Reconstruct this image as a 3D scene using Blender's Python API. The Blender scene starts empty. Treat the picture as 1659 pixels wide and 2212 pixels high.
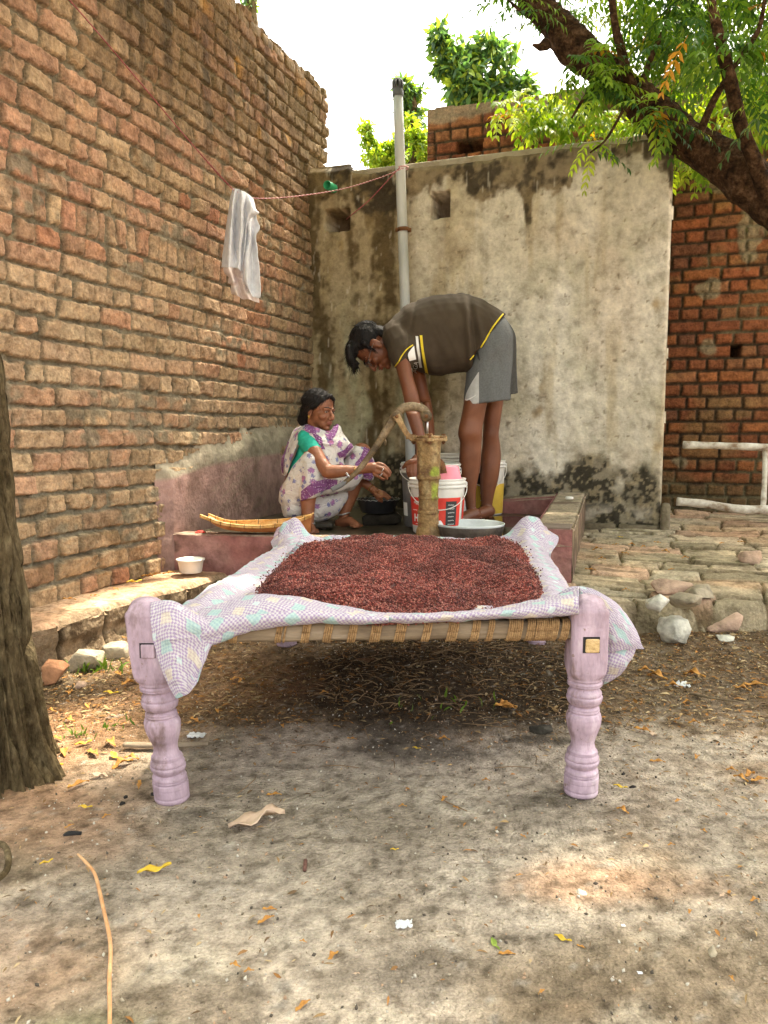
import bpy, bmesh, math, random
import numpy as np
from mathutils import Vector, Matrix, Euler
from mathutils.bvhtree import BVHTree

# ------------------------------------------------------------ camera, sky, sun, exposure
SC = bpy.context.scene
COL = SC.collection
CAM_Z = 0.82
PITCH = math.radians(5.8)
FPX = 1662.0            # focal length in units of the 1659 x 2212 view used for measuring
cam = bpy.data.cameras.new('camera')
cam.sensor_fit = 'VERTICAL'
cam.sensor_height = 34.6
cam.lens = 26.0
cam.clip_start = 0.05
cam.clip_end = 1500
cam_o = bpy.data.objects.new('camera', cam)
COL.objects.link(cam_o)
cam_o.location = (0, 0, CAM_Z)
cam_o.rotation_euler = (math.radians(90) - PITCH, 0, 0)
SC.camera = cam_o

SUN_EL = math.radians(66)
SUN_DIR = Vector((0.30, 0.42, 0)).normalized() * math.cos(SUN_EL) + Vector((0, 0, math.sin(SUN_EL)))
w = bpy.data.worlds.new('World')
SC.world = w
w.use_nodes = True
nt = w.node_tree
for n in list(nt.nodes):
    nt.nodes.remove(n)
sky = nt.nodes.new('ShaderNodeTexSky')
sky.sky_type = 'NISHITA'
sky.sun_disc = False
sky.sun_elevation = SUN_EL
sky.sun_rotation = math.atan2(SUN_DIR.x, SUN_DIR.y)
sky.air_density = 1.0
sky.dust_density = 6.0
sky.ozone_density = 0.5
hs = nt.nodes.new('ShaderNodeHueSaturation')
hs.inputs['Saturation'].default_value = 0.35
tint = nt.nodes.new('ShaderNodeMix')
tint.data_type = 'RGBA'
tint.blend_type = 'MULTIPLY'
tint.inputs[0].default_value = 1.0
tint.inputs[7].default_value = (1.06, 1.0, 0.91, 1)
bg = nt.nodes.new('ShaderNodeBackground')
bg.inputs['Strength'].default_value = 0.15
wo = nt.nodes.new('ShaderNodeOutputWorld')
nt.links.new(sky.outputs[0], hs.inputs['Color'])
nt.links.new(hs.outputs[0], tint.inputs[6])
nt.links.new(tint.outputs[2], bg.inputs[0])
nt.links.new(bg.outputs[0], wo.inputs[0])

sun = bpy.data.lights.new('sun', 'SUN')
sun.energy = 2.4
sun.angle = math.radians(2.0)
sun.color = (1.0, 0.90, 0.72)
sun_o = bpy.data.objects.new('sun', sun)
COL.objects.link(sun_o)
sun_o.rotation_euler = SUN_DIR.to_track_quat('Z', 'Y').to_euler()
sun_o.location = (2, 3, 8)

SC.view_settings.view_transform = 'Standard'
SC.view_settings.look = 'None'
SC.view_settings.exposure = 2.8
SC.view_settings.gamma = 1.0
SC.cycles.max_bounces = 8

# ------------------------------------------------------------ helpers
rng = random.Random(7)
nr = np.random.RandomState(11)
CP, SP = math.cos(PITCH), math.sin(PITCH)

def U(px, py, Y):
    """point at horizontal distance Y seen at (px, py) of the 1659 x 2212 view"""
    cx = (px - 829.5) / FPX
    cy = (1106 - py) / FPX
    d = Vector((cx, CP + cy * SP, -SP + cy * CP))
    k = Y / d.y
    return Vector((d.x * k, Y, CAM_Z + d.z * k))

def G(px, py, z):
    cx = (px - 829.5) / FPX
    cy = (1106 - py) / FPX
    d = Vector((cx, CP + cy * SP, -SP + cy * CP))
    k = (z - CAM_Z) / d.z
    return Vector((d.x * k, d.y * k, z))

def hsh(ix, iy, iz, seed):
    with np.errstate(over='ignore'):
        h = (ix.astype(np.int64) * 374761393 + iy.astype(np.int64) * 668265263 + iz.astype(np.int64) * 1274126177 + seed * 974711) & 0xffffffff
        h = ((h ^ (h >> 13)) * 1103515245) & 0xffffffff
        h = ((h ^ (h >> 16)) * 2654435761) & 0xffffffff
        return ((h ^ (h >> 15)) & 0xffff) / 65535.0

def vn(x, y, z=None, seed=0):
    x = np.asarray(x, float); y = np.asarray(y, float)
    z = np.zeros_like(x) if z is None else np.asarray(z, float) + np.zeros_like(x)
    ix, iy, iz = np.floor(x), np.floor(y), np.floor(z)
    fx, fy, fz = x - ix, y - iy, z - iz
    fx = fx * fx * (3 - 2 * fx); fy = fy * fy * (3 - 2 * fy); fz = fz * fz * (3 - 2 * fz)
    r = 0
    for dx in (0, 1):
        for dy in (0, 1):
            for dz in (0, 1):
                wgt = (fx if dx else 1 - fx) * (fy if dy else 1 - fy) * (fz if dz else 1 - fz)
                r = r + wgt * hsh(ix + dx, iy + dy, iz + dz, seed)
    return r * 2 - 1

def fbm(x, y, z=None, seed=0, octv=4, gain=0.5):
    a, t, s = 1.0, 0, 0
    for o in range(octv):
        k = 2.03 ** o
        t = t + a * vn(np.asarray(x) * k, np.asarray(y) * k, None if z is None else np.asarray(z) * k, seed + o * 17)
        s += a
        a *= gain
    return t / s

def sst(a, b, x):
    t = np.clip((x - a) / (b - a), 0, 1)
    return t * t * (3 - 2 * t)

def lerp(a, b, t):
    t = np.asarray(t)[..., None]
    return np.asarray(a) * (1 - t) + np.asarray(b) * t

def setp(o, label=None, cat=None, group=None, kind=None):
    if label: o['label'] = label
    if cat: o['category'] = cat
    if group: o['group'] = group
    if kind: o['kind'] = kind
    return o

def mk(name, V, F, m, parent=None, smooth=True, col=None, uv=None):
    """one mesh object from vertex / face arrays"""
    me = bpy.data.meshes.new(name)
    V = np.asarray(V, float).reshape(-1, 3)
    if isinstance(F, np.ndarray):
        k = F.shape[1]
        nf = len(F)
        me.vertices.add(len(V)); me.vertices.foreach_set('co', V.ravel())
        me.loops.add(nf * k); me.loops.foreach_set('vertex_index', F.ravel().astype(np.int32))
        me.polygons.add(nf)
        me.polygons.foreach_set('loop_start', (np.arange(nf) * k).astype(np.int32))
        me.polygons.foreach_set('loop_total', np.full(nf, k, np.int32))
        me.update(calc_edges=True)
    else:
        me.from_pydata([tuple(v) for v in V], [], F)
    me.validate()
    if smooth:
        me.polygons.foreach_set('use_smooth', np.ones(len(me.polygons), bool))
    if col is not None:
        at = me.color_attributes.new('Col', 'FLOAT_COLOR', 'POINT')
        c = np.ones((len(V), 4)); c[:, :3] = np.clip(np.asarray(col).reshape(-1, 3), 0, 1)
        at.data.foreach_set('color', c.ravel())
    if uv is not None:
        ul = me.uv_layers.new(name='UVMap')
        vi = np.zeros(len(me.loops), np.int32); me.loops.foreach_get('vertex_index', vi)
        ul.data.foreach_set('uv', np.asarray(uv).reshape(-1, 2)[vi].ravel())
    if m: me.materials.append(m)
    o = bpy.data.objects.new(name, me)
    COL.objects.link(o)
    if parent:
        o.parent = parent
        o.matrix_parent_inverse = parent.matrix_world.inverted() if False else Matrix.Translation(-parent.location)
    return o

def thing(name, loc, label, cat, group=None, kind=None):
    o = bpy.data.objects.new(name, None)
    o.empty_display_size = 0.1
    COL.objects.link(o)
    o.location = loc
    return setp(o, label, cat, group, kind)

def gridF(nu, nv, closed_u=False):
    """faces of an nv x nu vertex grid (row-major, u fastest)"""
    F = []
    i, j = np.meshgrid(np.arange(nu if closed_u else nu - 1), np.arange(nv - 1))
    i = i.ravel(); j = j.ravel(); i2 = (i + 1) % nu
    return np.stack([j * nu + i, j * nu + i2, (j + 1) * nu + i2, (j + 1) * nu + i], 1)

def bm_obj(name, bm, m, parent=None, smooth=False, bevel=0, seg=2):
    bmesh.ops.recalc_face_normals(bm, faces=bm.faces)
    me = bpy.data.meshes.new(name)
    bm.to_mesh(me); bm.free()
    if smooth:
        me.polygons.foreach_set('use_smooth', np.ones(len(me.polygons), bool))
    me.materials.append(m)
    o = bpy.data.objects.new(name, me)
    COL.objects.link(o)
    if parent:
        o.parent = parent
        o.matrix_parent_inverse = Matrix.Translation(-parent.location)
    if bevel:
        b = o.modifiers.new('bevel', 'BEVEL'); b.width = bevel; b.segments = seg; b.limit_method = 'ANGLE'
    return o

def catmull(P, n):
    """P: list of equal-length arrays; n samples along the chain"""
    P = np.asarray(P, float)
    m = len(P)
    if m == 2:
        t = np.linspace(0, 1, n).reshape((n,) + (1,) * (P.ndim - 1))
        return P[0] * (1 - t) + P[1] * t
    ext = np.concatenate([[2 * P[0] - P[1]], P, [2 * P[-1] - P[-2]]])
    out = []
    for s in np.linspace(0, m - 1, n):
        i = min(int(s), m - 2); t = s - i
        a, b, c, d = ext[i], ext[i + 1], ext[i + 2], ext[i + 3]
        out.append(0.5 * (2 * b + (c - a) * t + (2 * a - 5 * b + 4 * c - d) * t * t + (3 * b - a - 3 * c + d) * t ** 3))
    return np.array(out)

def tube_arrays(path, radii, n=10, cap=True, samples=None, rough=0, seed=0, flat=1.0):
    """swept tube: returns V, F ; path list of Vector, radii list"""
    P = np.array([list(p) for p in path], float)
    R = np.array(radii, float) if hasattr(radii, '__len__') else np.full(len(P), float(radii))
    if samples:
        Q = catmull(np.concatenate([P, R[:, None]], 1), samples)
        P, R = Q[:, :3], np.maximum(Q[:, 3], 1e-4)
    m = len(P)
    T = np.gradient(P, axis=0); T /= np.linalg.norm(T, axis=1)[:, None] + 1e-9
    nrm = np.cross(T[0], [0, 0, 1]) if abs(T[0][2]) < 0.9 else np.cross(T[0], [0, 1, 0])
    nrm /= np.linalg.norm(nrm)
    V = []
    th = np.linspace(0, 2 * math.pi, n, endpoint=False)
    for i in range(m):
        nrm = nrm - T[i] * np.dot(nrm, T[i]); nrm /= np.linalg.norm(nrm) + 1e-9
        b = np.cross(T[i], nrm)
        rr = R[i] * np.ones(n)
        ring = P[i] + np.outer(np.cos(th) * rr, nrm) + np.outer(np.sin(th) * rr * flat, b)
        V.append(ring)
    V = np.concatenate(V)
    if rough:
        c = np.repeat(P, n, 0)
        d = V - c
        f = 1 + rough * fbm(V[:, 0] * 12, V[:, 1] * 12, V[:, 2] * 12, seed, 3)
        V = c + d * f[:, None]
    F = [list(r) for r in gridF(n, m, True)]
    if cap:
        F.append(list(range(n))[::-1]); F.append([(m - 1) * n + k for k in range(n)])
    return V, F

class MB:
    """collects shapes into one mesh"""
    def __init__(s): s.V = []; s.F = []; s.n = 0
    def add(s, V, F):
        V = np.asarray(V, float).reshape(-1, 3)
        s.V.append(V)
        s.F += [[int(k) + s.n for k in f] for f in F]
        s.n += len(V); return s
    def tube(s, path, radii, n=10, **k): V, F = tube_arrays(path, radii, n, **k); return s.add(V, F)
    def box(s, c, size, ax=None):
        c = np.array(list(c)); h = np.array(size) / 2
        A = np.eye(3) if ax is None else np.array([list(a) for a in ax])
        V = [c + (A[0] * h[0] * sx + A[1] * h[1] * sy + A[2] * h[2] * sz) for sz in (-1, 1) for sy in (-1, 1) for sx in (-1, 1)]
        return s.add(V, [[0, 2, 3, 1], [4, 5, 7, 6], [0, 1, 5, 4], [2, 6, 7, 3], [0, 4, 6, 2], [1, 3, 7, 5]])
    def lathe(s, prof, c=(0, 0, 0), n=32, axis=None, sx=1, sy=1, caps=False):
        """prof: [(r, z)]"""
        th = np.linspace(0, 2 * math.pi, n, endpoint=False)
        V = np.array([[r * math.cos(t) * sx, r * math.sin(t) * sy, z] for r, z in prof for t in th])
        if axis is not None:
            q = Vector((0, 0, 1)).rotation_difference(Vector(axis).normalized()).to_matrix()
            V = V @ np.array(q).T
        V = V + np.array(list(c))
        F = [list(f) for f in gridF(n, len(prof), True)]
        if caps:
            F.append(list(range(n))[::-1]); F.append([(len(prof) - 1) * n + k for k in range(n)])
        return s.add(V, F)
    def done(s, name, m, parent=None, smooth=True, bevel=0, col=None):
        o = mk(name, np.concatenate(s.V), s.F, m, parent, smooth, col)
        if bevel:
            b = o.modifiers.new('bevel', 'BEVEL'); b.width = bevel; b.segments = 2; b.limit_method = 'ANGLE'
        return o

# ------------------------------------------------------------ materials
def lk(t, a, b): t.links.new(a, b)

def mat(name, cols, scale=8, rough=0.85, bump=0.3, bscale=60, attr=False, metal=0.0, spec=0.3, stretch=None, dist=0.02, trans=0, mixfac=1.0, noise_d=6, coat=0, sub=0, fine=0, finef=0.6):
    m = bpy.data.materials.new(name)
    m.use_nodes = True
    t = m.node_tree
    b = t.nodes['Principled BSDF']
    b.inputs['Roughness'].default_value = rough
    b.inputs['Metallic'].default_value = metal
    b.inputs['Specular IOR Level'].default_value = spec
    if coat: b.inputs['Coat Weight'].default_value = coat
    tc = t.nodes.new('ShaderNodeTexCoord')
    mp = t.nodes.new('ShaderNodeMapping')
    if stretch: mp.inputs['Scale'].default_value = stretch
    lk(t, tc.outputs['Object'], mp.inputs[0])
    nz = t.nodes.new('ShaderNodeTexNoise')
    nz.inputs['Scale'].default_value = scale
    nz.inputs['Detail'].default_value = noise_d
    nz.inputs['Roughness'].default_value = 0.62
    lk(t, mp.outputs[0], nz.inputs['Vector'])
    cr = t.nodes.new('ShaderNodeValToRGB')
    el = cr.color_ramp.elements
    k = len(cols)
    lo, hi = 0.34, 0.66
    el[0].position = lo; el[0].color = (*cols[0], 1)
    el[1].position = hi; el[1].color = (*cols[-1], 1)
    for i in range(1, k - 1):
        e = el.new(lo + (hi - lo) * i / (k - 1)); e.color = (*cols[i], 1)
    lk(t, nz.outputs[0], cr.inputs[0])
    out = cr.outputs[0]
    if attr:
        a = t.nodes.new('ShaderNodeAttribute'); a.attribute_name = 'Col'
        mx = t.nodes.new('ShaderNodeMix'); mx.data_type = 'RGBA'; mx.blend_type = 'MULTIPLY'
        mx.inputs[0].default_value = mixfac
        lk(t, a.outputs['Color'], mx.inputs[6]); lk(t, out, mx.inputs[7])
        out = mx.outputs[2]
    if fine:
        nf = t.nodes.new('ShaderNodeTexNoise'); nf.inputs['Scale'].default_value = fine; nf.inputs['Detail'].default_value = 8; nf.inputs['Roughness'].default_value = 0.75
        lk(t, mp.outputs[0], nf.inputs['Vector'])
        rf = t.nodes.new('ShaderNodeValToRGB'); rf.color_ramp.elements[0].position = .36; rf.color_ramp.elements[0].color = (.50, .48, .45, 1); rf.color_ramp.elements[1].position = .62; rf.color_ramp.elements[1].color = (1.28, 1.26, 1.22, 1)
        lk(t, nf.outputs[0], rf.inputs[0])
        mf = t.nodes.new('ShaderNodeMix'); mf.data_type = 'RGBA'; mf.blend_type = 'MULTIPLY'; mf.inputs[0].default_value = finef
        lk(t, out, mf.inputs[6]); lk(t, rf.outputs[0], mf.inputs[7]); out = mf.outputs[2]
    lk(t, out, b.inputs['Base Color'])
    if bump:
        n2 = t.nodes.new('ShaderNodeTexNoise')
        n2.inputs['Scale'].default_value = bscale; n2.inputs['Detail'].default_value = 5
        lk(t, mp.outputs[0], n2.inputs['Vector'])
        bp = t.nodes.new('ShaderNodeBump'); bp.inputs['Strength'].default_value = bump; bp.inputs['Distance'].default_value = dist
        lk(t, n2.outputs[0], bp.inputs['Height']); lk(t, bp.outputs[0], b.inputs['Normal'])
    if trans:
        tr = t.nodes.new('ShaderNodeBsdfTranslucent'); ms = t.nodes.new('ShaderNodeMixShader')
        ms.inputs[0].default_value = trans
        gn = t.nodes.new('ShaderNodeMix'); gn.data_type = 'RGBA'; gn.blend_type = 'MULTIPLY'; gn.inputs[0].default_value = 1
        gn.inputs[7].default_value = (1.5, 1.35, 0.5, 1) if trans >= 0.3 else (1, 1, 1, 1)
        lk(t, out, gn.inputs[6]); lk(t, gn.outputs[2], tr.inputs[0])
        lk(t, b.outputs[0], ms.inputs[1]); lk(t, tr.outputs[0], ms.inputs[2])
        lk(t, ms.outputs[0], t.nodes['Material Output'].inputs[0])
    return m

def gray(a, b=None):
    return [(a, a, a), ((b or a),) * 3]

M_brick = mat('brick_masonry', [(0.62, 0.6, 0.58), (1.0, 1.0, 1.0), (1.28, 1.25, 1.2)], 22, 0.92, 0.7, 90, attr=True, spec=0.15, dist=0.014, fine=70)
M_plaster = mat('old_plaster', [(0.66, 0.64, 0.61), (0.96, 0.95, 0.94), (1.16, 1.15, 1.13)], 13, 0.9, 0.7, 60, noise_d=12, attr=True, spec=0.15, dist=0.006, fine=55, finef=0.22)
M_ground = mat('dry_dirt', [(0.42, 0.40, 0.37), (0.82, 0.81, 0.79), (1.15, 1.13, 1.10)], 26, 0.95, 1.0, 150, attr=True, spec=0.1, dist=0.016, fine=170, finef=0.5)
M_stone = mat('weathered_stone', [(0.6, 0.58, 0.55), (1, 1, 1), (1.25, 1.22, 1.2)], 14, 0.9, 0.8, 60, attr=True, spec=0.15, dist=0.014, fine=90)
M_bark = mat('rough_bark', [(0.05, 0.036, 0.018), (0.085, 0.062, 0.032), (0.15, 0.115, 0.065)], 40, 0.95, 1.0, 55, stretch=(1, 1, 0.45), dist=0.02, spec=0.1, fine=110)
M_bark2 = mat('scaly_bark', [(0.014, 0.008, 0.004), (0.05, 0.027, 0.013), (0.11, 0.065, 0.036)], 20, 0.95, 1.0, 40, dist=0.03, spec=0.1, fine=80)
M_leaf = mat('green_leaf', [(0.8, 0.85, 0.8), (1.1, 1.1, 1.0)], 5, 0.5, 0, attr=True, trans=0.42, spec=0.4)
M_deadleaf = mat('dry_leaf', [(0.36, 0.15, 0.04), (0.55, 0.27, 0.06), (0.62, 0.38, 0.10)], 25, 0.7, 0.3, 90, trans=0.15)
M_paleleaf = mat('bleached_leaf', [(0.55, 0.38, 0.26), (0.68, 0.52, 0.38)], 25, 0.75, 0.3, 90, trans=0.15)
M_yleaf = mat('yellow_leaf', [(0.6, 0.38, 0.03), (0.72, 0.52, 0.06)], 25, 0.65, 0.3, 90, trans=0.15)
M_litter = mat('dry_litter', [(0.8, 0.8, 0.8), (1.15, 1.15, 1.15)], 40, 0.95, 0, attr=True, spec=0.1)
M_lilac = mat('lilac_painted_wood', [(0.17, 0.11, 0.10), (0.38, 0.28, 0.34), (0.46, 0.345, 0.42), (0.58, 0.47, 0.53)], 13, 0.6, 0.7, 60, spec=0.35, stretch=(1, 1, 0.35), dist=0.006, fine=36, finef=0.4)
M_tenon = mat('bare_wood', [(0.50, 0.33, 0.14), (0.70, 0.5, 0.25)], 40, 0.8, 0.5, 90)
M_greywood = mat('weathered_wood', [(0.10, 0.07, 0.045), (0.22, 0.165, 0.105), (0.34, 0.27, 0.19)], 22, 0.85, 0.8, 60, stretch=(0.15, 1, 1), dist=0.01)
M_brownwood = mat('brown_painted_wood', [(0.10, 0.045, 0.035), (0.17, 0.085, 0.06)], 16, 0.8, 0.5, 60)
M_jute = mat('jute_rope', [(0.24, 0.14, 0.06), (0.44, 0.28, 0.13)], 90, 0.9, 0.9, 260, dist=0.004)
M_grain = mat('dark_red_grain', [(0.8, 0.8, 0.8), (1.1, 1.1, 1.1)], 30, 0.5, 0, attr=True, spec=0.45)
M_grainbed = mat('grain_mass', [(0.07, 0.018, 0.012), (0.14, 0.035, 0.024)], 120, 0.8, 1.0, 220, dist=0.01)
M_pvc = mat('grey_plastic_pipe', [(0.33, 0.35, 0.33), (0.46, 0.47, 0.45), (0.52, 0.53, 0.5)], 4, 0.5, 0.15, 30, stretch=(1, 1, 0.3))
M_blackpl = mat('black_plastic', [(0.012, 0.012, 0.014), (0.03, 0.03, 0.033)], 8, 0.35, 0.05, 30, spec=0.5)
M_darkcap = mat('dark_plastic_cap', [(0.06, 0.065, 0.065), (0.11, 0.115, 0.11)], 8, 0.6, 0.1, 30)
M_greenpl = mat('green_plastic', [(0.03, 0.28, 0.12), (0.05, 0.38, 0.18)], 8, 0.45, 0.05, 30)
M_rust = mat('rusty_iron', [(0.10, 0.045, 0.02), (0.22, 0.10, 0.04)], 30, 0.9, 0.5, 80)
M_pump = mat('worn_cast_iron', [(0.16, 0.085, 0.035), (0.32, 0.20, 0.09), (0.42, 0.29, 0.14)], 13, 0.7, 0.8, 60, spec=0.35, dist=0.008, fine=50)
M_pumphandle = mat('handled_iron', [(0.07, 0.045, 0.02), (0.17, 0.115, 0.055), (0.27, 0.20, 0.12)], 14, 0.5, 0.7, 60, metal=0.2, spec=0.5, dist=0.006, fine=70, finef=.8)
M_pumpb = mat('worn_cast_iron_barrel', [(0.55, 0.5, 0.45), (1, 1, 1), (1.3, 1.3, 1.3)], 16, 0.7, 0.8, 60, attr=True, spec=0.35, dist=0.008, fine=60, finef=.7)
M_moss = mat('green_algae', [(0.17, 0.22, 0.03), (0.30, 0.36, 0.05)], 30, 0.8, 0.3, 60)
M_steel = mat('bare_steel', [(0.35, 0.35, 0.35), (0.6, 0.6, 0.6)], 20, 0.35, 0.1, 60, metal=0.9)
M_whitepl = mat('white_plastic', [(0.60, 0.58, 0.53), (0.76, 0.75, 0.70)], 5, 0.4, 0.1, 30, spec=0.45)
M_greypl = mat('grey_printed_bucket', [(0.12, 0.115, 0.11), (0.19, 0.185, 0.18)], 5, 0.45, 0.1, 30, spec=0.4)
M_redpr = mat('red_print', [(0.55, 0.035, 0.025), (0.68, 0.06, 0.04)], 12, 0.45, 0.05, 30)
M_blackpr = mat('black_print', [(0.02, 0.02, 0.022), (0.045, 0.045, 0.045)], 12, 0.5, 0.05, 30)
M_whitepr = mat('white_print', [(0.66, 0.65, 0.62), (0.78, 0.77, 0.74)], 12, 0.5, 0.05, 30)
M_yelpr = mat('yellow_print', [(0.50, 0.32, 0.04), (0.66, 0.44, 0.06)], 9, 0.5, 0.05, 30)
M_pink = mat('pink_plastic', [(0.78, 0.22, 0.30), (0.85, 0.30, 0.38)], 5, 0.4, 0.05, 30, spec=0.45)
M_bluew = mat('enamel_basin', [(0.42, 0.46, 0.46), (0.62, 0.66, 0.66)], 6, 0.35, 0.1, 40, spec=0.5)
M_darkmetal = mat('dark_metal', [(0.06, 0.05, 0.045), (0.14, 0.12, 0.10)], 10, 0.5, 0.3, 40, metal=0.2)
M_straw = mat('split_reed', [(0.42, 0.20, 0.05), (0.62, 0.36, 0.12), (0.70, 0.46, 0.2)], 30, 0.6, 0.4, 120, dist=0.005)
M_strawdark = mat('reed_edge', [(0.26, 0.09, 0.025), (0.42, 0.17, 0.06)], 30, 0.6, 0.4, 120, dist=0.005)
M_towel = mat('white_cotton', [(0.56, 0.57, 0.61), (0.70, 0.71, 0.74)], 30, 0.95, 0.35, 300, dist=0.003)
M_ropered = mat('red_cord', [(0.20, 0.035, 0.04), (0.36, 0.10, 0.10)], 60, 0.8, 0.4, 200)
M_ropepink = mat('pale_pink_cord', [(0.40, 0.20, 0.20), (0.62, 0.42, 0.42)], 80, 0.8, 0.4, 200)
M_skin_m = mat('brown_skin', [(0.13, 0.042, 0.017), (0.19, 0.065, 0.027)], 9, 0.5, 0.15, 140, spec=0.45, dist=0.003)
M_skin_w = mat('weathered_skin', [(0.20, 0.072, 0.032), (0.28, 0.108, 0.05)], 11, 0.5, 0.35, 110, spec=0.45, dist=0.004)
M_palm = mat('palm_skin', [(0.42, 0.18, 0.12), (0.46, 0.21, 0.14)], 9, 0.6, 0.1, 100)
M_lip = mat('lip', [(0.22, 0.07, 0.05), (0.26, 0.09, 0.06)], 9, 0.45, 0)
M_hair = mat('black_hair', [(0.004, 0.003, 0.003), (0.012, 0.009, 0.008)], 30, 0.6, 0.5, 90, stretch=(1, 1, 0.2), spec=0.22)
M_eye = mat('eye_white', [(0.20, 0.15, 0.12), (0.27, 0.22, 0.18)], 5, 0.3, 0)
M_pupil = mat('eye_iris', [(0.01, 0.006, 0.004), (0.02, 0.012, 0.008)], 5, 0.2, 0, spec=0.6)
M_shirt = mat('brown_cotton', [(0.042, 0.030, 0.018), (0.062, 0.045, 0.028)], 8, 0.9, 0.35, 350, dist=0.002)
M_shorts = mat('grey_jersey', [(0.095, 0.10, 0.10), (0.13, 0.135, 0.135)], 120, 0.9, 0.3, 350, dist=0.002)
M_shorts_d = mat('dark_grey_jersey', [(0.045, 0.045, 0.042), (0.065, 0.065, 0.06)], 40, 0.9, 0.3, 350, dist=0.002)
M_silver = mat('light_grey_panel', [(0.40, 0.40, 0.39), (0.48, 0.48, 0.47)], 40, 0.85, 0.3, 350, dist=0.002)
M_yelthread = mat('yellow_piping', [(0.62, 0.47, 0.02), (0.74, 0.58, 0.04)], 40, 0.7, 0.1, 100)
M_blouse = mat('teal_cotton', [(0.015, 0.30, 0.22), (0.03, 0.46, 0.34)], 14, 0.7, 0.5, 60, dist=0.006)
M_gold = mat('gold', [(0.6, 0.38, 0.08), (0.75, 0.5, 0.14)], 9, 0.3, 0, metal=0.9)
M_silverj = mat('silver', [(0.5, 0.5, 0.5), (0.8, 0.8, 0.8)], 60, 0.3, 0.4, 200, metal=0.9)
M_darkstone = mat('wet_dark_stone', [(0.018, 0.015, 0.01), (0.05, 0.04, 0.026)], 12, 0.5, 0.6, 50)
M_blackcharcoal = mat('charcoal', [(0.01, 0.01, 0.01), (0.035, 0.03, 0.03)], 12, 0.8, 0.6, 50)
M_paper = mat('crumpled_paper', [(0.62, 0.64, 0.66), (0.8, 0.8, 0.8)], 22, 0.8, 0.6, 70)
M_water = mat('wet_floor_water', [(0.02, 0.016, 0.01), (0.03, 0.024, 0.015)], 3, 0.04, 0.03, 9, spec=0.6)
M_pole = mat('whitewashed_pole', [(0.22, 0.15, 0.09), (0.50, 0.46, 0.38), (0.66, 0.64, 0.56)], 12, 0.85, 0.6, 50, dist=0.01)
M_glass = mat('spectacle_rim', [(0.12, 0.10, 0.09), (0.2, 0.18, 0.16)], 9, 0.3, 0, metal=0.7)
M_weed = mat('weed_leaf', [(0.07, 0.14, 0.015), (0.15, 0.24, 0.035)], 9, 0.6, 0, trans=0.3)

def worn(m, scale, lo, hi, c, amount=1.0):
    """patches where the paint has gone and the stuff below shows"""
    t = m.node_tree; b = t.nodes['Principled BSDF']; src = b.inputs['Base Color'].links[0].from_socket
    tc = t.nodes.new('ShaderNodeTexCoord'); n = t.nodes.new('ShaderNodeTexNoise'); n.inputs['Scale'].default_value = scale; n.inputs['Detail'].default_value = 9; n.inputs['Roughness'].default_value = .7
    r = t.nodes.new('ShaderNodeMapRange'); r.inputs[1].default_value = lo; r.inputs[2].default_value = hi; r.inputs[4].default_value = amount
    x = t.nodes.new('ShaderNodeMix'); x.data_type = 'RGBA'; x.inputs[7].default_value = (*c, 1)
    lk(t, tc.outputs['Object'], n.inputs['Vector']); lk(t, n.outputs[0], r.inputs[0]); lk(t, r.outputs[0], x.inputs[0]); lk(t, src, x.inputs[6]); lk(t, x.outputs[2], b.inputs['Base Color'])
worn(M_lilac, 26, .635, .665, (0.20, 0.13, 0.085), .8)
worn(M_lilac, 70, .66, .68, (0.11, 0.08, 0.07), .8)
worn(M_whitepl, 45, .68, .70, (0.16, 0.12, 0.09), .7)
worn(M_bluew, 60, .66, .69, (0.15, 0.10, 0.07), .9)
worn(M_pumpb, 24, .55, .66, (0.11, 0.045, 0.02), .8)
worn(M_pump, 24, .55, .66, (0.11, 0.045, 0.02), .8)

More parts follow.
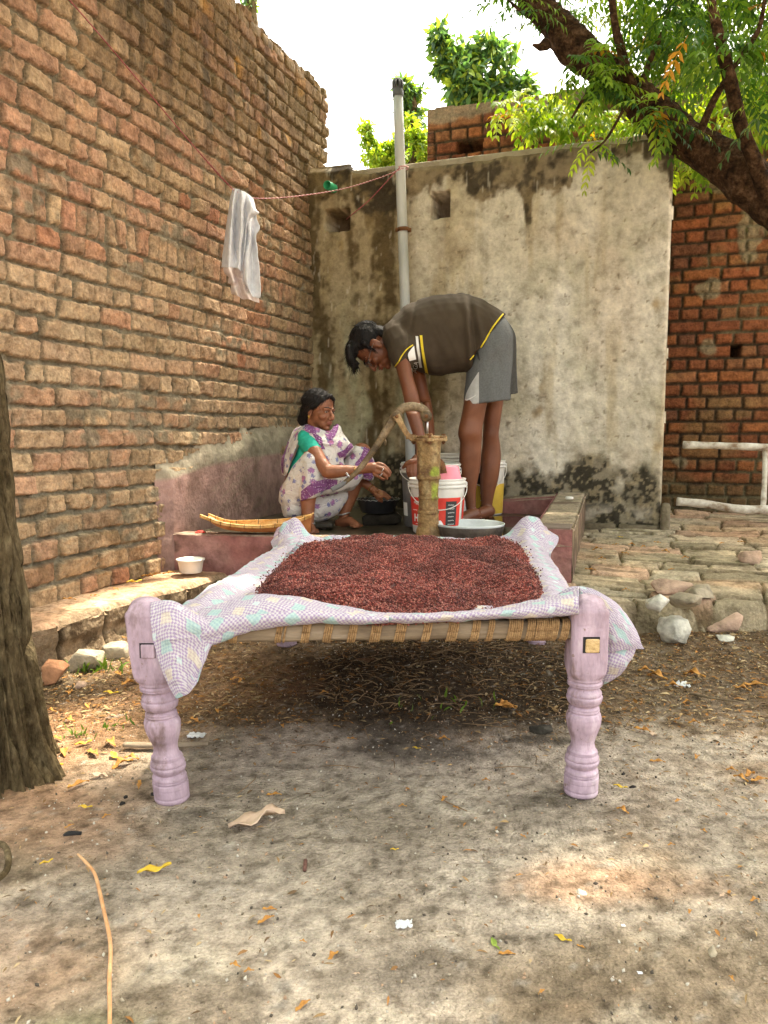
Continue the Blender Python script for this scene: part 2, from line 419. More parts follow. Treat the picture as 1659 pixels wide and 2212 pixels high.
def pattern_mat(name, kind):
    m = bpy.data.materials.new(name); m.use_nodes = True
    t = m.node_tree; b = t.nodes['Principled BSDF']
    b.inputs['Roughness'].default_value = 0.92; b.inputs['Specular IOR Level'].default_value = 0.15
    def N(ty, **k):
        n = t.nodes.new(ty)
        for a, v in k.items(): setattr(n, a, v)
        return n
    def math_(op, a, bb=None, c=None):
        n = N('ShaderNodeMath', operation=op)
        for i, v in enumerate((a, bb, c)):
            if v is None: continue
            if isinstance(v, (int, float)): n.inputs[i].default_value = v
            else: lk(t, v, n.inputs[i])
        return n.outputs[0]
    def mix(f, a, bb):
        n = N('ShaderNodeMix', data_type='RGBA')
        if isinstance(f, (int, float)): n.inputs[0].default_value = f
        else: lk(t, f, n.inputs[0])
        for i, v in ((6, a), (7, bb)):
            if isinstance(v, tuple): n.inputs[i].default_value = (*v, 1)
            else: lk(t, v, n.inputs[i])
        return n.outputs[2]
    tc = N('ShaderNodeTexCoord')
    if kind == 'sheet':
        sep = N('ShaderNodeSeparateXYZ'); lk(t, tc.outputs['UV'], sep.inputs[0])
        u, v = sep.outputs[0], sep.outputs[1]
        nzz = N('ShaderNodeTexNoise'); nzz.inputs['Scale'].default_value = 60; lk(t, tc.outputs['Object'], nzz.inputs['Vector'])
        jit = math_('MULTIPLY', math_('SUBTRACT', nzz.outputs[0], 0.5), 0.010)
        u = math_('ADD', u, jit); v = math_('ADD', v, jit)
        per = 0.0105
        def chk(x, p, ofs=0.0):   # 0..1 square wave, soft
            s = math_('SINE', math_('MULTIPLY', math_('ADD', x, ofs), 2 * math.pi / p))
            return math_('SMOOTH_MIN', math_('MAXIMUM', math_('MULTIPLY_ADD', s, 1.6, 0.5), 0.0), 1.0, 0.2)
        # small lavender checks
        cu, cv = chk(u, per), chk(v, per)
        xo = math_('ABSOLUTE', math_('SUBTRACT', cu, cv))
        base = mix(math_('MULTIPLY', xo, 0.85), (0.52, 0.49, 0.50), (0.30, 0.215, 0.36))
        # blocks of plain colour in a larger diagonal lattice
        P = 0.084
        fu = math_('PINGPONG', u, P / 2); fv = math_('PINGPONG', v, P / 2)
        fu2 = math_('PINGPONG', math_('ADD', u, P / 2), P / 2); fv2 = math_('PINGPONG', math_('ADD', v, P / 2), P / 2)
        d1 = math_('ADD', fu, fv); d2 = math_('ADD', fu2, fv2)
        d3 = math_('ADD', fu, fv2)
        f1 = math_('LESS_THAN', d1, 0.019); f2 = math_('LESS_THAN', d2, 0.017); f3 = math_('LESS_THAN', d3, 0.009)
        base = mix(math_('MULTIPLY', f1, 0.62), base, (0.30, 0.52, 0.47))
        base = mix(math_('MULTIPLY', f2, 0.5), base, (0.62, 0.55, 0.36))
        base = mix(math_('MULTIPLY', f3, 0.7), base, (0.50, 0.62, 0.60))
        # woven waffle
        wv = math_('MULTIPLY', chk(u, 0.0035), chk(v, 0.0035))
        bp = N('ShaderNodeBump'); bp.inputs['Strength'].default_value = 0.35; bp.inputs['Distance'].default_value = 0.002
        lk(t, wv, bp.inputs['Height'])
        wn = N('ShaderNodeTexNoise'); wn.inputs['Scale'].default_value = 16; wn.inputs['Detail'].default_value = 4; wn.inputs['Distortion'].default_value = 1.5; lk(t, tc.outputs['Object'], wn.inputs['Vector'])
        b2 = N('ShaderNodeBump'); b2.inputs['Strength'].default_value = 0.6; b2.inputs['Distance'].default_value = 0.02; lk(t, wn.outputs[0], b2.inputs['Height']); lk(t, bp.outputs[0], b2.inputs['Normal']); lk(t, b2.outputs[0], b.inputs['Normal'])
    else:
        def flowers(scale, thr, c, base, seed):
            mp = N('ShaderNodeMapping'); mp.inputs['Location'].default_value = (seed, seed * 2.3, seed * 1.7)
            lk(t, tc.outputs['Object'], mp.inputs[0])
            vo = N('ShaderNodeTexVoronoi'); vo.inputs['Scale'].default_value = scale; vo.inputs['Randomness'].default_value = 0.75
            lk(t, mp.outputs[0], vo.inputs['Vector'])
            nz = N('ShaderNodeTexNoise'); nz.inputs['Scale'].default_value = scale * 9; lk(t, mp.outputs[0], nz.inputs['Vector'])
            dd = math_('MULTIPLY_ADD', math_('SUBTRACT', nz.outputs[0], 0.5), 0.5, vo.outputs['Distance'])
            return mix(math_('MULTIPLY', math_('LESS_THAN', dd, thr), 0.85), base, c)
        base = (0.60, 0.565, 0.53)
        base = flowers(16, 0.29, (0.26, 0.10, 0.30), base, 0.0)
        base = flowers(16, 0.16, (0.55, 0.20, 0.34), base, 0.0)
        base = flowers(19, 0.24, (0.15, 0.16, 0.34), base, 3.1)
        base = flowers(30, 0.11, (0.35, 0.30, 0.22), base, 5.7)
        if kind == 'border':
            mp = N('ShaderNodeMapping'); lk(t, tc.outputs['Object'], mp.inputs[0])
            vo = N('ShaderNodeTexVoronoi'); vo.inputs['Scale'].default_value = 110; vo.feature = 'F1'
            lk(t, mp.outputs[0], vo.inputs['Vector'])
            base = mix(math_('LESS_THAN', vo.outputs['Distance'], 0.30), (0.20, 0.075, 0.20), (0.46, 0.34, 0.44))
        nz = N('ShaderNodeTexNoise'); nz.inputs['Scale'].default_value = 260; lk(t, tc.outputs['Object'], nz.inputs['Vector'])
        bp = N('ShaderNodeBump'); bp.inputs['Strength'].default_value = 0.3; bp.inputs['Distance'].default_value = 0.002
        wn = N('ShaderNodeTexNoise'); wn.inputs['Scale'].default_value = 14; wn.inputs['Detail'].default_value = 4; wn.inputs['Distortion'].default_value = 1.8; lk(t, tc.outputs['Object'], wn.inputs['Vector'])
        b2 = N('ShaderNodeBump'); b2.inputs['Strength'].default_value = 0.7; b2.inputs['Distance'].default_value = 0.025; lk(t, wn.outputs[0], b2.inputs['Height'])
        lk(t, nz.outputs[0], bp.inputs['Height']); lk(t, bp.outputs[0], b2.inputs['Normal']); lk(t, b2.outputs[0], b.inputs['Normal'])
    lk(t, base, b.inputs['Base Color']) if not isinstance(base, tuple) else None
    return m
M_sheet = pattern_mat('checked_sheet', 'sheet')
M_sari = pattern_mat('printed_sari', 'sari')
M_border = pattern_mat('purple_sari_border', 'border')
# ------------------------------------------------------------ masonry
def brick_field(S, Z, z0, courses, lens, jit=0.05, seed=0, warp=0.006, gap=0.010, rnd=0.012, missing=()):
    """S, Z arrays of wall coordinates. courses: list of (height, mode). returns profile 0..1, brick id, rim distance"""
    Sw = S + warp * fbm(S * 7, Z * 7, None, seed + 3, 2) + warp * 0.4 * fbm(S * 30, Z * 30, None, seed + 4, 2)
    Zw = Z + warp * 1.3 * fbm(S * 1.7, Z * 5, None, seed + 5, 2) + warp * 0.4 * fbm(S * 30, Z * 30, None, seed + 6, 2)
    d = np.full(S.shape, -1.0)
    bid = np.zeros(S.shape, np.int64)
    uu = np.zeros(S.shape); vv = np.zeros(S.shape)
    z = z0
    r = np.random.RandomState(seed + 50)
    smin, smax = S.min() - 0.5, S.max() + 0.5
    for ci, (h, mode) in enumerate(courses):
        L = lens[mode]
        n = int((smax - smin) / L) + 4
        widths = L * (1 + jit * (r.rand(n) * 2 - 1) * 2)
        if mode == 's':
            widths[r.rand(n) < 0.12] *= 0.55
        j = smin - r.rand() * L + np.concatenate([[0], np.cumsum(widths)])
        m = (Zw >= z) & (Zw < z + h)
        if m.any():
            s = Sw[m]
            k = np.clip(np.searchsorted(j, s) - 1, 0, n - 1)
            g = gap * (0.6 + 0.8 * r.rand(n))
            top = h * (0.03 * r.rand(n)); bot = h * (0.03 * r.rand(n))
            sc = (j[k] + j[k + 1]) / 2; hw = (j[k + 1] - j[k]) / 2 - g[k] / 2
            zc = z + h / 2 + (bot[k] - top[k]) / 2; hh = h / 2 - gap / 2 - (bot[k] + top[k]) / 2
            tilt = (r.rand(n) - 0.5) * 0.05
            du = s - sc; dv = Zw[m] - zc - tilt[k] * du
            qx = np.abs(du) - (hw - rnd); qz = np.abs(dv) - (hh - rnd)
            dist = rnd - (np.hypot(np.maximum(qx, 0), np.maximum(qz, 0)) + np.minimum(np.maximum(qx, qz), 0))
            d[m] = dist
            bid[m] = ci * 1000 + k
            uu[m] = du / hw; vv[m] = dv / hh
        z += h
    return d, bid, uu, vv

def rid(bid, seed):
    return hsh(bid, bid * 0 + seed, bid * 0, seed)

def wall_sheet(name, O, D, Nn, s0, s1, z0, z1, res, fn, m, parent=None, base=None):
    """relief surface: fn(S, Z) -> depth along Nn, colour, keep mask"""
    ns = int((s1 - s0) / res) + 1; nz = int((z1 - z0) / res) + 1
    S, Z = np.meshgrid(np.linspace(s0, s1, ns), np.linspace(z0, z1, nz))
    dep, col, keep = fn(S, Z)
    X = O[0] + D[0] * S + Nn[0] * dep
    Y = O[1] + D[1] * S + Nn[1] * dep
    V = np.stack([X, Y, Z], -1).reshape(-1, 3)
    F = gridF(ns, nz)
    if keep is not None:
        kf = keep.ravel()
        F = F[kf[F].all(1)]
    return mk(name, V, F, m, parent, True, col)

LO, LD, LN = (-1.34, 2.97), (0.335, 0.942), (0.942, -0.335)
BO, BD, BN = (-0.51, 5.3), (0.942, -0.335), (-0.335, -0.942)

# --- left brick wall
courses = [(0.0865, 'h' if i % 2 else 's') for i in range(20)] + [(0.132, 'v')]
courses += [(0.0845, 's' if i % 2 else 'h') for i in range(20)]
L_Z0 = 1.622 - 20 * 0.0865
TAN = np.array([(0.42, 0.275, 0.15), (0.40, 0.245, 0.14), (0.46, 0.31, 0.175), (0.45, 0.25, 0.15), (0.36, 0.235, 0.125), (0.43, 0.22, 0.125), (0.49, 0.33, 0.195), (0.34, 0.205, 0.115)])
def left_fn(S, Z):
    d, b, u, v = brick_field(S, Z, L_Z0, courses, {'s': 0.235, 'h': 0.125, 'v': 0.078}, 0.12, 3, 0.010, 0.009, 0.0075)
    prof = sst(-0.002, 0.0065, d + 0.0035 * fbm(S * 60, Z * 60, None, 9, 2) - 0.009 * sst(0.15, 0.6, fbm(S * 13, Z * 15, None, 19, 3)))
    r1, r2, r3 = rid(b, 1), rid(b, 2), rid(b, 3)
    dep = prof * (0.018 + 0.014 * r1) + prof * (0.012 * (r2 - 0.5) * u + 0.012 * (r3 - 0.35) * v)
    dep += prof * 0.0075 * fbm(S * 30, Z * 30, b * 0.17, 21, 3) + (1 - prof) * 0.008 * fbm(S * 26, Z * 26, None, 33, 3)
    pit = sst(0.42, 0.62, fbm(S * 48, Z * 48, b * 0.37, 71, 2)); dep -= prof * pit * 0.006
    dep += 0.02 * fbm(S * 1.2, Z * 1.2, None, 40, 2)
    out = sst(0.98, 0.985, rid(b, 8)); dep += prof * out * 0.02
    # mortar smeared over some bricks
    sm = sst(0.21, 0.40, fbm(S * 3.2, Z * 4.5, None, 61, 3) + .06 * sst(1.5, 2.2, Z)) * sst(-0.2, 0.3, fbm(S * 20, Z * 20, None, 62, 2))
    dep = dep * (1 - 0.45 * sm) + 0.011 * sm
    idx = (rid(b, 5) * 7.99).astype(int)
    c = TAN[idx] * (0.74 + 0.46 * rid(b, 6))[..., None]
    red = sst(0.955, 0.965, rid(b, 7)); c = lerp(c, np.array([0.44, 0.17, 0.085]), red * 0.75)
    c = lerp(c, np.array([0.54, 0.39, 0.24]), 0.45 * sst(-.1, .4, fbm(S * 1.1, Z * 1.6, None, 69, 3)) * sst(.6, .9, Z) * sst(1.75, 1.4, Z))
    c = lerp(c, np.array([0.46, 0.20, 0.125]), 0.5 * sst(0.05, 0.5, fbm(S * 1.6, Z * 1.6, None, 67, 3)) * sst(1.2, 1.7, Z) * (rid(b, 11) > .35))
    # dusty film over the faces
    dust = sst(-0.35, 0.45, fbm(S * 2.2, Z * 2.2, None, 81, 3) + 0.3 * fbm(S * 24, Z * 24, None, 82, 2))
    c = lerp(c, np.array([0.40, 0.29, 0.17]), 0.42 * dust * (1 - red))
    # soot and algae towards the wet top and foot of the wall, streaks
    top = sst(1.75, 2.8, Z + 0.35 * fbm(S * 3, Z * 0.7, None, 91, 3) + 0.10 * (S - 1.0))
    c = lerp(c, np.array([0.13, 0.078, 0.03]), 0.78 * top)
    strk = sst(0.15, 0.5, fbm(S * 9, Z * 0.8, None, 95, 3)) * top
    c = lerp(c, np.array([0.045, 0.034, 0.02]), 0.75 * strk)
    lich = sst(0.42, 0.62, fbm(S * 5, Z * 5, None, 97, 3)) * sst(2.2, 2.6, Z) * sst(0.8, 1.4, S)
    c = lerp(c, np.array([0.45, 0.22, 0.03]), 0.75 * lich)
    rightdark = sst(1.7, 2.6, S + 0.3 * fbm(S * 3, Z * 3, None, 98, 2)); c = lerp(c, np.array([0.17, 0.13, 0.065]), 0.5 * rightdark)
    foot = sst(0.72, 0.42, Z + 0.2 * fbm(S * 4, Z * 4, None, 99, 3)); c = lerp(c, np.array([0.16, 0.10, 0.045]), 0.6 * foot * sst(-0.1, 0.4, fbm(S * 7, Z * 7, None, 101, 3)) + 0.15 * foot)
    c = lerp(c, np.array([0.44, 0.20, 0.13]), 0.55 * sst(0.0, 0.35, fbm(S * 1.5, Z * 1.5, b * 0.013, 68, 3) + .25 * (rid(b, 12) - .5)) * sst(1.5, 2.0, Z) * (1 - .6 * top))
    lum = (c @ np.array([.35, .5, .15]))[..., None]; c = c * .84 + .16 * lum * np.array([1.12, 1.0, .82])
    mort = np.array([0.21, 0.185, 0.13]) * (0.75 + 0.5 * (fbm(S * 18, Z * 18, None, 45, 3) * 0.5 + 0.5))[..., None]
    mort = lerp(mort, np.array([0.12, 0.09, 0.045]), 0.7 * top)
    f = np.maximum(1 - prof, sm * 0.8 * (1 - top))
    c = lerp(c, mort, f)
    # ragged top and right-hand end of the wall
    ztop = 3.165 + 0.008 * fbm(S * 9, S * 0, None, 7, 2) - 0.012 * (fbm(S * 2.2, S * 0, None, 8, 1) > 0.2)
    send = 2.76 + 0.014 * ((np.floor((Z - L_Z0) / 0.0845) % 2) - 0.5) * 1.4 + 0.012 * fbm(Z * 11, Z * 0, None, 14, 2)
    keep = (Z <= ztop) & (S <= send)
    return dep, c, keep
lw = thing('brick_wall', (-1.34, 2.97, 0), 'tall old brick wall on the left with crumbling pale mortar and a soldier course', 'brick wall')
wall_sheet('brickwork', LO, LD, LN, -0.55, 2.82, -0.02, 3.2, 0.0052, left_fn, M_brick, lw)
core = MB()
core.box((LO[0] + LD[0] * 0.86 - LN[0] * 0.13, LO[1] + LD[1] * 0.86 - LN[1] * 0.13, 1.55), (0.22, 3.7, 3.1), [(LN[0], LN[1], 0), (LD[0], LD[1], 0), (0, 0, 1)])
core.done('wall_core', mat('wall_core', [(0.14, 0.10, 0.06), (0.2, 0.14, 0.08)], 8), lw, False)
# broken top course of the wall, brick by brick
tp = MB()
for i in range(26):
    s = -0.9 + i * 0.141 + rng.uniform(-.01, .01)
    h = 0.07 + rng.uniform(-.012, .012)
    c = (LO[0] + LD[0] * s - LN[0] * 0.09, LO[1] + LD[1] * s - LN[1] * 0.09, 3.105 + rng.uniform(-.008, .008))
    a = rng.uniform(-.05, .05)
    ax = [Vector((LN[0], LN[1], 0)), Vector((LD[0], LD[1], a)).normalized(), Vector((0, 0, 1))]
    tp.box(c, (0.225 + rng.uniform(-.02, .02), 0.128, h), ax)
tp.done('top_course', mat('sooty_brick', [(0.09, 0.06, 0.03), (0.2, 0.13, 0.06), (0.28, 0.17, 0.08)], 10, bump=0.8), lw, True, bevel=0.012)

# cement render on the foot of the left wall, pink wash below a bare grey band
def lcoord(px, py):
    """wall coordinates (s, z) on the left wall of a measured view point"""
    cx = (px - 829.5) / FPX; cy = (1106 - py) / FPX
    d = Vector((cx, CP + cy * SP, -SP + cy * CP))
    k = (LO[0] * LN[0] + LO[1] * LN[1]) / (d.x * LN[0] + d.y * LN[1])
    x, y = d.x * k, d.y * k
    return (x - LO[0]) * LD[0] + (y - LO[1]) * LD[1], CAM_Z + d.z * k
pl_edge = [lcoord(*p) for p in ((338, 1240), (336, 1120), (340, 1030), (380, 1000), (420, 975), (480, 955), (540, 930), (620, 921), (668, 918))]
pe = np.array(pl_edge)
s_left = pe[:3, 0].mean()
p2 = np.array([lcoord(*p) for p in ((338, 1040), (420, 1012), (520, 988), (600, 978), (680, 972))])
def patch_fn(S, Z):
    zt = np.interp(S, pe[3:, 0], pe[3:, 1]) + 0.03 + 0.035 * fbm(S * 13, Z * 13, None, 5, 4)
    ed = np.minimum(zt - Z, (S - s_left + .02) + 0.02 * fbm(Z * 14, S * 10, None, 6, 3))
    dep = 0.014 + 0.026 * sst(0, 0.11, ed) + 0.003 * fbm(S * 10, Z * 10, None, 2, 3)
    gray_ = np.array([0.36, 0.32, 0.24]); pinkc = np.array([0.42, 0.27, 0.24])
    z2 = np.interp(S, p2[:, 0], p2[:, 1])
    f = sst(0.012, -0.012, Z - z2 + 0.012 * fbm(S * 8, Z * 8, None, 3, 3))
    c = lerp(gray_, pinkc, f)
    scr = sst(0.1, 0.35, fbm(S * 6 + Z * 9, Z * 60 - S * 25, None, 4, 2)) * sst(-.2, .3, fbm(S * 4, Z * 4, None, 8, 2)) * f
    c = lerp(c, np.array([0.42, 0.33, 0.25]), 0.5 * scr)
    stn = sst(0.1, 0.5, fbm(S * 5, Z * 3, None, 12, 4)); c = lerp(c, np.array([0.10, 0.07, 0.05]), 0.4 * stn)
    wet = sst(0.75, 0.35, Z + 0.2 * fbm(S * 4, Z * 3, None, 13, 3)); c = lerp(c, np.array([0.12, 0.08, 0.06]), 0.45 * wet)
    c = lerp(c, np.array([0.07, 0.06, 0.04]), 0.25 * sst(2.0, 2.5, S))
    return dep, c, ed > 0
wall_sheet('render_coat', LO, LD, LN, s_left - 0.03, 2.5, 0.1, 1.15, 0.008, patch_fn, M_plaster, lw)
# --- plastered back wall
def bcoord(px, py, O=BO, D=BD, N_=BN):
    cx = (px - 829.5) / FPX; cy = (1106 - py) / FPX
    d = Vector((cx, CP + cy * SP, -SP + cy * CP))
    k = (O[0] * N_[0] + O[1] * N_[1]) / (d.x * N_[0] + d.y * N_[1])
    x, y = d.x * k, d.y * k
    return (x - O[0]) * D[0] + (y - O[1]) * D[1], CAM_Z + d.z * k
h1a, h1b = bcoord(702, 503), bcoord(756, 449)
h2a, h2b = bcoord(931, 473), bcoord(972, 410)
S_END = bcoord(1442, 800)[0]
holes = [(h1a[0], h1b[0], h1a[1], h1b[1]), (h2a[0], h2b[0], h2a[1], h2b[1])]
def back_fn(S, Z):
    top = 2.53 + 0.05 * sst(0.33, 0.30, S) + 0.012 * fbm(S * 9, S * 0, None, 7, 3)
    dep = 0.006 * fbm(S * 2, Z * 2, None, 1, 3) + 0.0035 * fbm(S * 12, Z * 12, None, 2, 3)
    dep -= 0.05 * sst(0.06, 0.0, top - Z) * 0.8
    dep -= 0.03 * sst(0.02, 0.0, S_END - S)
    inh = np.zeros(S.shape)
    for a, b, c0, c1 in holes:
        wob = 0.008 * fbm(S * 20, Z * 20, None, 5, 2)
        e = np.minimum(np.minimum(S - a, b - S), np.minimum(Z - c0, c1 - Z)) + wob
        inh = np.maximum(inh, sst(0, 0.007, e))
    dep = dep - 0.22 * inh
    n1 = fbm(S * 1.3, Z * 1.3, None, 31, 4); n2 = fbm(S * 5, Z * 5, None, 32, 4); n3 = fbm(S * 22, Z * 22, None, 33, 3)
    vst = fbm(S * 8, Z * 0.9, None, 34, 4)
    c = np.zeros(S.shape + (3,)) + np.array([0.50, 0.46, 0.37])
    c = lerp(c, np.array([0.58, 0.545, 0.455]), sst(-0.1, 0.5, n1))
    c = lerp(c, np.array([0.41, 0.385, 0.29]), sst(-0.05, 0.45, n2) * 0.7)
    c = lerp(c, np.array([0.54, 0.46, 0.36]), 0.5 * sst(0.1, 0.5, fbm(S * 3, Z * 3, None, 36, 3)))
    c = lerp(c, np.array([0.70, 0.67, 0.60]), 0.5 * sst(0.2, 0.6, fbm(S * 3.2, Z * 1.2, None, 37, 4)))
    # thin drips and rusty blotches
    c = lerp(c, np.array([0.36, 0.29, 0.17]), 0.5 * sst(0.15, 0.42, vst))
    c = lerp(c, np.array([0.27, 0.18, 0.07]), 0.75 * sst(0.52, 0.68, fbm(S * 4, Z * 2.6, None, 43, 4)))
    # left third is soaked and streaked
    left = sst(1.05, 0.62, S + 0.22 * fbm(S * 5, Z * 1.0, None, 51, 3))
    c = lerp(c, np.array([0.25, 0.185, 0.085]), 0.75 * left)
    st1 = left * sst(-0.02, 0.28, fbm(S * 7.5, Z * 0.8, None, 52, 4) + 0.25 * n3)
    c = lerp(c, np.array([0.075, 0.05, 0.02]), 0.88 * st1)
    c = lerp(c, np.array([0.42, 0.42, 0.29]), 0.7 * left * sst(0.12, 0.4, fbm(S * 6, Z * 1.5, None, 53, 3)) * sst(1.9, 1.2, Z))
    # tar-black algae at the coping, running down
    drip = 0.16 + 0.22 * np.maximum(fbm(S * 4.2, S * 0, None, 61, 3) + 0.25, 0) + 0.12 * sst(0.2, 0.5, fbm(S * 11, Z * 1.0, None, 62, 3))
    drip = drip + 0.17 * np.exp(-((S - 1.47) / 0.10) ** 2)
    tb = sst(0, 0.06, drip - (top - Z) + 0.05 * n3)
    c = lerp(c, np.array([0.16, 0.115, 0.055]), 0.85 * tb)
    c = lerp(c, np.array([0.035, 0.028, 0.02]), 0.85 * tb * sst(-0.15, 0.25, n2 + 0.6 * n3))
    # black mould at the foot
    mh = 0.66 + 0.10 * fbm(S * 4, S * 0, None, 71, 3) + 0.06 * np.exp(-((S - 1.9) / 0.12) ** 2) + 0.05 * sst(1.3, 0.7, S)
    mb = sst(-0.03, 0.08, mh - Z + 0.07 * n2 + 0.05 * n3)
    mb *= 1 - 0.75 * sst(0.25, 0.5, fbm(S * 6, Z * 6, None, 73, 3)) * sst(0.35, 0.5, Z)
    c = lerp(c, np.array([0.13, 0.105, 0.06]), 0.75 * mb)
    c = lerp(c, np.array([0.024, 0.021, 0.015]), 0.9 * mb * sst(-0.22, 0.10, fbm(S * 30, Z * 30, None, 77, 3) + 0.5 * n2))
    c = lerp(c, np.array([0.33, 0.27, 0.17]), 0.55 * mb * sst(0.25, 0.4, fbm(S * 40, Z * 40, None, 74, 2)))
    low = sst(0.42, 0.34, Z); c = lerp(c, np.array([0.42, 0.38, 0.31]), 0.7 * low * sst(0.3, 0.5, fbm(S * 8, Z * 8, None, 75, 2)))
    c = lerp(c, np.array([0.08, 0.05, 0.03]), inh * 0.75)  # vent recesses coloured dark inside, standing in for their shade
    # cracks
    ck = np.abs(fbm(S * 2.1 + 0.3 * n2, Z * 2.1, None, 88, 4)); cr = sst(0.010, 0.0, ck) * sst(0.1, 0.4, fbm(S * 1.5, Z * 1.5, None, 89, 2))
    c = lerp(c, np.array([0.12, 0.10, 0.06]), 0.6 * cr)
    fine = fbm(S * 55, Z * 48, None, 111, 3); c = c * (1.06 + 0.12 * fine)[..., None]
    scr = sst(0.45, 0.6, fbm(S * 60, Z * 9, None, 112, 3)); c = lerp(c, np.array([0.68, 0.63, 0.52]), 0.35 * scr * (1 - mb))
    pitm = sst(0.6, 0.7, fbm(S * 36, Z * 36, None, 113, 2)); c = lerp(c, np.array([0.16, 0.12, 0.07]), 0.6 * pitm); dep -= 0.004 * pitm
    dep += 0.003 * fbm(S * 40, Z * 30, None, 114, 3)
    keep = (Z <= top) & (S <= S_END + 0.004 * fbm(Z * 10, Z * 0, None, 3, 2))
    return dep, c, keep
bw = thing('plastered_wall', (BO[0], BO[1], 0), 'stained plastered wall with black mould at its foot and two square vent holes', 'plastered wall')
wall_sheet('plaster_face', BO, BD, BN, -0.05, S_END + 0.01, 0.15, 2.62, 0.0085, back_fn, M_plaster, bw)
cb = MB()
AX = [(BD[0], BD[1], 0), (BN[0], BN[1], 0), (0, 0, 1)]
def bpt(s, n, z): return (BO[0] + BD[0] * s + BN[0] * n, BO[1] + BD[1] * s + BN[1] * n, z)
cb.box(bpt(S_END / 2 - 0.01, -0.253, 1.32), (S_END - 0.03, 0.03, 2.36), AX)
cb.done('wall_core', mat('wall_core_b', [(0.10, 0.08, 0.05), (0.2, 0.17, 0.11)], 8), bw, False)
ce = MB()
ce.box(bpt(S_END - 0.035, -0.14, 1.32), (0.055, 0.255, 2.36), AX)
ce.box(bpt(S_END / 2, -0.14, 2.505), (S_END - 0.02, 0.25, 0.045), AX)
ce.done('wall_end', mat('plaster_end', [(0.25, 0.21, 0.14), (0.38, 0.34, 0.25)], 8, bump=0.5), bw, True, bevel=0.01)
# spalled plinth at the right-hand foot
pp = MB()
for k in range(7):
    s = S_END - 0.02 - k * 0.235
    if s < 1.5: break
    pp.box(bpt(s - 0.115, 0.015 + rng.uniform(-.005, .005), 0.235), (0.22, 0.06, 0.09), AX)
pp.done('plinth_course', mat('damp_brick', [(0.10, 0.08, 0.05), (0.22, 0.18, 0.12)], 9, bump=0.6), bw, True, bevel=0.01)
pk = MB()
pk.box(bpt(S_END + 0.02, -0.01, 0.30), (0.05, 0.12, 0.22), AX)
pk.done('corner_pier', mat('damp_brick2', [(0.12, 0.095, 0.06), (0.24, 0.2, 0.13)], 9, bump=0.8), bw, True, bevel=0.015)

# --- red brick wall behind and to the right
RO, RD = (0.325, 5.95), (0.949, -0.315)
RN = (-0.315, -0.949)
rc = [(0.0855, 's' if i % 2 else 'h') for i in range(42)]
RED = np.array([(0.30, 0.105, 0.045), (0.24, 0.085, 0.04), (0.34, 0.13, 0.05), (0.21, 0.09, 0.05), (0.33, 0.15, 0.07), (0.27, 0.10, 0.045)])
g1a, g1b = bcoord(988, 333, RO, RD, RN), bcoord(1045, 300, RO, RD, RN)
g2a, g2b = bcoord(1576, 771, RO, RD, RN), bcoord(1602, 744, RO, RD, RN)
g3a, g3b = bcoord(1294, 290, RO, RD, RN), bcoord(1326, 262, RO, RD, RN)
def right_fn(S, Z):
    d, b, u, v = brick_field(S, Z, 0.05, rc, {'s': 0.238, 'h': 0.121, 'v': 0.08}, 0.03, 12, 0.005, 0.013, 0.007)
    prof = sst(-0.003, 0.008, d + 0.003 * fbm(S * 60, Z * 60, None, 9, 2))
    dep = prof * (0.013 + 0.006 * rid(b, 1)) + prof * 0.0025 * fbm(S * 30, Z * 30, None, 21, 3) - (1 - prof) * 0.004
    idx = (rid(b, 5) * 5.99).astype(int)
    c = RED[idx] * (0.58 + 0.26 * rid(b, 6))[..., None]
    mos = sst(0.1, 0.5, fbm(S * 2.5, Z * 4, None, 17, 3)); c = lerp(c, np.array([0.20, 0.13, 0.055]), 0.6 * mos)
    low = sst(0.62, 0.42, Z + 0.1 * fbm(S * 5, Z * 5, None, 18, 2)); c = lerp(c, np.array([0.11, 0.085, 0.04]), 0.75 * low)
    mort = np.array([0.055, 0.038, 0.022]) + 0 * c
    gm = sst(0.1, 0.4, fbm(S * 3, Z * 3, None, 19, 3)); mort = lerp(mort, np.array([0.16, 0.14, 0.08]), 0.8 * gm)
    c = lerp(c, mort, 1 - prof)
    smear = sst(0.35, 0.5, fbm(S * 4.5, Z * 5, None, 23, 3)) * (S > 1.5); c = lerp(c, np.array([0.22, 0.19, 0.12]), 0.8 * smear); dep += 0.006 * smear
    # cement capping with patches fallen off
    cap = sst(3.08, 3.11, Z + 0.07 * fbm(S * 6, Z * 6, None, 25, 3)); c = lerp(c, np.array([0.25, 0.20, 0.14]), 0.85 * cap); dep = dep * (1 - cap) + 0.022 * cap
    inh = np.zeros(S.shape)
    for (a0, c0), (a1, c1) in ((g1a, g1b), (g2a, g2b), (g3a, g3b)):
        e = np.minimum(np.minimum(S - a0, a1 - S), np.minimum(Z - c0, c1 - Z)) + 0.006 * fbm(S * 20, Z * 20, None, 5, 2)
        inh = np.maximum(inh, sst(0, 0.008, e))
    dep -= 0.17 * inh; c = lerp(c, np.array([0.03, 0.02, 0.012]), inh * 0.8)  # holes are recessed and their shade is also put into the colour
    top = 3.2 + 0.012 * fbm(S * 6, S * 0, None, 4, 2)
    return dep, c, Z <= top
rw = thing('brick_wall', (RO[0], RO[1], 0), 'red brick wall standing behind the plastered wall and reaching to the right, with tight dark joints', 'brick wall')
wall_sheet('brickwork', RO, RD, RN, 0.0, 3.6, 0.1, 3.24, 0.0085, right_fn, M_brick, rw)
rcb = MB()
RAX = [(RD[0], RD[1], 0), (RN[0], RN[1], 0), (0, 0, 1)]
def rpt(s, n, z): return (RO[0] + RD[0] * s + RN[0] * n, RO[1] + RD[1] * s + RN[1] * n, z)
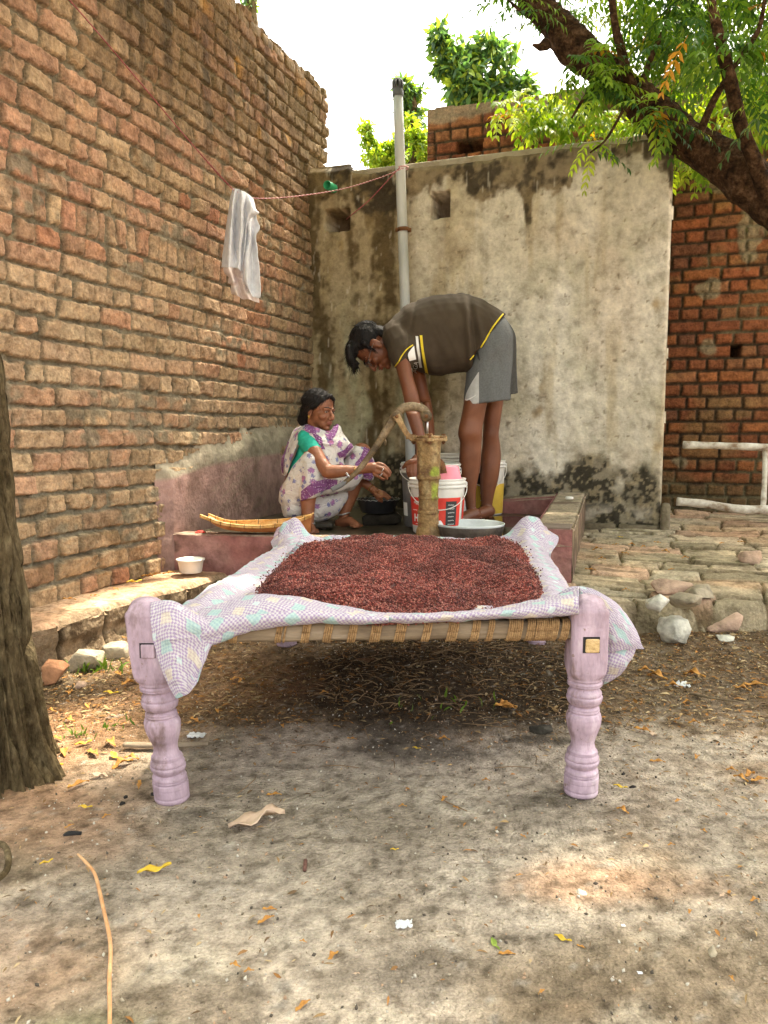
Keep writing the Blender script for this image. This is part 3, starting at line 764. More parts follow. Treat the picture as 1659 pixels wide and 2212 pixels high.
rcb.box(rpt(1.8, -0.215, 1.6), (3.6, 0.08, 3.17), RAX)
rcb.box(rpt(0.02, -0.11, 1.6), (0.045, 0.22, 3.17), RAX)
rcb.box(rpt(1.8, -0.11, 3.165), (3.59, 0.22, 0.05), RAX)
rcb.done('wall_core', mat('brick_core', [(0.10, 0.05, 0.03), (0.2, 0.1, 0.05)], 8), rw, False)

# ------------------------------------------------------------ ground
def gz(x, y):
    """height of the yard"""
    x = np.asarray(x, float); y = np.asarray(y, float)
    r = sst(2.2, 4.6, y) * 0.15
    right = sst(0.4, 1.1, x - (y - 3.0) * 0.3)
    r = r * (0.35 + 0.65 * right)
    nzz = 0.010 * fbm(x * 1.6, y * 1.6, None, 5, 3) + 0.0035 * fbm(x * 9, y * 9, None, 6, 3)
    r = r + 0.035 * np.exp(-((x - 0.18) / 0.4) ** 2 - ((y - 2.6) / 0.35) ** 2)
    near = 0.35 + 0.65 * sst(0.2, 1.2, y)
    return r + nzz * near * (np.hypot(x, y) < 12)
def axis(lo, hi, step, far, k=1.35):
    a = list(np.arange(lo, hi + 1e-6, step))
    s, v = step, lo
    left = []
    while v > -far: s *= k; v -= s; left.append(v)
    s, v = step, hi
    rt = []
    while v < far: s *= k; v += s; rt.append(v)
    return np.array(left[::-1] + a + rt)
gx = axis(-2.1, 2.8, 0.0115, 400); gy = axis(0.75, 3.6, 0.0115, 400)
GX, GY = np.meshgrid(gx, gy)
GZ = gz(GX, GY)
Xr = 0.9 * GX + 0.4 * GY
a1 = fbm(GX * 1.3, GY * 1.9, None, 101, 4); a2 = fbm(GX * 4, GY * 5, None, 102, 4); a3 = fbm(GX * 16, GY * 18, None, 103, 4); a4 = fbm(GX * 45, GY * 45, None, 104, 2)
gc = np.zeros(GX.shape + (3,)) + np.array([0.37, 0.295, 0.21])
gc = lerp(gc, np.array([0.66, 0.56, 0.45]), sst(-0.2, 0.2, a1) * 0.9)
gc = lerp(gc, np.array([0.24, 0.185, 0.125]), sst(0.1, 0.4, a2) * 0.6)
gc = lerp(gc, np.array([0.66, 0.58, 0.46]), sst(0.12, 0.5, fbm(GX * 6, GY * 8, None, 105, 4)) * 0.6)
gc = lerp(gc, np.array([0.13, 0.105, 0.075]), sst(0.25, 0.55, a3) * 0.4)
# packed grey cement skin in front of and below the cot
grey = sst(1.0, 0.6, np.hypot((GX - 0.0) / 1.1, (GY - 1.75) / 0.7) + 0.25 * a2)
gc = lerp(gc, np.array([0.40, 0.36, 0.31]), 0.5 * grey)
# reddish, tramped chaff (leaf crumbs) on the right and lower right; brown humus below/behind the cot
ch = sst(0.35, 1.1, GX - 0.15 * (GY - 1) + 0.5 * a2) * sst(-0.25, 0.25, a3 + 0.4 * a2)
gc = lerp(gc, np.array([0.33, 0.20, 0.10]), 0.6 * ch)
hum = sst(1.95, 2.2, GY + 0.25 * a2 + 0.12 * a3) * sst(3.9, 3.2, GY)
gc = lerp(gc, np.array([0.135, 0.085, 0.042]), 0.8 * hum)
dk = sst(1.0, 0.7, np.hypot((GX - 0.18) / 0.62, (GY - 2.55) / 0.62) + 0.3 * a2)  # shade under the cot, painted into the dirt colour
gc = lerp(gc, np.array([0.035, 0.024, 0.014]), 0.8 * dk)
# dark, ragged blotches
for sx, sy, rx, ry, k in ((0.12, 1.93, 0.30, 0.09, 0.7), (-0.42, 1.60, 0.10, 0.05, 0.6), (0.38, 1.66, 0.14, 0.06, 0.55), (0.05, 1.10, 0.16, 0.07, 0.55), (0.42, 2.0, 0.12, 0.05, 0.8), (-0.55, 1.25, 0.2, 0.09, 0.35), (0.30, 1.05, 0.10, 0.05, 0.3)):
    e = sst(1.0, 0.3, np.hypot((GX - sx) / rx, (GY - sy) / ry) + 0.7 * a2 + 0.3 * a3)
    gc = lerp(gc, np.array([0.07, 0.058, 0.045]), k * e)
# orange sun patches painted into the dirt near the tree and middle right
for sx, sy, rx, ry, k in ((-0.95, 2.0, 0.5, 0.5, 0.6), (-0.75, 1.6, 0.4, 0.3, 0.5), (0.42, 1.33, 0.26, 0.10, 0.55), (-0.55, 1.1, 0.25, 0.2, 0.35), (-0.6, 2.5, 0.5, 0.5, 0.4)):
    e = sst(1.0, 0.35, np.hypot((GX - sx) / rx, (GY - sy) / ry) + 0.4 * a2)
    gc = lerp(gc, np.array([0.46, 0.25, 0.135]), k * e)
gc = lerp(gc, np.array([0.22, 0.25, 0.12]), 0.45 * sst(1.0, 0.4, np.hypot((GX + 0.42) / 0.2, (GY - 0.98) / 0.09) + 0.4 * a2))
sp = sst(0.55, 0.7, a4); gc = lerp(gc, np.array([0.5, 0.46, 0.4]), 0.6 * sp)
sp = sst(-0.5, -0.66, a4); gc = lerp(gc, np.array([0.10, 0.08, 0.055]), 0.6 * sp)
GZ2 = GZ + 0.0022 * a3 + 0.0014 * a4
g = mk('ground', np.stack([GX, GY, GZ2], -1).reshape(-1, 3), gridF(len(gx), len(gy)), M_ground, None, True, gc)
setp(g, 'bare grey-brown dirt ground of the yard', None, None, 'structure')

# --- rough brick paving on the right, laid in the wall's direction
pcs = [(0.150 + 0.03 * ((i * 7) % 3), 's' if i % 3 else 'h') for i in range(22)]
def pave(S, T):
    d, b, u, v = brick_field(S, T, 0.0, pcs, {'s': 0.36, 'h': 0.24, 'v': 0.1}, 0.18, 33, 0.036, 0.008, 0.008)
    return d, b
sN, tN = 290, 320
Sg, Tg = np.meshgrid(np.linspace(0, 2.5, sN), np.linspace(0, 2.8, tN))
d_, b_ = pave(Sg, Tg)
pr = sst(-0.004, 0.006, d_ + 0.006 * fbm(Sg * 30, Tg * 40, None, 8, 3))
# paving frame: origin below the red wall, T runs towards the camera
cx0, cy0 = 1.27, 5.45
PX = cx0 + BD[0] * Sg + BN[0] * Tg
PY = cy0 + BD[1] * Sg + BN[1] * Tg
edgeT = np.clip(2.40 - 0.55 * (Sg - 0.68), 1.8, 2.5) + 0.07 * fbm(Sg * 4, Sg * 0, None, 3, 2)
base_h = 0.30 - 0.060 * Tg + 0.012 * fbm(Sg * 1.5, Tg * 1.5, None, 9, 2)
und = 0.006 * (rid(b_, 2) - 0.5) * 2
lay = 0.013 * fbm(Sg * 6, Tg * 30, b_ * 0.31, 10, 4)
PZ = base_h - 0.03 + pr * (0.03 + und + lay)
dropf = sst(0.0, 0.05, Tg - edgeT); PZ = PZ - 0.16 * dropf
st = np.array([(0.34, 0.28, 0.19), (0.40, 0.33, 0.23), (0.28, 0.235, 0.155), (0.42, 0.29, 0.20), (0.37, 0.32, 0.23)])
pcx = 1.1 * st[(rid(b_, 5) * 4.99).astype(int)] * (0.8 + 0.35 * rid(b_, 6))[..., None]
pcx = lerp(pcx, np.array([0.13, 0.10, 0.06]), 0.6 * sst(0.05, 0.4, fbm(Sg * 5, Tg * 24, b_ * 0.31, 11, 3)))
pcx = lerp(pcx, np.array([0.5, 0.30, 0.17]), 0.4 * sst(0.15, 0.5, fbm(Sg * 2, Tg * 3, None, 12, 2)))
pcx = lerp(pcx, np.array([0.10, 0.07, 0.035]), (1 - pr) * 0.9)
kp = (Tg <= edgeT + 0.05).ravel()
Fp = gridF(sN, tN); Fp = Fp[kp[Fp].all(1)]
p = mk('paving', np.stack([PX, PY, PZ], -1).reshape(-1, 3), Fp, M_stone, None, True, pcx)
setp(p, 'uneven worn brick and stone paving right of the washing platform', None, None, 'structure')
def pz(x, y):
    T = (x - cx0) * BN[0] + (y - cy0) * BN[1]
    return 0.30 - 0.060 * T + 0.004
# ------------------------------------------------------------ washing platform and step
FL = Vector((-1.07, 3.74, 0)); FR = Vector((0.82, 3.32, 0)); BR_ = Vector((1.236, 4.70, 0)); BL = Vector((-0.52, 5.32, 0))
ZF = 0.32
def quad_sheet(name, A, B, C, D, n, m_, fn, mtl, parent):
    """A-B along u, A-D along v; fn(P, u, v) -> P, colour"""
    u, v = np.meshgrid(np.linspace(0, 1, n), np.linspace(0, 1, m_))
    A, B, C, D = [np.array(list(k)) for k in (A, B, C, D)]
    P = (A * ((1 - u) * (1 - v))[..., None] + B * (u * (1 - v))[..., None] + C * (u * v)[..., None] + D * ((1 - u) * v)[..., None])
    P, c = fn(P, u, v)
    return mk(name, P.reshape(-1, 3), gridF(n, m_), mtl, parent, True, c)
pf = thing('washing_platform', (0, 4.2, 0), 'raised concrete washing platform with worn pink sides and a wet dark floor', 'platform')
def ff(P, u, v):
    x, y = P[..., 0], P[..., 1]
    n = fbm(x * 4, y * 4, None, 3, 4); n2 = fbm(x * 20, y * 20, None, 4, 3)
    P = P.copy(); P[..., 2] += 0.004 * n + 0.0015 * n2
    c = np.zeros(x.shape + (3,)) + np.array([0.075, 0.06, 0.038])
    c = lerp(c, np.array([0.15, 0.125, 0.085]), sst(0.05, 0.4, n))
    c = lerp(c, np.array([0.03, 0.024, 0.016]), sst(0.1, 0.4, fbm(x * 9, y * 9, None, 6, 4)) * 0.7)
    return P, c
M_wetfloor = mat('wet_concrete', [(0.7, 0.7, 0.7), (1.2, 1.2, 1.2)], 12, 0.28, 0.35, 40, attr=True, spec=0.5, dist=0.006)
quad_sheet('floor_slab', FL + Vector((0.02, 0.06, ZF)), FR + Vector((-.05, 0.06, ZF)), BR_ + Vector((-.02, 0.06, ZF + 0.01)), BL + Vector((0, 0.02, ZF + 0.01)), 110, 90, ff, M_wetfloor, pf)
def front_fn(P, u, v):
    x, z = P[..., 0] * 1.1, P[..., 2]
    n = fbm(x * 4, z * 4, None, 13, 4); n3 = fbm(x * 22, z * 22, None, 14, 3)
    P = P.copy(); P[..., 1] += 0.005 * n + 0.0025 * n3
    c = np.zeros(x.shape + (3,)) + np.array([0.30, 0.135, 0.125])
    c = lerp(c, np.array([0.36, 0.21, 0.19]), sst(0.0, 0.5, n) * 0.8)
    c = lerp(c, np.array([0.22, 0.09, 0.08]), sst(0.0, 0.5, fbm(x * 2, z * 9, None, 15, 3)) * 0.6)
    s_ = sst(0.05, 0.35, fbm(x * 3, z * 2.5, None, 17, 4) + 0.5 * n3 * 0.6 + 0.25 * sst(-0.7, -0.35, x) - 0.2)
    c = lerp(c, np.array([0.07, 0.05, 0.035]), 0.8 * s_)
    c = lerp(c, np.array([0.08, 0.05, 0.04]), 0.45 * sst(0.2, 0.08, z))
    return P, c
quad_sheet('front_face', FL + Vector((0, 0, -0.02)), FR + Vector((0, 0, -0.02)), FR + Vector((0, 0, 0.335)), FL + Vector((0, 0, 0.335)), 180, 40, front_fn, M_plaster, pf)
def coping_fn(zup):
    def fn(P, u, v):
        x, y = P[..., 0], P[..., 1]
        n = fbm(x * 5, y * 5, None, 23, 4); n3 = fbm(x * 25, y * 25, None, 24, 3)
        P = P.copy()
        e = np.minimum(v, 1 - v)
        P[..., 2] += 0.004 * n + 0.002 * n3 - 0.012 * sst(0.08, 0, e) * (0.5 + 0.5 * n3) + zup * u
        c = np.zeros(x.shape + (3,)) + np.array([0.36, 0.27, 0.21])
        c = lerp(c, np.array([0.45, 0.36, 0.29]), sst(0, 0.4, n)); c = lerp(c, np.array([0.2, 0.13, 0.10]), 0.7 * sst(0.1, 0.4, n3 + 0.3 * n))
        return P, c
    return fn
fd = (FR - FL).normalized(); fnm = Vector((-fd.y, fd.x, 0))
quad_sheet('front_coping', FL + Vector((0, -0.003, .337)), FR + Vector((0, -0.003, .337)), FR + fnm * 0.11 + Vector((0, 0, .337)), FL + fnm * 0.11 + Vector((0, 0, .337)), 190, 14, coping_fn(0), M_stone, pf)
cs = MB()
cs.box(((FL.x + FR.x) / 2 + fnm.x * .07, (FL.y + FR.y) / 2 + fnm.y * .07, 0.16), ((FR - FL).length - 0.01, 0.075, 0.33), [fd, fnm, Vector((0, 0, 1))])
cs.done('front_core', mat('kerb_core', [(0.12, 0.09, 0.07), (0.2, 0.15, 0.12)], 9), pf, False)
# right-hand curb: pink inner face, rough stone coping, grey outer face
sd = (BR_ - FR).normalized(); sn = Vector((sd.y, -sd.x, 0))   # sn points outwards (right)
LS = (BR_ - FR).length
def curb_pt(a, o, z): return FR + sd * (a * LS) + sn * o + Vector((0, 0, z))
def side_col(P, u, v):
    x, z = P[..., 1] * 1.0, P[..., 2]
    n = fbm(x * 5, z * 5, P[..., 0] * 3, 43, 4); n3 = fbm(x * 24, z * 24, None, 44, 3)
    P = P.copy(); P[..., 0] += 0.006 * n + 0.003 * n3
    c = np.zeros(x.shape + (3,)) + np.array([0.26, 0.20, 0.13])
    c = lerp(c, np.array([0.34, 0.20, 0.17]), sst(0.0, 0.4, n) * 0.7); c = lerp(c, np.array([0.09, 0.07, 0.045]), 0.8 * sst(0.0, 0.35, n3 * 0.6 + n * 0.6 + 0.1))
    return P, c
ZT0, ZT1 = 0.405, 0.462
quad_sheet('side_face', curb_pt(0, 0.0, -0.02), curb_pt(1, 0.0, -0.02), curb_pt(1, 0.0, ZT1), curb_pt(0, 0.0, ZT0), 120, 40, side_col, M_plaster, pf)
def inner_col(P, u, v):
    P, c = front_fn(P, u, v); c = lerp(c, np.array([0.16, 0.06, 0.05]), 0.5 + 0 * u); return P, c
quad_sheet('inner_face', curb_pt(0, -0.17, ZF - 0.02), curb_pt(1, -0.17, ZF - 0.02), curb_pt(1, -0.17, ZT1), curb_pt(0, -0.17, ZT0), 80, 16, inner_col, M_plaster, pf)
quad_sheet('curb_end', curb_pt(0, -0.17, 0.3), curb_pt(0, 0.0, 0.3), curb_pt(0, 0.0, ZT0), curb_pt(0, -0.17, ZT0), 20, 16, front_fn, M_plaster, pf)
def cap_fn(P, u, v):
    x, y = P[..., 0], P[..., 1]
    n = fbm(x * 5, y * 5, None, 53, 4); rows = fbm(y * 13 + 0.6 * n, x * 3, None, 54, 3)
    P = P.copy(); P[..., 2] += 0.008 * rows + 0.004 * n - 0.012 * sst(0.1, 0, np.minimum(v, 1 - v))
    c = np.zeros(x.shape + (3,)) + np.array([0.30, 0.25, 0.18])
    c = lerp(c, np.array([0.42, 0.30, 0.22]), sst(0.1, 0.5, n)); c = lerp(c, np.array([0.12, 0.08, 0.06]), 0.75 * sst(0.15, 0.4, rows))
    c = lerp(c, np.array([0.45, 0.40, 0.31]), 0.6 * sst(0.6, 1, u)); c = lerp(c, np.array([0.52, 0.36, 0.26]), 0.7 * sst(0.2, 0.0, u))
    return P, c
quad_sheet('side_coping', curb_pt(0, -0.175, ZT0), curb_pt(1, -0.175, ZT1), curb_pt(1, 0.005, ZT1), curb_pt(0, 0.005, ZT0), 150, 26, cap_fn, M_stone, pf)
cs = MB()
cs.box(curb_pt(0.5, -0.085, 0.22), (LS - 0.02, 0.15, 0.38), [sd, sn, Vector((0, 0, 1))])
cs.done('side_core', mat('curb_core', [(0.12, 0.09, 0.07), (0.2, 0.15, 0.12)], 9), pf, False)
# low kerb along the back wall with pink inner face
bk0, bk1 = Vector((0.42, 4.93, 0)), Vector((1.14, 4.675, 0))
quad_sheet('back_kerb_face', bk0 + Vector((0, -.06, ZF - .01)), bk1 + Vector((0, -.06, ZF - .01)), bk1 + Vector((0, -.06, 0.455)), bk0 + Vector((0, -.06, 0.385)), 60, 12, inner_col, M_plaster, pf)
quad_sheet('back_kerb_top', bk0 + Vector((0, -.062, .385)), bk1 + Vector((0, -.062, .455)), bk1 + Vector((0, .10, .46)), bk0 + Vector((0, .10, .39)), 60, 12, cap_fn, M_stone, pf)
wt = mk('puddle', [(0.50, 3.62, ZF + .010), (0.78, 3.62, ZF + .010), (1.02, 4.45, ZF + .012), (0.6, 4.6, ZF + .012)], [[0, 1, 2, 3]], M_water, pf, False)

# step / plinth along the left wall
sA, sB = lcoord(40, 1330)[0] - 0.5, lcoord(352, 1238)[0] + 0.13
stp = thing('brick_step', (-1.1, 3.2, 0), 'low brick step topped with worn cement along the foot of the left wall', 'step')
def lpt(s, n, z): return Vector((LO[0] + LD[0] * s + LN[0] * n, LO[1] + LD[1] * s + LN[1] * n, z))
W0 = 0.27
def steptop(P, u, v):
    x, y = P[..., 0], P[..., 1]
    n = fbm(x * 4, y * 4, None, 63, 4); n3 = fbm(x * 22, y * 22, None, 64, 3); n4 = fbm(x * 50, y * 50, None, 65, 2)
    P = P.copy()
    e = (1 - v) * 0.3
    P[..., 2] += 0.005 * n + 0.003 * n3 - 0.03 * sst(0.03, 0.0, e + 0.014 * n3)
    wob = 0.02 * fbm(y * 6, x * 0, None, 66, 3) * v; P[..., 0] += LN[0] * wob; P[..., 1] += LN[1] * wob
    c = np.zeros(x.shape + (3,)) + np.array([0.47, 0.30, 0.19])
    c = lerp(c, np.array([0.53, 0.38, 0.26]), sst(-0.1, 0.4, n)); c = lerp(c, np.array([0.30, 0.19, 0.11]), 0.7 * sst(0.1, 0.5, n3))
    c = lerp(c, np.array([0.24, 0.14, 0.07]), 0.6 * sst(0.3, 0.5, n4)); c = lerp(c, np.array([0.22, 0.17, 0.11]), 0.6 * sst(0.75, 1.0, v + 0.3 * n3) + 0.5 * sst(0.15, 0.0, v))
    return P, c
WE = 0.335
quad_sheet('step_top', lpt(sA, -0.01, .168), lpt(sB, -0.01, .152), lpt(sB, WE, .152), lpt(sA, W0, .165), 220, 50, steptop, M_stone, stp)
def stepface(P, u, v):
    s = u * (sB - sA); z = P[..., 2]
    n = fbm(s * 4, z * 4, None, 73, 4); n3 = fbm(s * 22, z * 22, None, 74, 3)
    bj = np.minimum.reduce([np.abs(s - k) for k in np.arange(0.15, 3, 0.245)]); gap = sst(0.012, 0.003, bj + 0.004 * n3)
    wob = 0.02 * fbm(P[..., 1] * 6, z * 0, None, 66, 3)
    o = 0.010 * n + 0.006 * n3 - 0.02 * gap - 0.012 * sst(0.04, 0.0, z - 0.06) + wob + 0.02 * sst(0.05, 0, z)
    P = P.copy(); P[..., 0] += LN[0] * o; P[..., 1] += LN[1] * o
    c = np.zeros(z.shape + (3,)) + np.array([0.23, 0.17, 0.11])
    c = lerp(c, np.array([0.35, 0.27, 0.18]), sst(0.0, 0.4, n)); c = lerp(c, np.array([0.11, 0.075, 0.045]), 0.85 * sst(0.0, 0.35, n3 + 0.4 * n))
    c = lerp(c, np.array([0.05, 0.035, 0.02]), gap * 0.85); c = lerp(c, np.array([0.09, 0.06, 0.035]), 0.5 * sst(0.06, 0.0, z))
    return P, c
quad_sheet('step_face', lpt(sA, W0, -.03), lpt(sB, WE, -.03), lpt(sB, WE, .135), lpt(sA, W0, .15), 260, 36, stepface, M_stone, stp)

# ------------------------------------------------------------ rocks and loose bricks
def rock(loc, size, seed, colr, label, name='stone', n=16, cat='stone', group=None, rot=0, boxy=0.0):
    r = np.random.RandomState(seed)
    bm = bmesh.new()
    for k in range(n):
        v = r.randn(3); v /= np.linalg.norm(v)
        if boxy: v = np.sign(v) * np.abs(v) ** (1 - boxy)
        v = v * (0.85 + 0.3 * r.rand())
        bm.verts.new(v * np.array(size) / 2)
    h = bmesh.ops.convex_hull(bm, input=bm.verts)
    bmesh.ops.delete(bm, geom=[e for e in h['geom_interior'] if isinstance(e, bmesh.types.BMVert)], context='VERTS')
    bmesh.ops.bevel(bm, geom=list(bm.edges), offset=min(size) * 0.05, segments=1, affect='EDGES', profile=0.6, clamp_overlap=True)
    bmesh.ops.triangulate(bm, faces=bm.faces)
    bmesh.ops.subdivide_edges(bm, edges=bm.edges, cuts=2, use_grid_fill=True)
    co = np.array([v.co for v in bm.verts]); nn = fbm(co[:, 0] * 30 + seed, co[:, 1] * 30, co[:, 2] * 30, seed, 3)
    for v, k in zip(bm.verts, nn): v.co += v.co.normalized() * k * min(size) * 0.06
    m = mat('rock_surface', [tuple(c * 0.6 for c in colr), colr, tuple(min(1, c * 1.3) for c in colr)], 16, 0.9, 0.7, 60, dist=0.01, spec=0.15)
    o = bm_obj(name, bm, m, None, True)
    lo = min(v.co.z for v in o.data.vertices)
    o.location = (loc[0], loc[1], loc[2] - lo * 0.9)
    o.rotation_euler.z = rot
    setp(o, label, cat, group)
    return o
GREY, TANR, PINKR, BRK = (0.52, 0.50, 0.42), (0.33, 0.28, 0.2), (0.42, 0.29, 0.21), (0.34, 0.17, 0.09)
def rk(px, py, w_, h_, d_, seed, c, label, **k):
    """rock whose foot is seen at (px, py), width and height in view pixels, depth in metres"""
    p = G(px, py, k.pop('z', 0.03)); s = p.y / FPX
    return rock((p.x, p.y + d_ / 2 * 0.8, p.z - 0.006), (w_ * s, d_, h_ * s * 1.12), seed, c, label, **k)
rk(1465, 1394, 84, 76, 0.15, 3, GREY, 'big pale grey broken rock at the edge of the paving, nearest to the cot')
rk(1428, 1322, 62, 44, 0.12, 14, GREY, 'grey wedge-shaped rock leaning behind the big pale rock', z=0.165)
rk(1497, 1320, 84, 46, 0.14, 25, TANR, 'dark tan rock beside the grey wedge on the paving edge', z=0.165)
rk(1400, 1352, 96, 46, 0.14, 36, PINKR, 'flat pinkish stone left of the big pale rock at the paving edge', boxy=.4)
rk(1560, 1372, 96, 54, 0.16, 47, PINKR, 'wide flat pink-brown edging stone right of the big pale rock', boxy=.5, n=20)
rk(1640, 1366, 90, 60, 0.18, 58, TANR, 'long tan edging block at the right edge of the picture', boxy=.6, n=20)
rk(1632, 1224, 56, 42, 0.13, 69, PINKR, 'rounded pinkish rock lying on top of the paving at far right', z=0.19)
rk(1571, 1386, 44, 17, 0.06, 70, GREY, 'small flat grey stone in front of the edging stones')
rk(1530, 1292, 70, 24, 0.12, 71, TANR, 'low tan slab lying on the paving behind the edging rocks', z=0.175, boxy=.4)
rk(1455, 1280, 90, 30, 0.12, 75, PINKR, 'low pinkish slab behind the grey wedge rock', z=0.175, boxy=.4)
rk(1340, 1330, 60, 26, 0.12, 76, TANR, 'small tan edging stone behind the right drape of the sheet', z=0.06, boxy=.4)
rk(112, 1482, 62, 50, 0.10, 81, BRK, 'chipped half brick at the foot of the step beside the tree trunk', boxy=.3, n=18, z=0.0, name='half_brick', cat='brick')
rk(176, 1452, 84, 44, 0.10, 82, TANR, 'second brick from the tree in the row under the step', boxy=.6, n=18, z=0.0, name='edging_brick', cat='brick')
rk(243, 1425, 62, 34, 0.10, 83, TANR, 'third brick from the tree in the row under the step', boxy=.6, n=18, z=0.0, name='edging_brick', cat='brick')
rk(288, 1405, 40, 26, 0.10, 84, PINKR, 'fourth and smallest brick of the row under the step, by the cot leg', boxy=.6, n=18, z=0.0, name='edging_brick', cat='brick')
rk(169, 1487, 28, 18, 0.05, 85, PINKR, 'small loose stone before the row of bricks under the step', z=0.0)
rk(1256, 1939, 31, 18, 0.022, 91, GREY, 'grey pebble on the bare ground below the right cot leg', z=0, name='pebble', cat='pebble')
rk(1017, 1931, 34, 14, 0.025, 92, TANR, 'flat tan pebble half sunk in the dirt in the front middle', z=0, name='pebble', cat='pebble')
rk(1541, 2075, 32, 30, 0.03, 93, TANR, 'round tan pebble in the lower right corner', z=0, name='pebble', cat='pebble')
rk(1218, 1997, 16, 14, 0.014, 94, (0.12, 0.12, 0.13), 'tiny dark grey pebble right of the torn yellow leaf', z=0, name='pebble', cat='pebble')
rk(1438, 1890, 18, 14, 0.014, 95, GREY, 'small blue-grey pebble in the chaff at right', z=0, name='pebble', cat='pebble')
rk(1344, 2050, 16, 12, 0.012, 97, GREY, 'small grey pebble in the middle of the chaff at lower right', z=0, name='pebble', cat='pebble')
for px, py, s in ((605, 1722, 12), (540, 1730, 16), (560, 1713, 10), (666, 1712, 12)):
    p = G(px - 230 + 0, py, 0)
for q, (px, py, w0) in enumerate(((262, 1731, 16), (270, 1716, 10), (330, 1711, 12), (1368, 1698, 18), (1345, 1668, 14))):
    rk(px, py + 6, w0, w0 * .8, 0.012, 120 + q, (0.025, 0.022, 0.02), 'tiny black lump of charcoal lying on the dirt near a cot leg', z=0, name='charcoal_lump', cat='charcoal', group='charcoal lumps on the ground')
rk(1175, 1588, 60, 24, 0.05, 130, (0.05, 0.045, 0.035), 'dark flat stone in the shade just left of the right cot leg', z=0)
rk(795, 1452, 90, 26, 0.12, 131, (0.2, 0.11, 0.06), 'brown clod half hidden in the litter under the cot', z=0.0, name='clod', cat='clod')

# ------------------------------------------------------------ charpai
CFL, CFR = Vector((-.478, 1.665, 0)), Vector((.4525, 1.695, 0))
CRL, CRR = Vector((-.375, 2.90, 0.01)), Vector((.585, 2.90, 0.015))
cot = thing('charpai_cot', (0, 2.2, 0), 'lilac-painted wooden charpai cot with turned legs and rope-bound rails in the yard', 'cot')
LEGP = [(0.036, 0.0), (0.0385, 0.004), (0.039, 0.03), (0.0382, 0.0305), (0.0395, 0.032), (0.039, 0.043), (0.036, 0.0445), (0.0385, 0.047), (0.0375, 0.057), (0.033, 0.0605), (0.0315, 0.063),
        (0.034, 0.066), (0.0385, 0.074), (0.0395, 0.081), (0.0378, 0.0815), (0.038, 0.0875), (0.0345, 0.095), (0.036, 0.0965), (0.0345, 0.102), (0.030, 0.106), (0.0275, 0.113), (0.0262, 0.121),
        (0.028, 0.132), (0.033, 0.146), (0.0375, 0.160), (0.0395, 0.172), (0.0395, 0.182), (0.037, 0.190), (0.0335, 0.1935), (0.0352, 0.196), (0.0345, 0.203), (0.030, 0.207), (0.031, 0.209),
        (0.037, 0.216), (0.040, 0.224), (0.0402, 0.231), (0.0380, 0.232), (0.038, 0.239), (0.033, 0.247), (0.031, 0.250), (0.033, 0.2525), (0.0385, 0.256), (0.039, 0.262), (0.0365, 0.266), (0.0385, 0.2685), (0.0385, 0.2745)]
def make_leg(base, top_dx, parent, dome=True):
    """turned foot below a chamfered square head"""
    n = 48
    th = np.linspace(0, 2 * math.pi, n, endpoint=False) + math.pi / n
    rows = []
    for r, z in LEGP: rows.append((r, z, 0.0))
    for z, k, sc in ((0.280, 0.5, 0.97), (0.290, 0.85, 1), (0.305, 1, 1), (0.34, 1, 1), (0.38, 1, 1), (0.41, 1, 1), (0.428, 1, 1), (0.434, 0.95, .97)): rows.append((0.0408 * sc, z, k))
    for z, k, sc in ((0.4385, 0.6, .93), (0.444, 0.3, .90), (0.452, 0.1, .80), (0.458, 0, .62), (0.462, 0, .35), (0.463, 0, .02)): rows.append((0.0408 * sc, z, k))
    A = np.array(rows); zs = np.linspace(0, 1, 260); cum = np.concatenate([[0], np.cumsum(np.hypot(np.diff(A[:, 0]), np.diff(A[:, 1])))]); cum /= cum[-1]
    rows = [(float(np.interp(t, cum, A[:, 0])), float(np.interp(t, cum, A[:, 1])), float(np.interp(t, cum, A[:, 2]))) for t in zs]
    GRV = (.012, .0445, .0500, .0640, .0815, .0965, .1005, .1935, .2005, .2085, .2325, .2525, .2590, .2670)
    rows = [(r - sum(.0026 * math.exp(-((z - g0) / .0011) ** 2) for g0 in GRV) if z < .28 else r, z, k) for r, z, k in rows]
    V = []
    for r, z, k in rows:
        c, s = np.cos(th), np.sin(th)
        sq = 1 / np.maximum(np.abs(c), np.abs(s)); sq = np.minimum(sq, 1.30)
        rr = r * (1 - k + k * sq)
        V.append(np.stack([rr * c, rr * s, np.full(n, z)], 1))
    V = np.concatenate(V)
    nz = fbm(V[:, 0] * 30 + base.x * 9, V[:, 1] * 30, V[:, 2] * 14, 5, 3)
    ck = np.abs(fbm(np.arctan2(V[:, 1], V[:, 0]) * 2.2, V[:, 2] * 4 + base.x * 7, None, 15, 3)); dent = fbm(V[:, 0] * 70, V[:, 1] * 70, V[:, 2] * 60 + base.x, 16, 2)
    V[:, :2] *= (1 + 0.03 * nz - 0.05 * np.exp(-(ck / .018) ** 2) * (V[:, 2] > .02) - .018 * sst(.35, .6, dent))[:, None]
    V[:, 0] += top_dx * V[:, 2] / 0.46
    V += np.array([base.x, base.y, base.z])
    F = [list(f) for f in gridF(n, len(rows), True)]
    F.append(list(range(n))[::-1])
    return mk('leg', V, F, M_lilac, parent, True)
legs = []
for b_, dx in ((CFL, -0.046), (CFR, 0.004), (CRL, 0.0), (CRR, 0.0)):
    legs.append(make_leg(b_, dx, cot))
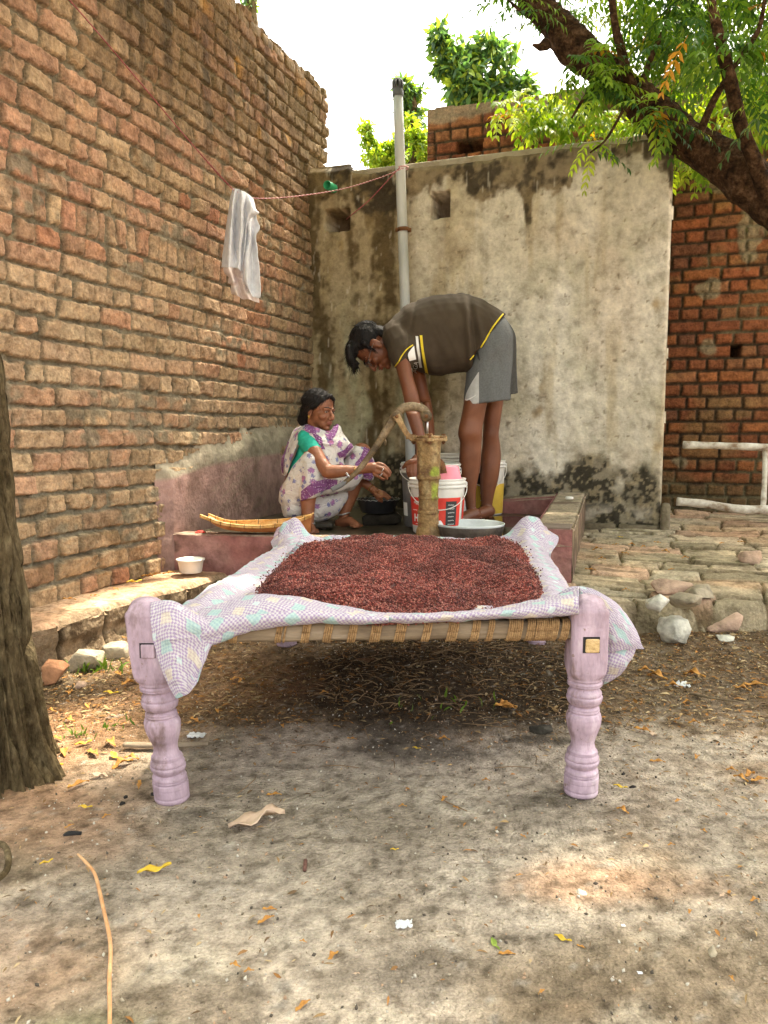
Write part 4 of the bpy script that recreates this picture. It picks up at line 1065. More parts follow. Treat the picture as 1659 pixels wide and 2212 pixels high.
for lg, b_, dx, mt_, z_ in ((legs[0], CFL, -0.046, M_lilac, 0.352), (legs[1], CFR, 0.004, M_tenon, 0.356)):
    g_ = MB(); g_.box((b_.x + dx * z_ / .46 + (.0005 if dx > 0 else .002), b_.y - 0.0403, z_ + 0.002), (0.0370 if dx > 0 else .034, 0.0025, 0.036 if dx > 0 else .033))
    o = g_.done('mortise_gap', M_blackcharcoal, lg, False)
    g_ = MB(); g_.box((b_.x + dx * z_ / .46 + .003, b_.y - 0.0415, z_), (0.031, 0.006, 0.031))
    o = g_.done('tenon_end', mt_, lg, False, bevel=0.003)
ZR = 0.385
def rail(A, B, z, h, wd, mtl, name='rail'):
    A = A + Vector((0, 0, z)); B = B + Vector((0, 0, z)); n = 60
    d = (B - A).normalized(); s_ = Vector((-d.y, d.x, 0)).normalized()
    V = []; k = 16
    for i in range(n):
        c = A.lerp(B, i / (n - 1))
        for j in range(k):
            t = 2 * math.pi * (j + .5) / k; cc, ss = math.cos(t), math.sin(t); q = min(1 / max(abs(cc), abs(ss)), 1.27)
            p = c + s_ * (cc * q * wd / 2) + Vector((0, 0, ss * q * h / 2)); V.append(p)
    V = np.array([list(v) for v in V]); V[:, 2] += 0.0022 * fbm(V[:, 0] * 9, V[:, 1] * 9, None, 4, 2); V[:, 1] += 0.0015 * fbm(V[:, 0] * 14, V[:, 2] * 30, None, 8, 2)
    return mk(name, V, [list(f) for f in gridF(k, n, True)], mtl, cot, True)
fr = rail(CFL + Vector((-0.01, 0, 0)), CFR, ZR, 0.040, 0.042, M_greywood, 'front_rail')
rail(CRL, CRR, ZR, 0.04, 0.042, M_greywood, 'rear_rail')
rail(CFL + Vector((-.02, 0.01, 0)), CRL, 0.352, 0.045, 0.04, M_brownwood, 'side_rail')
rail(CFR, CRR, 0.352, 0.045, 0.04, M_brownwood, 'side_rail')
# rope bindings round the front rail
def binding(px, nstr, lean=0.25):
    b = MB()
    t = (px - 340) / (1262 - 340)
    s0 = U(px, 1363, 1.665).x
    for k in range(nstr):
        x = s0 + (k - (nstr - 1) / 2) * 0.0046
        yc = CFL.y + (CFR.y - CFL.y) * t
        pts = []
        for j in range(13):
            a = 2 * math.pi * j / 12; cc, ss = math.cos(a), math.sin(a); q = min(1 / max(abs(cc), abs(ss)), 1.27)
            pts.append(Vector((x + lean * 0.02 * math.sin(a) + rng.uniform(-.0004, .0004), yc - cc * q * 0.0235, ZR + ss * q * 0.0225)))
        b.tube(pts, 0.0023, 6, samples=30)
    o = b.done('rope_binding', M_jute, fr)
for px, n_ in ((508, 4), (604, 3), (617, 1), (662, 4), (668, 1), (709, 4), (762, 4), (812, 5), (865, 5), (922, 4), (978, 5), (1027, 4), (1060, 3), (1106, 4), (1122, 3), (1147, 4), (1171, 6), (1196, 5), (1222, 4)):
    binding(px, n_)
wb = MB()
for k in range(26):
    t = (k + .5) / 26
    a = CFL.lerp(CFR, t) + Vector((0, 0.02, 0.392)); b_ = CRL.lerp(CRR, min(1, max(0, t + 0.02 * math.sin(k)))) + Vector((0, 0, 0.385))
    m_ = a.lerp(b_, .5) + Vector((0, 0, -.012)); wb.tube([a, m_, b_], 0.005, 5, samples=8)
    a = CFL.lerp(CRL, t) + Vector((0, 0, 0.383)); b_ = CFR.lerp(CRR, t) + Vector((0, 0, 0.383))
    m_ = a.lerp(b_, .5) + Vector((0, 0, -.010)); wb.tube([a, m_, b_], 0.005, 5, samples=8)
wb.done('rope_webbing', M_jute, cot)

# ------------------------------------------------------------ sheet on the cot
def loft(rows, nu, nv, wr=0.0, ws=14, seed=0):
    """rows of control points (same length) -> dense grid, uv in metres"""
    P = np.array([[list(p) for p in r] for r in rows], float)
    P = catmull(P, nv)                          # along rows
    P = catmull(np.swapaxes(P, 0, 1), nu)       # along columns
    P = np.swapaxes(P, 0, 1)
    du = np.linalg.norm(np.diff(P, axis=1), axis=2); dv = np.linalg.norm(np.diff(P, axis=0), axis=2)
    u = np.concatenate([np.zeros((nv, 1)), np.cumsum(du, 1)], 1); v = np.concatenate([np.zeros((1, nu)), np.cumsum(dv, 0)], 0)
    if wr:
        gu = np.gradient(P, axis=1); gv = np.gradient(P, axis=0)
        N_ = np.cross(gu, gv); N_ /= np.linalg.norm(N_, axis=2)[..., None] + 1e-9
        w_ = fbm(u * ws, v * ws * 0.7, None, seed, 3) * wr
        P = P + N_ * w_[..., None]
    return P, np.stack([u, v], -1)
class Cloth:
    def __init__(s): s.V = []; s.F = []; s.UV = []; s.n = 0
    def add(s, P, UV, off=(0, 0), rot=0.0):
        nv, nu = P.shape[:2]
        s.V.append(P.reshape(-1, 3)); c_, s_ = math.cos(rot), math.sin(rot)
        uv = UV.reshape(-1, 2); uv = np.stack([uv[:, 0] * c_ - uv[:, 1] * s_ + off[0], uv[:, 0] * s_ + uv[:, 1] * c_ + off[1]], 1); s.UV.append(uv)
        s.F.append(gridF(nu, nv) + s.n); s.n += nu * nv
    def done(s, name, m, parent=None, thick=0.0022):
        o = mk(name, np.concatenate(s.V), np.concatenate(s.F), m, parent, True, None, np.concatenate(s.UV))
        if thick:
            k = o.modifiers.new('thickness', 'SOLIDIFY'); k.thickness = thick; k.offset = 0
        return o
sh = Cloth()
# (a) spread across the webbing, rim raised along the side rails, humped over the rear legs
na, nb = 190, 230
A_, B_ = np.meshgrid(np.linspace(-0.012, 1.03, na), np.linspace(0.0, 1.06, nb))
q = lambda v: np.array(list(v))
Pm = (q(CFL) * ((1 - A_) * (1 - B_))[..., None] + q(CFR) * (A_ * (1 - B_))[..., None] + q(CRR) * (A_ * B_)[..., None] + q(CRL) * ((1 - A_) * B_)[..., None])
Pm[..., 0] -= 0.028 * (1 - A_) * (1 - B_)
zz = 0.405 + 0.0 * A_
zz += 0.030 * np.exp(-((A_ - 0.055) / 0.035) ** 2) * (0.6 + 0.6 * fbm(B_ * 4, A_ * 0, None, 3, 3)) + 0.034 * np.exp(-((A_ - 0.945) / 0.035) ** 2) * (0.7 + 0.6 * fbm(B_ * 5, A_ * 0, None, 4, 3))
zz -= 0.9 * np.maximum(0, -A_) + 1.1 * np.maximum(0, A_ - 1.0)
zz -= 0.6 * np.maximum(0, B_ - 1.02)
zz += 0.022 * np.exp(-((B_ - 0.975) / 0.03) ** 2) * (0.7 + 0.5 * fbm(A_ * 5, B_ * 0, None, 6, 2))
for ca, cb_, hh, ra, rb in ((0.02, 0.99, 0.062, 0.06, 0.055), (0.985, 0.99, 0.072, 0.095, 0.08)):
    zz += hh * np.exp(-(((A_ - ca) / ra) ** 2 + ((B_ - cb_) / rb) ** 2) ** 1.3)
fold = fbm(A_ * 14 + B_ * 9, B_ * 3 - A_ * 2, None, 9, 3); zz += 0.0075 * fold * sst(0.25, 0.05, np.minimum(np.minimum(A_, 1 - A_), 1 - B_))
zz += 0.0045 * fbm(A_ * 40, B_ * 26, None, 19, 2) - .004 * np.abs(fbm(A_ * 22 + B_ * 10, B_ * 16, None, 29, 2))
Pm[..., 2] = zz + 0.012 * B_
keepb = B_ > 0.05
sh.add(Pm, np.stack([A_ * 0.95, B_ * 1.22], -1))
# (b) rolled hem along the front rail
hem = []
for px, yt, yb, fat in ((428, 1318, 1402, 1.5), (470, 1306, 1388, 1.4), (520, 1292, 1368, 1.35), (570, 1285, 1355, 1.2), (630, 1290, 1347, 1.0), (700, 1303, 1342, 1.0), (780, 1318, 1343, .8), (860, 1326, 1343, .8), (950, 1323, 1343, .9), (1040, 1317, 1338, .9), (1110, 1306, 1336, 1.0), (1170, 1292, 1334, 1.1), (1215, 1284, 1330, 1.1), (1250, 1272, 1326, 1.0)):
    ym = (yt + yb) / 2
    hem.append([U(px + 6, yt + 14, 1.80), U(px + 4, yt + 2, 1.745), U(px, yt, 1.70), U(px, ym - 4, 1.648 - 0.01 * fat), U(px, yb - 5, 1.642 - 0.008 * fat), U(px, yb, 1.652), U(px, yb - 4, 1.675)])
hemT = [[hem[i][j] for i in range(len(hem))] for j in range(7)]
P, UV = loft(hemT, 260, 42, 0.0045, 22, 5); sh.add(P, UV, (0.013, 0.02), 0.35)
# second, lower fold at the left half
hem2 = []
for px, yt, yb in ((430, 1350, 1392), (520, 1322, 1366), (600, 1320, 1352), (680, 1318, 1346), (760, 1326, 1347), (840, 1331, 1346)):
    hem2.append([U(px, yt + 4, 1.665), U(px, yt, 1.640), U(px, (yt + yb) / 2, 1.622), U(px, yb, 1.635), U(px, yb - 3, 1.66)])
P, UV = loft([[h[j] for h in hem2] for j in range(5)], 120, 24, 0.003, 22, 7); sh.add(P, UV, (0.04, 0.05), -0.1)
# (c) corner hanging over the front left leg
dr = [
    [U(322, 1312, 1.70), U(372, 1306, 1.71), U(424, 1322, 1.73), U(470, 1338, 1.74), U(520, 1312, 1.76)],
    [U(324, 1301, 1.640), U(372, 1303, 1.625), U(424, 1328, 1.640), U(468, 1342, 1.655), U(528, 1316, 1.665)],
    [U(327, 1345, 1.612), U(372, 1348, 1.594), U(424, 1352, 1.612), U(470, 1350, 1.640), U(520, 1338, 1.645)],
    [U(336, 1400, 1.606), U(374, 1400, 1.590), U(416, 1392, 1.612), U(450, 1378, 1.628), U(478, 1362, 1.640)],
    [U(346, 1442, 1.603), U(380, 1445, 1.585), U(414, 1436, 1.606), U(440, 1415, 1.620), U(462, 1385, 1.632)],
    [U(364, 1478, 1.602), U(390, 1482, 1.586), U(412, 1472, 1.600), U(430, 1452, 1.612), U(446, 1420, 1.622)],
    [U(382, 1508, 1.602), U(396, 1503, 1.590), U(410, 1494, 1.598), U(424, 1477, 1.604), U(434, 1452, 1.612)]]
P, UV = loft(dr, 90, 110, 0.006, 20, 11); sh.add(P, UV, (0.0, 0.0), 0.62)
# (d) right side: flap thrown over the front right leg, hanging outside, with a sagging lower fold
dr = [
    [U(1195, 1290, 1.80), U(1216, 1276, 1.79), U(1240, 1266, 1.785), U(1280, 1272, 1.775), U(1322, 1296, 1.775), U(1352, 1326, 1.79)],
    [U(1215, 1306, 1.79), U(1240, 1292, 1.775), U(1262, 1284, 1.77), U(1296, 1296, 1.762), U(1334, 1316, 1.765), U(1368, 1352, 1.78)],
    [U(1240, 1340, 1.79), U(1262, 1330, 1.78), U(1285, 1330, 1.77), U(1312, 1338, 1.752), U(1346, 1350, 1.752), U(1378, 1374, 1.77)],
    [U(1262, 1380, 1.79), U(1282, 1375, 1.78), U(1300, 1374, 1.77), U(1322, 1378, 1.748), U(1352, 1384, 1.752), U(1386, 1392, 1.765)],
    [U(1270, 1420, 1.79), U(1288, 1416, 1.78), U(1302, 1412, 1.77), U(1324, 1408, 1.755), U(1356, 1403, 1.758), U(1392, 1402, 1.765)]]
P, UV = loft(dr, 80, 80, 0.004, 16, 15); sh.add(P, UV, (0.03, 0.01), -0.8)
dr = [
    [U(1262, 1400, 1.80), U(1290, 1402, 1.785), U(1320, 1404, 1.77), U(1352, 1402, 1.775), U(1374, 1402, 1.79)],
    [U(1264, 1430, 1.80), U(1290, 1430, 1.78), U(1320, 1432, 1.760), U(1350, 1428, 1.768), U(1368, 1420, 1.79)],
    [U(1268, 1458, 1.80), U(1290, 1458, 1.785), U(1316, 1456, 1.768), U(1340, 1448, 1.775), U(1356, 1436, 1.79)],
    [U(1274, 1482, 1.81), U(1292, 1482, 1.80), U(1308, 1478, 1.79), U(1324, 1470, 1.79), U(1340, 1458, 1.80)]]
P, UV = loft(dr, 60, 60, 0.004, 16, 16); sh.add(P, UV, (0.0, 0.05), 0.4)
# (e) rear right corner hanging outside the cot
dr = [
    [U(1120, 1148, 2.84), U(1145, 1134, 2.86), U(1170, 1140, 2.86), U(1196, 1152, 2.87)],
    [U(1126, 1162, 2.80), U(1150, 1148, 2.81), U(1178, 1152, 2.82), U(1206, 1160, 2.84)],
    [U(1138, 1190, 2.72), U(1160, 1180, 2.74), U(1182, 1178, 2.76), U(1203, 1176, 2.80)],
    [U(1160, 1225, 2.50), U(1174, 1214, 2.54), U(1184, 1208, 2.58), U(1190, 1196, 2.66)],
    [U(1186, 1262, 2.25), U(1192, 1256, 2.28), U(1192, 1248, 2.32), U(1190, 1236, 2.40)],
    [U(1204, 1292, 2.0), U(1206, 1288, 2.02), U(1206, 1282, 2.04), U(1200, 1270, 2.10)]]
P, UV = loft(dr, 60, 110, 0.005, 16, 17); sh.add(P, UV, (0.0, 0.02), 0.9)
dr = [
    [U(586, 1172, 2.86), U(600, 1156, 2.87), U(620, 1150, 2.88), U(645, 1154, 2.90)],
    [U(590, 1184, 2.82), U(602, 1166, 2.81), U(622, 1156, 2.80), U(648, 1160, 2.80)],
    [U(590, 1204, 2.72), U(602, 1194, 2.68), U(620, 1182, 2.66), U(640, 1176, 2.66)],
    [U(574, 1242, 2.46), U(584, 1234, 2.44), U(596, 1224, 2.44), U(606, 1214, 2.46)],
    [U(540, 1284, 2.12), U(552, 1276, 2.10), U(564, 1266, 2.12), U(572, 1254, 2.16)],
    [U(474, 1322, 1.88), U(492, 1312, 1.85), U(512, 1300, 1.87), U(530, 1288, 1.92)]]
P, UV = loft(dr, 50, 120, 0.005, 16, 18); sh.add(P, UV, (0.01, 0.02), 0.2)
so = sh.done('bed_sheet', M_sheet)
setp(so, 'white and lavender checked sheet with teal squares spread over the cot', 'bed sheet')

# ------------------------------------------------------------ drying grain
poly = [(544, 1292), (568, 1256), (610, 1214), (640, 1192), (678, 1177), (730, 1172), (780, 1169), (900, 1168), (1000, 1168), (1060, 1169), (1108, 1175), (1132, 1188), (1154, 1215), (1172, 1250), (1192, 1288), (1160, 1302), (1100, 1312), (1040, 1320), (960, 1326), (880, 1330), (800, 1331), (760, 1328), (700, 1316), (610, 1304)]
PG = np.array([list(G(a, b, 0.422))[:2] for a, b in poly])
def pdist(X, Y):
    """signed distance to the outline of the grain, positive inside"""
    d = np.full(X.shape, 1e9); ins = np.zeros(X.shape, bool)
    for i in range(len(PG)):
        a, b = PG[i], PG[(i + 1) % len(PG)]
        e = b - a; t = np.clip(((X - a[0]) * e[0] + (Y - a[1]) * e[1]) / (e @ e), 0, 1)
        d = np.minimum(d, np.hypot(X - a[0] - t * e[0], Y - a[1] - t * e[1]))
        c = ((a[1] > Y) != (b[1] > Y)) & (X < (b[0] - a[0]) * (Y - a[1]) / (b[1] - a[1] + 1e-12) + a[0])
        ins ^= c
    return np.where(ins, d, -d)
def gh(X, Y, d):
    n = fbm(X * 7, Y * 5, None, 71, 3); n2 = fbm(X * 24, Y * 18, None, 72, 3); rip = fbm(X * 5 + Y * 4, Y * 10 - X * 4, None, 74, 3)
    return 0.408 + 0.012 * (Y - 1.7) + 0.022 * sst(0, 0.07, d) + sst(0, 0.05, d) * (0.008 * n + 0.007 * n2 + 0.042 * rip - .012 * np.exp(-(fbm(X * 4 + Y * 3, Y * 8 - X * 3, None, 76, 2) / .12) ** 2)) - 0.01 * sst(0.01, -0.01, d)
x0, x1, y0, y1 = PG[:, 0].min() - .02, PG[:, 0].max() + .02, PG[:, 1].min() - .02, PG[:, 1].max() + .02
X, Y = np.meshgrid(np.linspace(x0, x1, 220), np.linspace(y0, y1, 320))
d = pdist(X, Y); Z = gh(X, Y, d)
F = gridF(220, 320); kp = (d > -0.002).ravel(); F = F[kp[F].all(1)]
BV = np.stack([X, Y, Z], -1).reshape(-1, 3); BF = np.concatenate([F[:, [0, 1, 2]], F[:, [0, 2, 3]]])
N0 = 125000
X = nr.uniform(x0, x1, N0); Y = y0 + (y1 - y0) * nr.rand(N0) ** 1.25
d = pdist(X, Y) + 0.006 * nr.randn(N0) + .03 * (nr.rand(N0) > .985); k = d > 0.0
X, Y, d = X[k], Y[k], d[k]; n = len(X)
Z = gh(X, Y, d) + nr.uniform(-0.0006, 0.004, n) + 0.003 * (nr.rand(n) > .93)
OC = np.array([(1, 0, 0), (-1, 0, 0), (0, 1, 0), (0, -1, 0), (0, 0, 1), (0, 0, -1)], float)
OF = np.array([(0, 2, 4), (2, 1, 4), (1, 3, 4), (3, 0, 4), (2, 0, 5), (1, 2, 5), (3, 1, 5), (0, 3, 5)])
sz = (0.0021 + 0.0014 * nr.rand(n))
R = nr.randn(n, 3, 3); R = np.linalg.qr(R)[0]
VV = np.einsum('ij,njk->nik', OC * np.array([1.15, .85, .85]), R) * sz[:, None, None] + np.stack([X, Y, Z], 1)[:, None, :]
cbase = np.array([(0.12, 0.018, 0.012), (0.21, 0.038, 0.025), (0.31, 0.08, 0.055), (0.16, 0.026, 0.018), (0.08, 0.014, 0.010), (0.38, 0.14, 0.10)])
cc = cbase[(nr.rand(n) ** 1.1 * 5.99).astype(int)] * (1 + .6 * fbm(X * 9, Y * 7, None, 79, 3))[:, None]; cc = np.repeat(cc, 6, 0)
FF = (OF[None] + (np.arange(n) * 6)[:, None, None]).reshape(-1, 3)
nb_ = len(BV)
gg = mk('grain_heap', np.concatenate([BV, VV.reshape(-1, 3)]), np.concatenate([BF, FF + nb_]), M_grain, None, True, np.concatenate([np.tile([0.09, 0.022, 0.015], (nb_, 1)), cc]))
setp(gg, 'thin heap of dark red grain spread to dry on the checked sheet', 'grain', None, 'stuff')
# ------------------------------------------------------------ hand pump
ZP = ZF + 0.005
def up(px, py, Y=3.58): return U(px, py, Y)
pb = up(925, 1160); PXc = pb.x
S_ = 3.58 / FPX
pump = thing('hand_pump', (PXc, 3.58, ZF), 'old yellow-brown cast-iron hand pump with a long curved handle', 'hand pump')
def zpy(py, Y=3.58): return U(925, py, Y).z
m_ = MB()
prof = []
for py, wpx in ((1168, 62), (1156, 62), (1154, 54), (1144, 52), (1138, 46), (1120, 45), (1109, 44), (1108, 47), (1104, 47), (1103, 44), (1090, 42), (1078, 42), (1077, 45), (1073, 45), (1072, 42), (1055, 43), (1042, 45), (1037, 46), (1035, 50), (1034, 53), (1028, 53), (1026, 50.5), (1000, 50), (975, 51), (962, 52), (955, 56), (950, 60)):
    prof.append((wpx / 2 * S_, zpy(py)))
A = np.array(prof); cu_ = np.concatenate([[0], np.cumsum(np.hypot(np.diff(A[:, 0]), np.diff(A[:, 1])))]); tt = np.linspace(0, cu_[-1], 200)
prof = list(zip(np.interp(tt, cu_, A[:, 0]), np.interp(tt, cu_, A[:, 1])))
m_.lathe(prof, (PXc, 3.58, 0), 72)
BV_ = np.concatenate(m_.V); th_ = np.degrees(np.arctan2(BV_[:, 1] - 3.58, BV_[:, 0] - PXc)); zz_ = BV_[:, 2]; nn_ = fbm(BV_[:, 0] * 30, BV_[:, 1] * 30, zz_ * 14, 5, 4)
bc = np.tile(np.array([0.24, 0.15, 0.06]), (len(BV_), 1)); bc = lerp(bc, np.array([0.34, 0.25, 0.12]), sst(0, .4, nn_)); bc = lerp(bc, np.array([0.13, 0.06, 0.025]), .8 * sst(.1, .35, fbm(BV_[:, 0] * 14, BV_[:, 1] * 14, zz_ * 22, 6, 4)))
gm = sst(34, 12, np.abs(th_ + 52) + 26 * nn_) * (sst(.050, .02, np.abs(zz_ - zpy(1060)) + .02 * nn_) + sst(.026, .01, np.abs(zz_ - zpy(1016)) + .012 * nn_))
bc = lerp(bc, np.array([0.26, 0.33, 0.035]), .85 * np.clip(gm, 0, 1)); bc = lerp(bc, np.array([0.10, 0.055, 0.03]), .7 * sst(zpy(1120), zpy(1150), zz_) * sst(-.1, .2, nn_))
body = m_.done('barrel', M_pumpb, pump, col=bc)
f_ = MB()
zt = zpy(947)
f_.lathe([(0.0, zt - .012), (0.064, zt - .012), (0.066, zt - .009), (0.066, zt - .001), (0.064, zt), (0, zt)], (PXc, 3.58, 0), 40)
for a in (20, 160, 270):
    c = (PXc + 0.072 * math.cos(math.radians(a)), 3.58 + 0.062 * math.sin(math.radians(a)), 0)
    f_.lathe([(0, zt - .013), (.020, zt - .013), (.020, zt + .001), (0, zt + .001)], c, 16)
zt2 = zt + 0.014
f_.lathe([(0.0, zt + .001), (0.050, zt + .001), (0.052, zt + .004), (0.052, zt + .010), (0.048, zt + .013), (0.020, zt + .014), (0.018, zt + .022), (0, zt + .022)], (PXc, 3.58, 0), 40)
for a in (20, 160):
    c = (PXc + 0.072 * math.cos(math.radians(a)), 3.58 + 0.062 * math.sin(math.radians(a)), 0)
    f_.lathe([(0, zt + .001), (.019, zt + .001), (.019, zt + .013), (0, zt + .013)], c, 16)
fl = f_.done('top_flange', M_pump, pump, True, 0.0015)
for a in (20, 160, 270):
    b = MB(); c = (PXc + 0.074 * math.cos(math.radians(a)), 3.58 + 0.064 * math.sin(math.radians(a)), 0)
    b.lathe([(0, zt - .028), (.006, zt - .028), (.006, zt + .02), (0, zt + .02)], c, 10)
    b.lathe([(0, zt + .013), (.010, zt + .013), (.010, zt + .021), (0, zt + .021)], c, 6)
    b.lathe([(0, zt - .021), (.010, zt - .021), (.010, zt - .013), (0, zt - .013)], c, 6)
    b.done('bolt', M_rust, fl, False)
# spout: points away to the right rear
sp = MB()
c0 = Vector((PXc + 0.02, 3.62, zpy(1003)))
sp.tube([c0, c0 + Vector((0.022, 0.030, 0.002)), c0 + Vector((0.036, 0.055, -0.008)), c0 + Vector((0.042, 0.066, -0.026)), c0 + Vector((0.044, 0.070, -0.042))], [0.030, 0.029, 0.028, 0.028, 0.029], 20, samples=18)
sp.lathe([(0.0255, -0.004), (0.030, -0.004), (0.030, 0.004), (0.0255, 0.004)], c0 + Vector((0.044, 0.070, -0.042)), 20)
sp.done('spout', M_rust, pump)
def flatbar(mb, pts, w_, t_, n=40):
    """bar with rectangular rounded section in the picture plane; pts [(px, py, half width px)]"""
    Q = catmull(np.array(pts, float), n)
    T = np.gradient(Q[:, :2], axis=0); T /= np.linalg.norm(T, axis=1)[:, None]
    V = []
    for (px, py, hw), t in zip(Q, T):
        nx, ny = -t[1], t[0]
        a = U(px + nx * hw, py + ny * hw, w_); b = U(px - nx * hw, py - ny * hw, w_)
        d = (b - a); e = d * 0.18
        y0, y1 = -t_ / 2, t_ / 2
        for pt, yy in ((a, y0 * .55), (a + e, y0), (b - e, y0), (b, y0 * .55), (b, y1 * .55), (b - e, y1), (a + e, y1), (a, y1 * .55)):
            V.append((pt.x, pt.y + yy, pt.z))
    F = [list(f) for f in gridF(8, n, True)]
    F.append([0, 1, 2, 3, 4, 5, 6, 7]); F.append([(n - 1) * 8 + k for k in range(8)][::-1])
    mb.add(V, F)
h = MB()
YH = 3.57
flatbar(h, [(922, 902, 8), (922, 893, 8.5), (914, 884, 9), (900, 879, 9), (884, 878, 9), (868, 884, 9.5), (855, 898, 10), (845, 913, 10), (832, 934, 8.5), (814, 962, 7.5), (790, 996, 6.5), (765, 1025, 5.5), (745, 1042, 4.8)], YH, 0.022, 70)
for (px, py, r) in ((857, 900, 9.5), (921, 899, 9.5)):
    c = U(px, py, YH); h.lathe([(0, -.020), (r * S_ * 1.15, -.020), (r * S_ * 1.3, -.014), (r * S_ * 1.3, .014), (r * S_ * 1.15, .020), (0, .020)], c, 24, axis=(0, 1, 0))
h.tube([U(826, 945, YH), U(833, 952, YH), U(832, 962, YH)], [.007, .006, .005], 8)
hd = h.done('handle', M_pumphandle, pump, True)
hb = MB()
hb.tube([U(748, 1040, YH), U(733, 1050, YH), U(716, 1058, YH)], [.0115, .0125, .0115], 14, samples=10)
hb.done('handle_grip', mat('worn_grip', [(0.12, .12, .12), (0.2, 0.2, 0.2)], 9, 0.5, 0.2), hd)
hb = MB(); hb.lathe([(0.011, -.004), (.0155, -.004), (.0155, .004), (.011, .004)], U(752, 1027, YH), 16, axis=(0.8, 0, .6)); hb.done('ring', M_steel, hd)
for px, py in ((857, 900), (921, 899)):
    b = MB(); c = U(px, py, YH - .021); b.lathe([(0, 0), (.0095, 0), (.0085, -.006), (0, -.007)], c, 12, axis=(0, 1, 0)); b.lathe([(0, -.014), (.005, -.014), (.005, -.006), (0, -.006)], c, 10, axis=(0, 1, 0)); b.done('pivot_bolt', M_rust, hd)
fk = MB()
for yo in (-0.022, 0.022):
    flatbar(fk, [(856, 897, 8), (863, 909, 7), (872, 926, 6), (882, 941, 6), (893, 947, 7)], YH + yo, 0.008, 24)
fk.box((U(884, 946, YH).x, YH, U(884, 946, YH).z), (0.03, 0.05, .012))
fk.done('fork_bracket', M_pump, pump)
rd = MB(); rd.tube([U(923, 903, YH), U(923, 946, 3.58)], .0055, 10); rd.done('piston_rod', M_steel, pump)
ft = MB(); ft.lathe([(0, ZF - .005), (.085, ZF - .005), (.085, ZF + .012), (.05, ZF + .016), (0, ZF + .016)], (PXc, 3.58, 0), 32)
ft.done('base_plate', M_rust, pump)

# ------------------------------------------------------------ buckets, tubs
def bucket(name, cx, cy, rt, rb, H, mtl, label, group=None, cat='bucket', handle=True, rings=2, z0=ZF + .006, hang=(1, 0.35), rim_m=None):
    t = thing(name, (cx, cy, z0), label, cat, group)
    b = MB(); z = z0
    lathe = [(0, z + .004), (rb * .96, z + .004), (rb, z + .010), (rb + (rt - rb) * .8, z + H * .8)]
    b.lathe(lathe + [(rt * .985, z + H - .045)], (cx, cy, 0), 48)
    body = b.done('body', mtl, t)
    r = MB(); prof = [(rt * .985, z + H - .046)]
    for k in range(rings):
        zz = z + H - .044 + k * .018
        prof += [(rt + .006, zz), (rt + .0065, zz + .009), (rt + .001, zz + .010), (rt + .001, zz + .017)]
    prof += [(rt + .004, z + H - .006), (rt + .004, z + H), (rt - .001, z + H), (rt - .004, z + H - .01), (rt * .93, z + H * .4), (rb * .93, z + .012), (0, z + .012)]
    r.lathe(prof, (cx, cy, 0), 48); r.done('rim', rim_m or mtl, t)
    if handle:
        hm = MB(); pts = []
        sx, drop = hang
        for i in range(15):
            a = math.pi * i / 14
            # wire bail resting against the side
            pts.append(Vector((cx + math.cos(a) * (rt + .008), cy - math.sin(a) * (rt + .016) * 1.0, z + H - .03 - math.sin(a) * drop * rt * 2)))
        hm.tube(pts, .0022, 8, samples=50); hm.done('bail_handle', M_whitepl, t)
        for s_ in (-1, 1):
            e = MB(); e.lathe([(0, -.004), (.010, -.004), (.010, .004), (0, .004)], (cx + s_ * (rt + .006), cy, z + H - .03), 14, axis=(1, 0, 0)); e.done('handle_ear', mtl, t)
    return t, body
def shell(name, cx, cy, r0, r1, z0, z1, a0, a1, mtl, parent, off=.0012, n=24):
    """printed film wrapped on a bucket: radius r0 at z0, r1 at z1, angles in degrees (-90 faces the camera)"""
    th = np.radians(np.linspace(a0, a1, n)); V = []
    for k in range(2):
        z, r = ((z0, r0), (z1, r1))[k]
        V += [(cx + (r + off) * math.cos(t), cy + (r + off) * math.sin(t), z) for t in th]
    return mk(name, V, gridF(n, 2), mtl, parent, True)
def text_on(name, txt, size, cx, cy, r, z, ang, mtl, parent, off=.0025, rot=0.0, extrude=0.0004, weight=0.0):
    """lettering bent round a vertical cylinder"""
    cu = bpy.data.curves.new(name, 'FONT'); cu.body = txt; cu.size = size; cu.extrude = extrude; cu.align_x = 'CENTER'; cu.align_y = 'CENTER'; cu.offset = weight
    to = bpy.data.objects.new(name, cu); COL.objects.link(to)
    dg = bpy.context.evaluated_depsgraph_get()
    me = bpy.data.meshes.new_from_object(to.evaluated_get(dg))
    bpy.data.objects.remove(to)
    c_, s_ = math.cos(rot), math.sin(rot)
    for v in me.vertices:
        x, y, e = v.co; x, y = x * c_ - y * s_, x * s_ + y * c_
        a = math.radians(ang) + x / r
        v.co = (cx + (r + off + e) * math.cos(a), cy + (r + off + e) * math.sin(a), z + y)
    me.materials.clear(); me.materials.append(mtl)
    o = bpy.data.objects.new(name, me); COL.objects.link(o)
    if parent: o.parent = parent; o.matrix_parent_inverse = Matrix.Translation(-parent.location)
    return o
# grey bucket with white rim
gx_, gy_ = U(930, 1010, 4.10).x, 4.10
gb, _ = bucket('bucket', gx_, gy_, .155, .138, .335, M_greypl, 'tall dark-grey printed bucket with white rim behind the pump, held by the bending man', 'plastic buckets on the washing platform', rim_m=M_whitepl, rings=3, hang=(1, .25))
shell('label_patch', gx_, gy_, .1405, .1445, ZF + .07, ZF + .14, -172, -150, M_whitepr, gb)
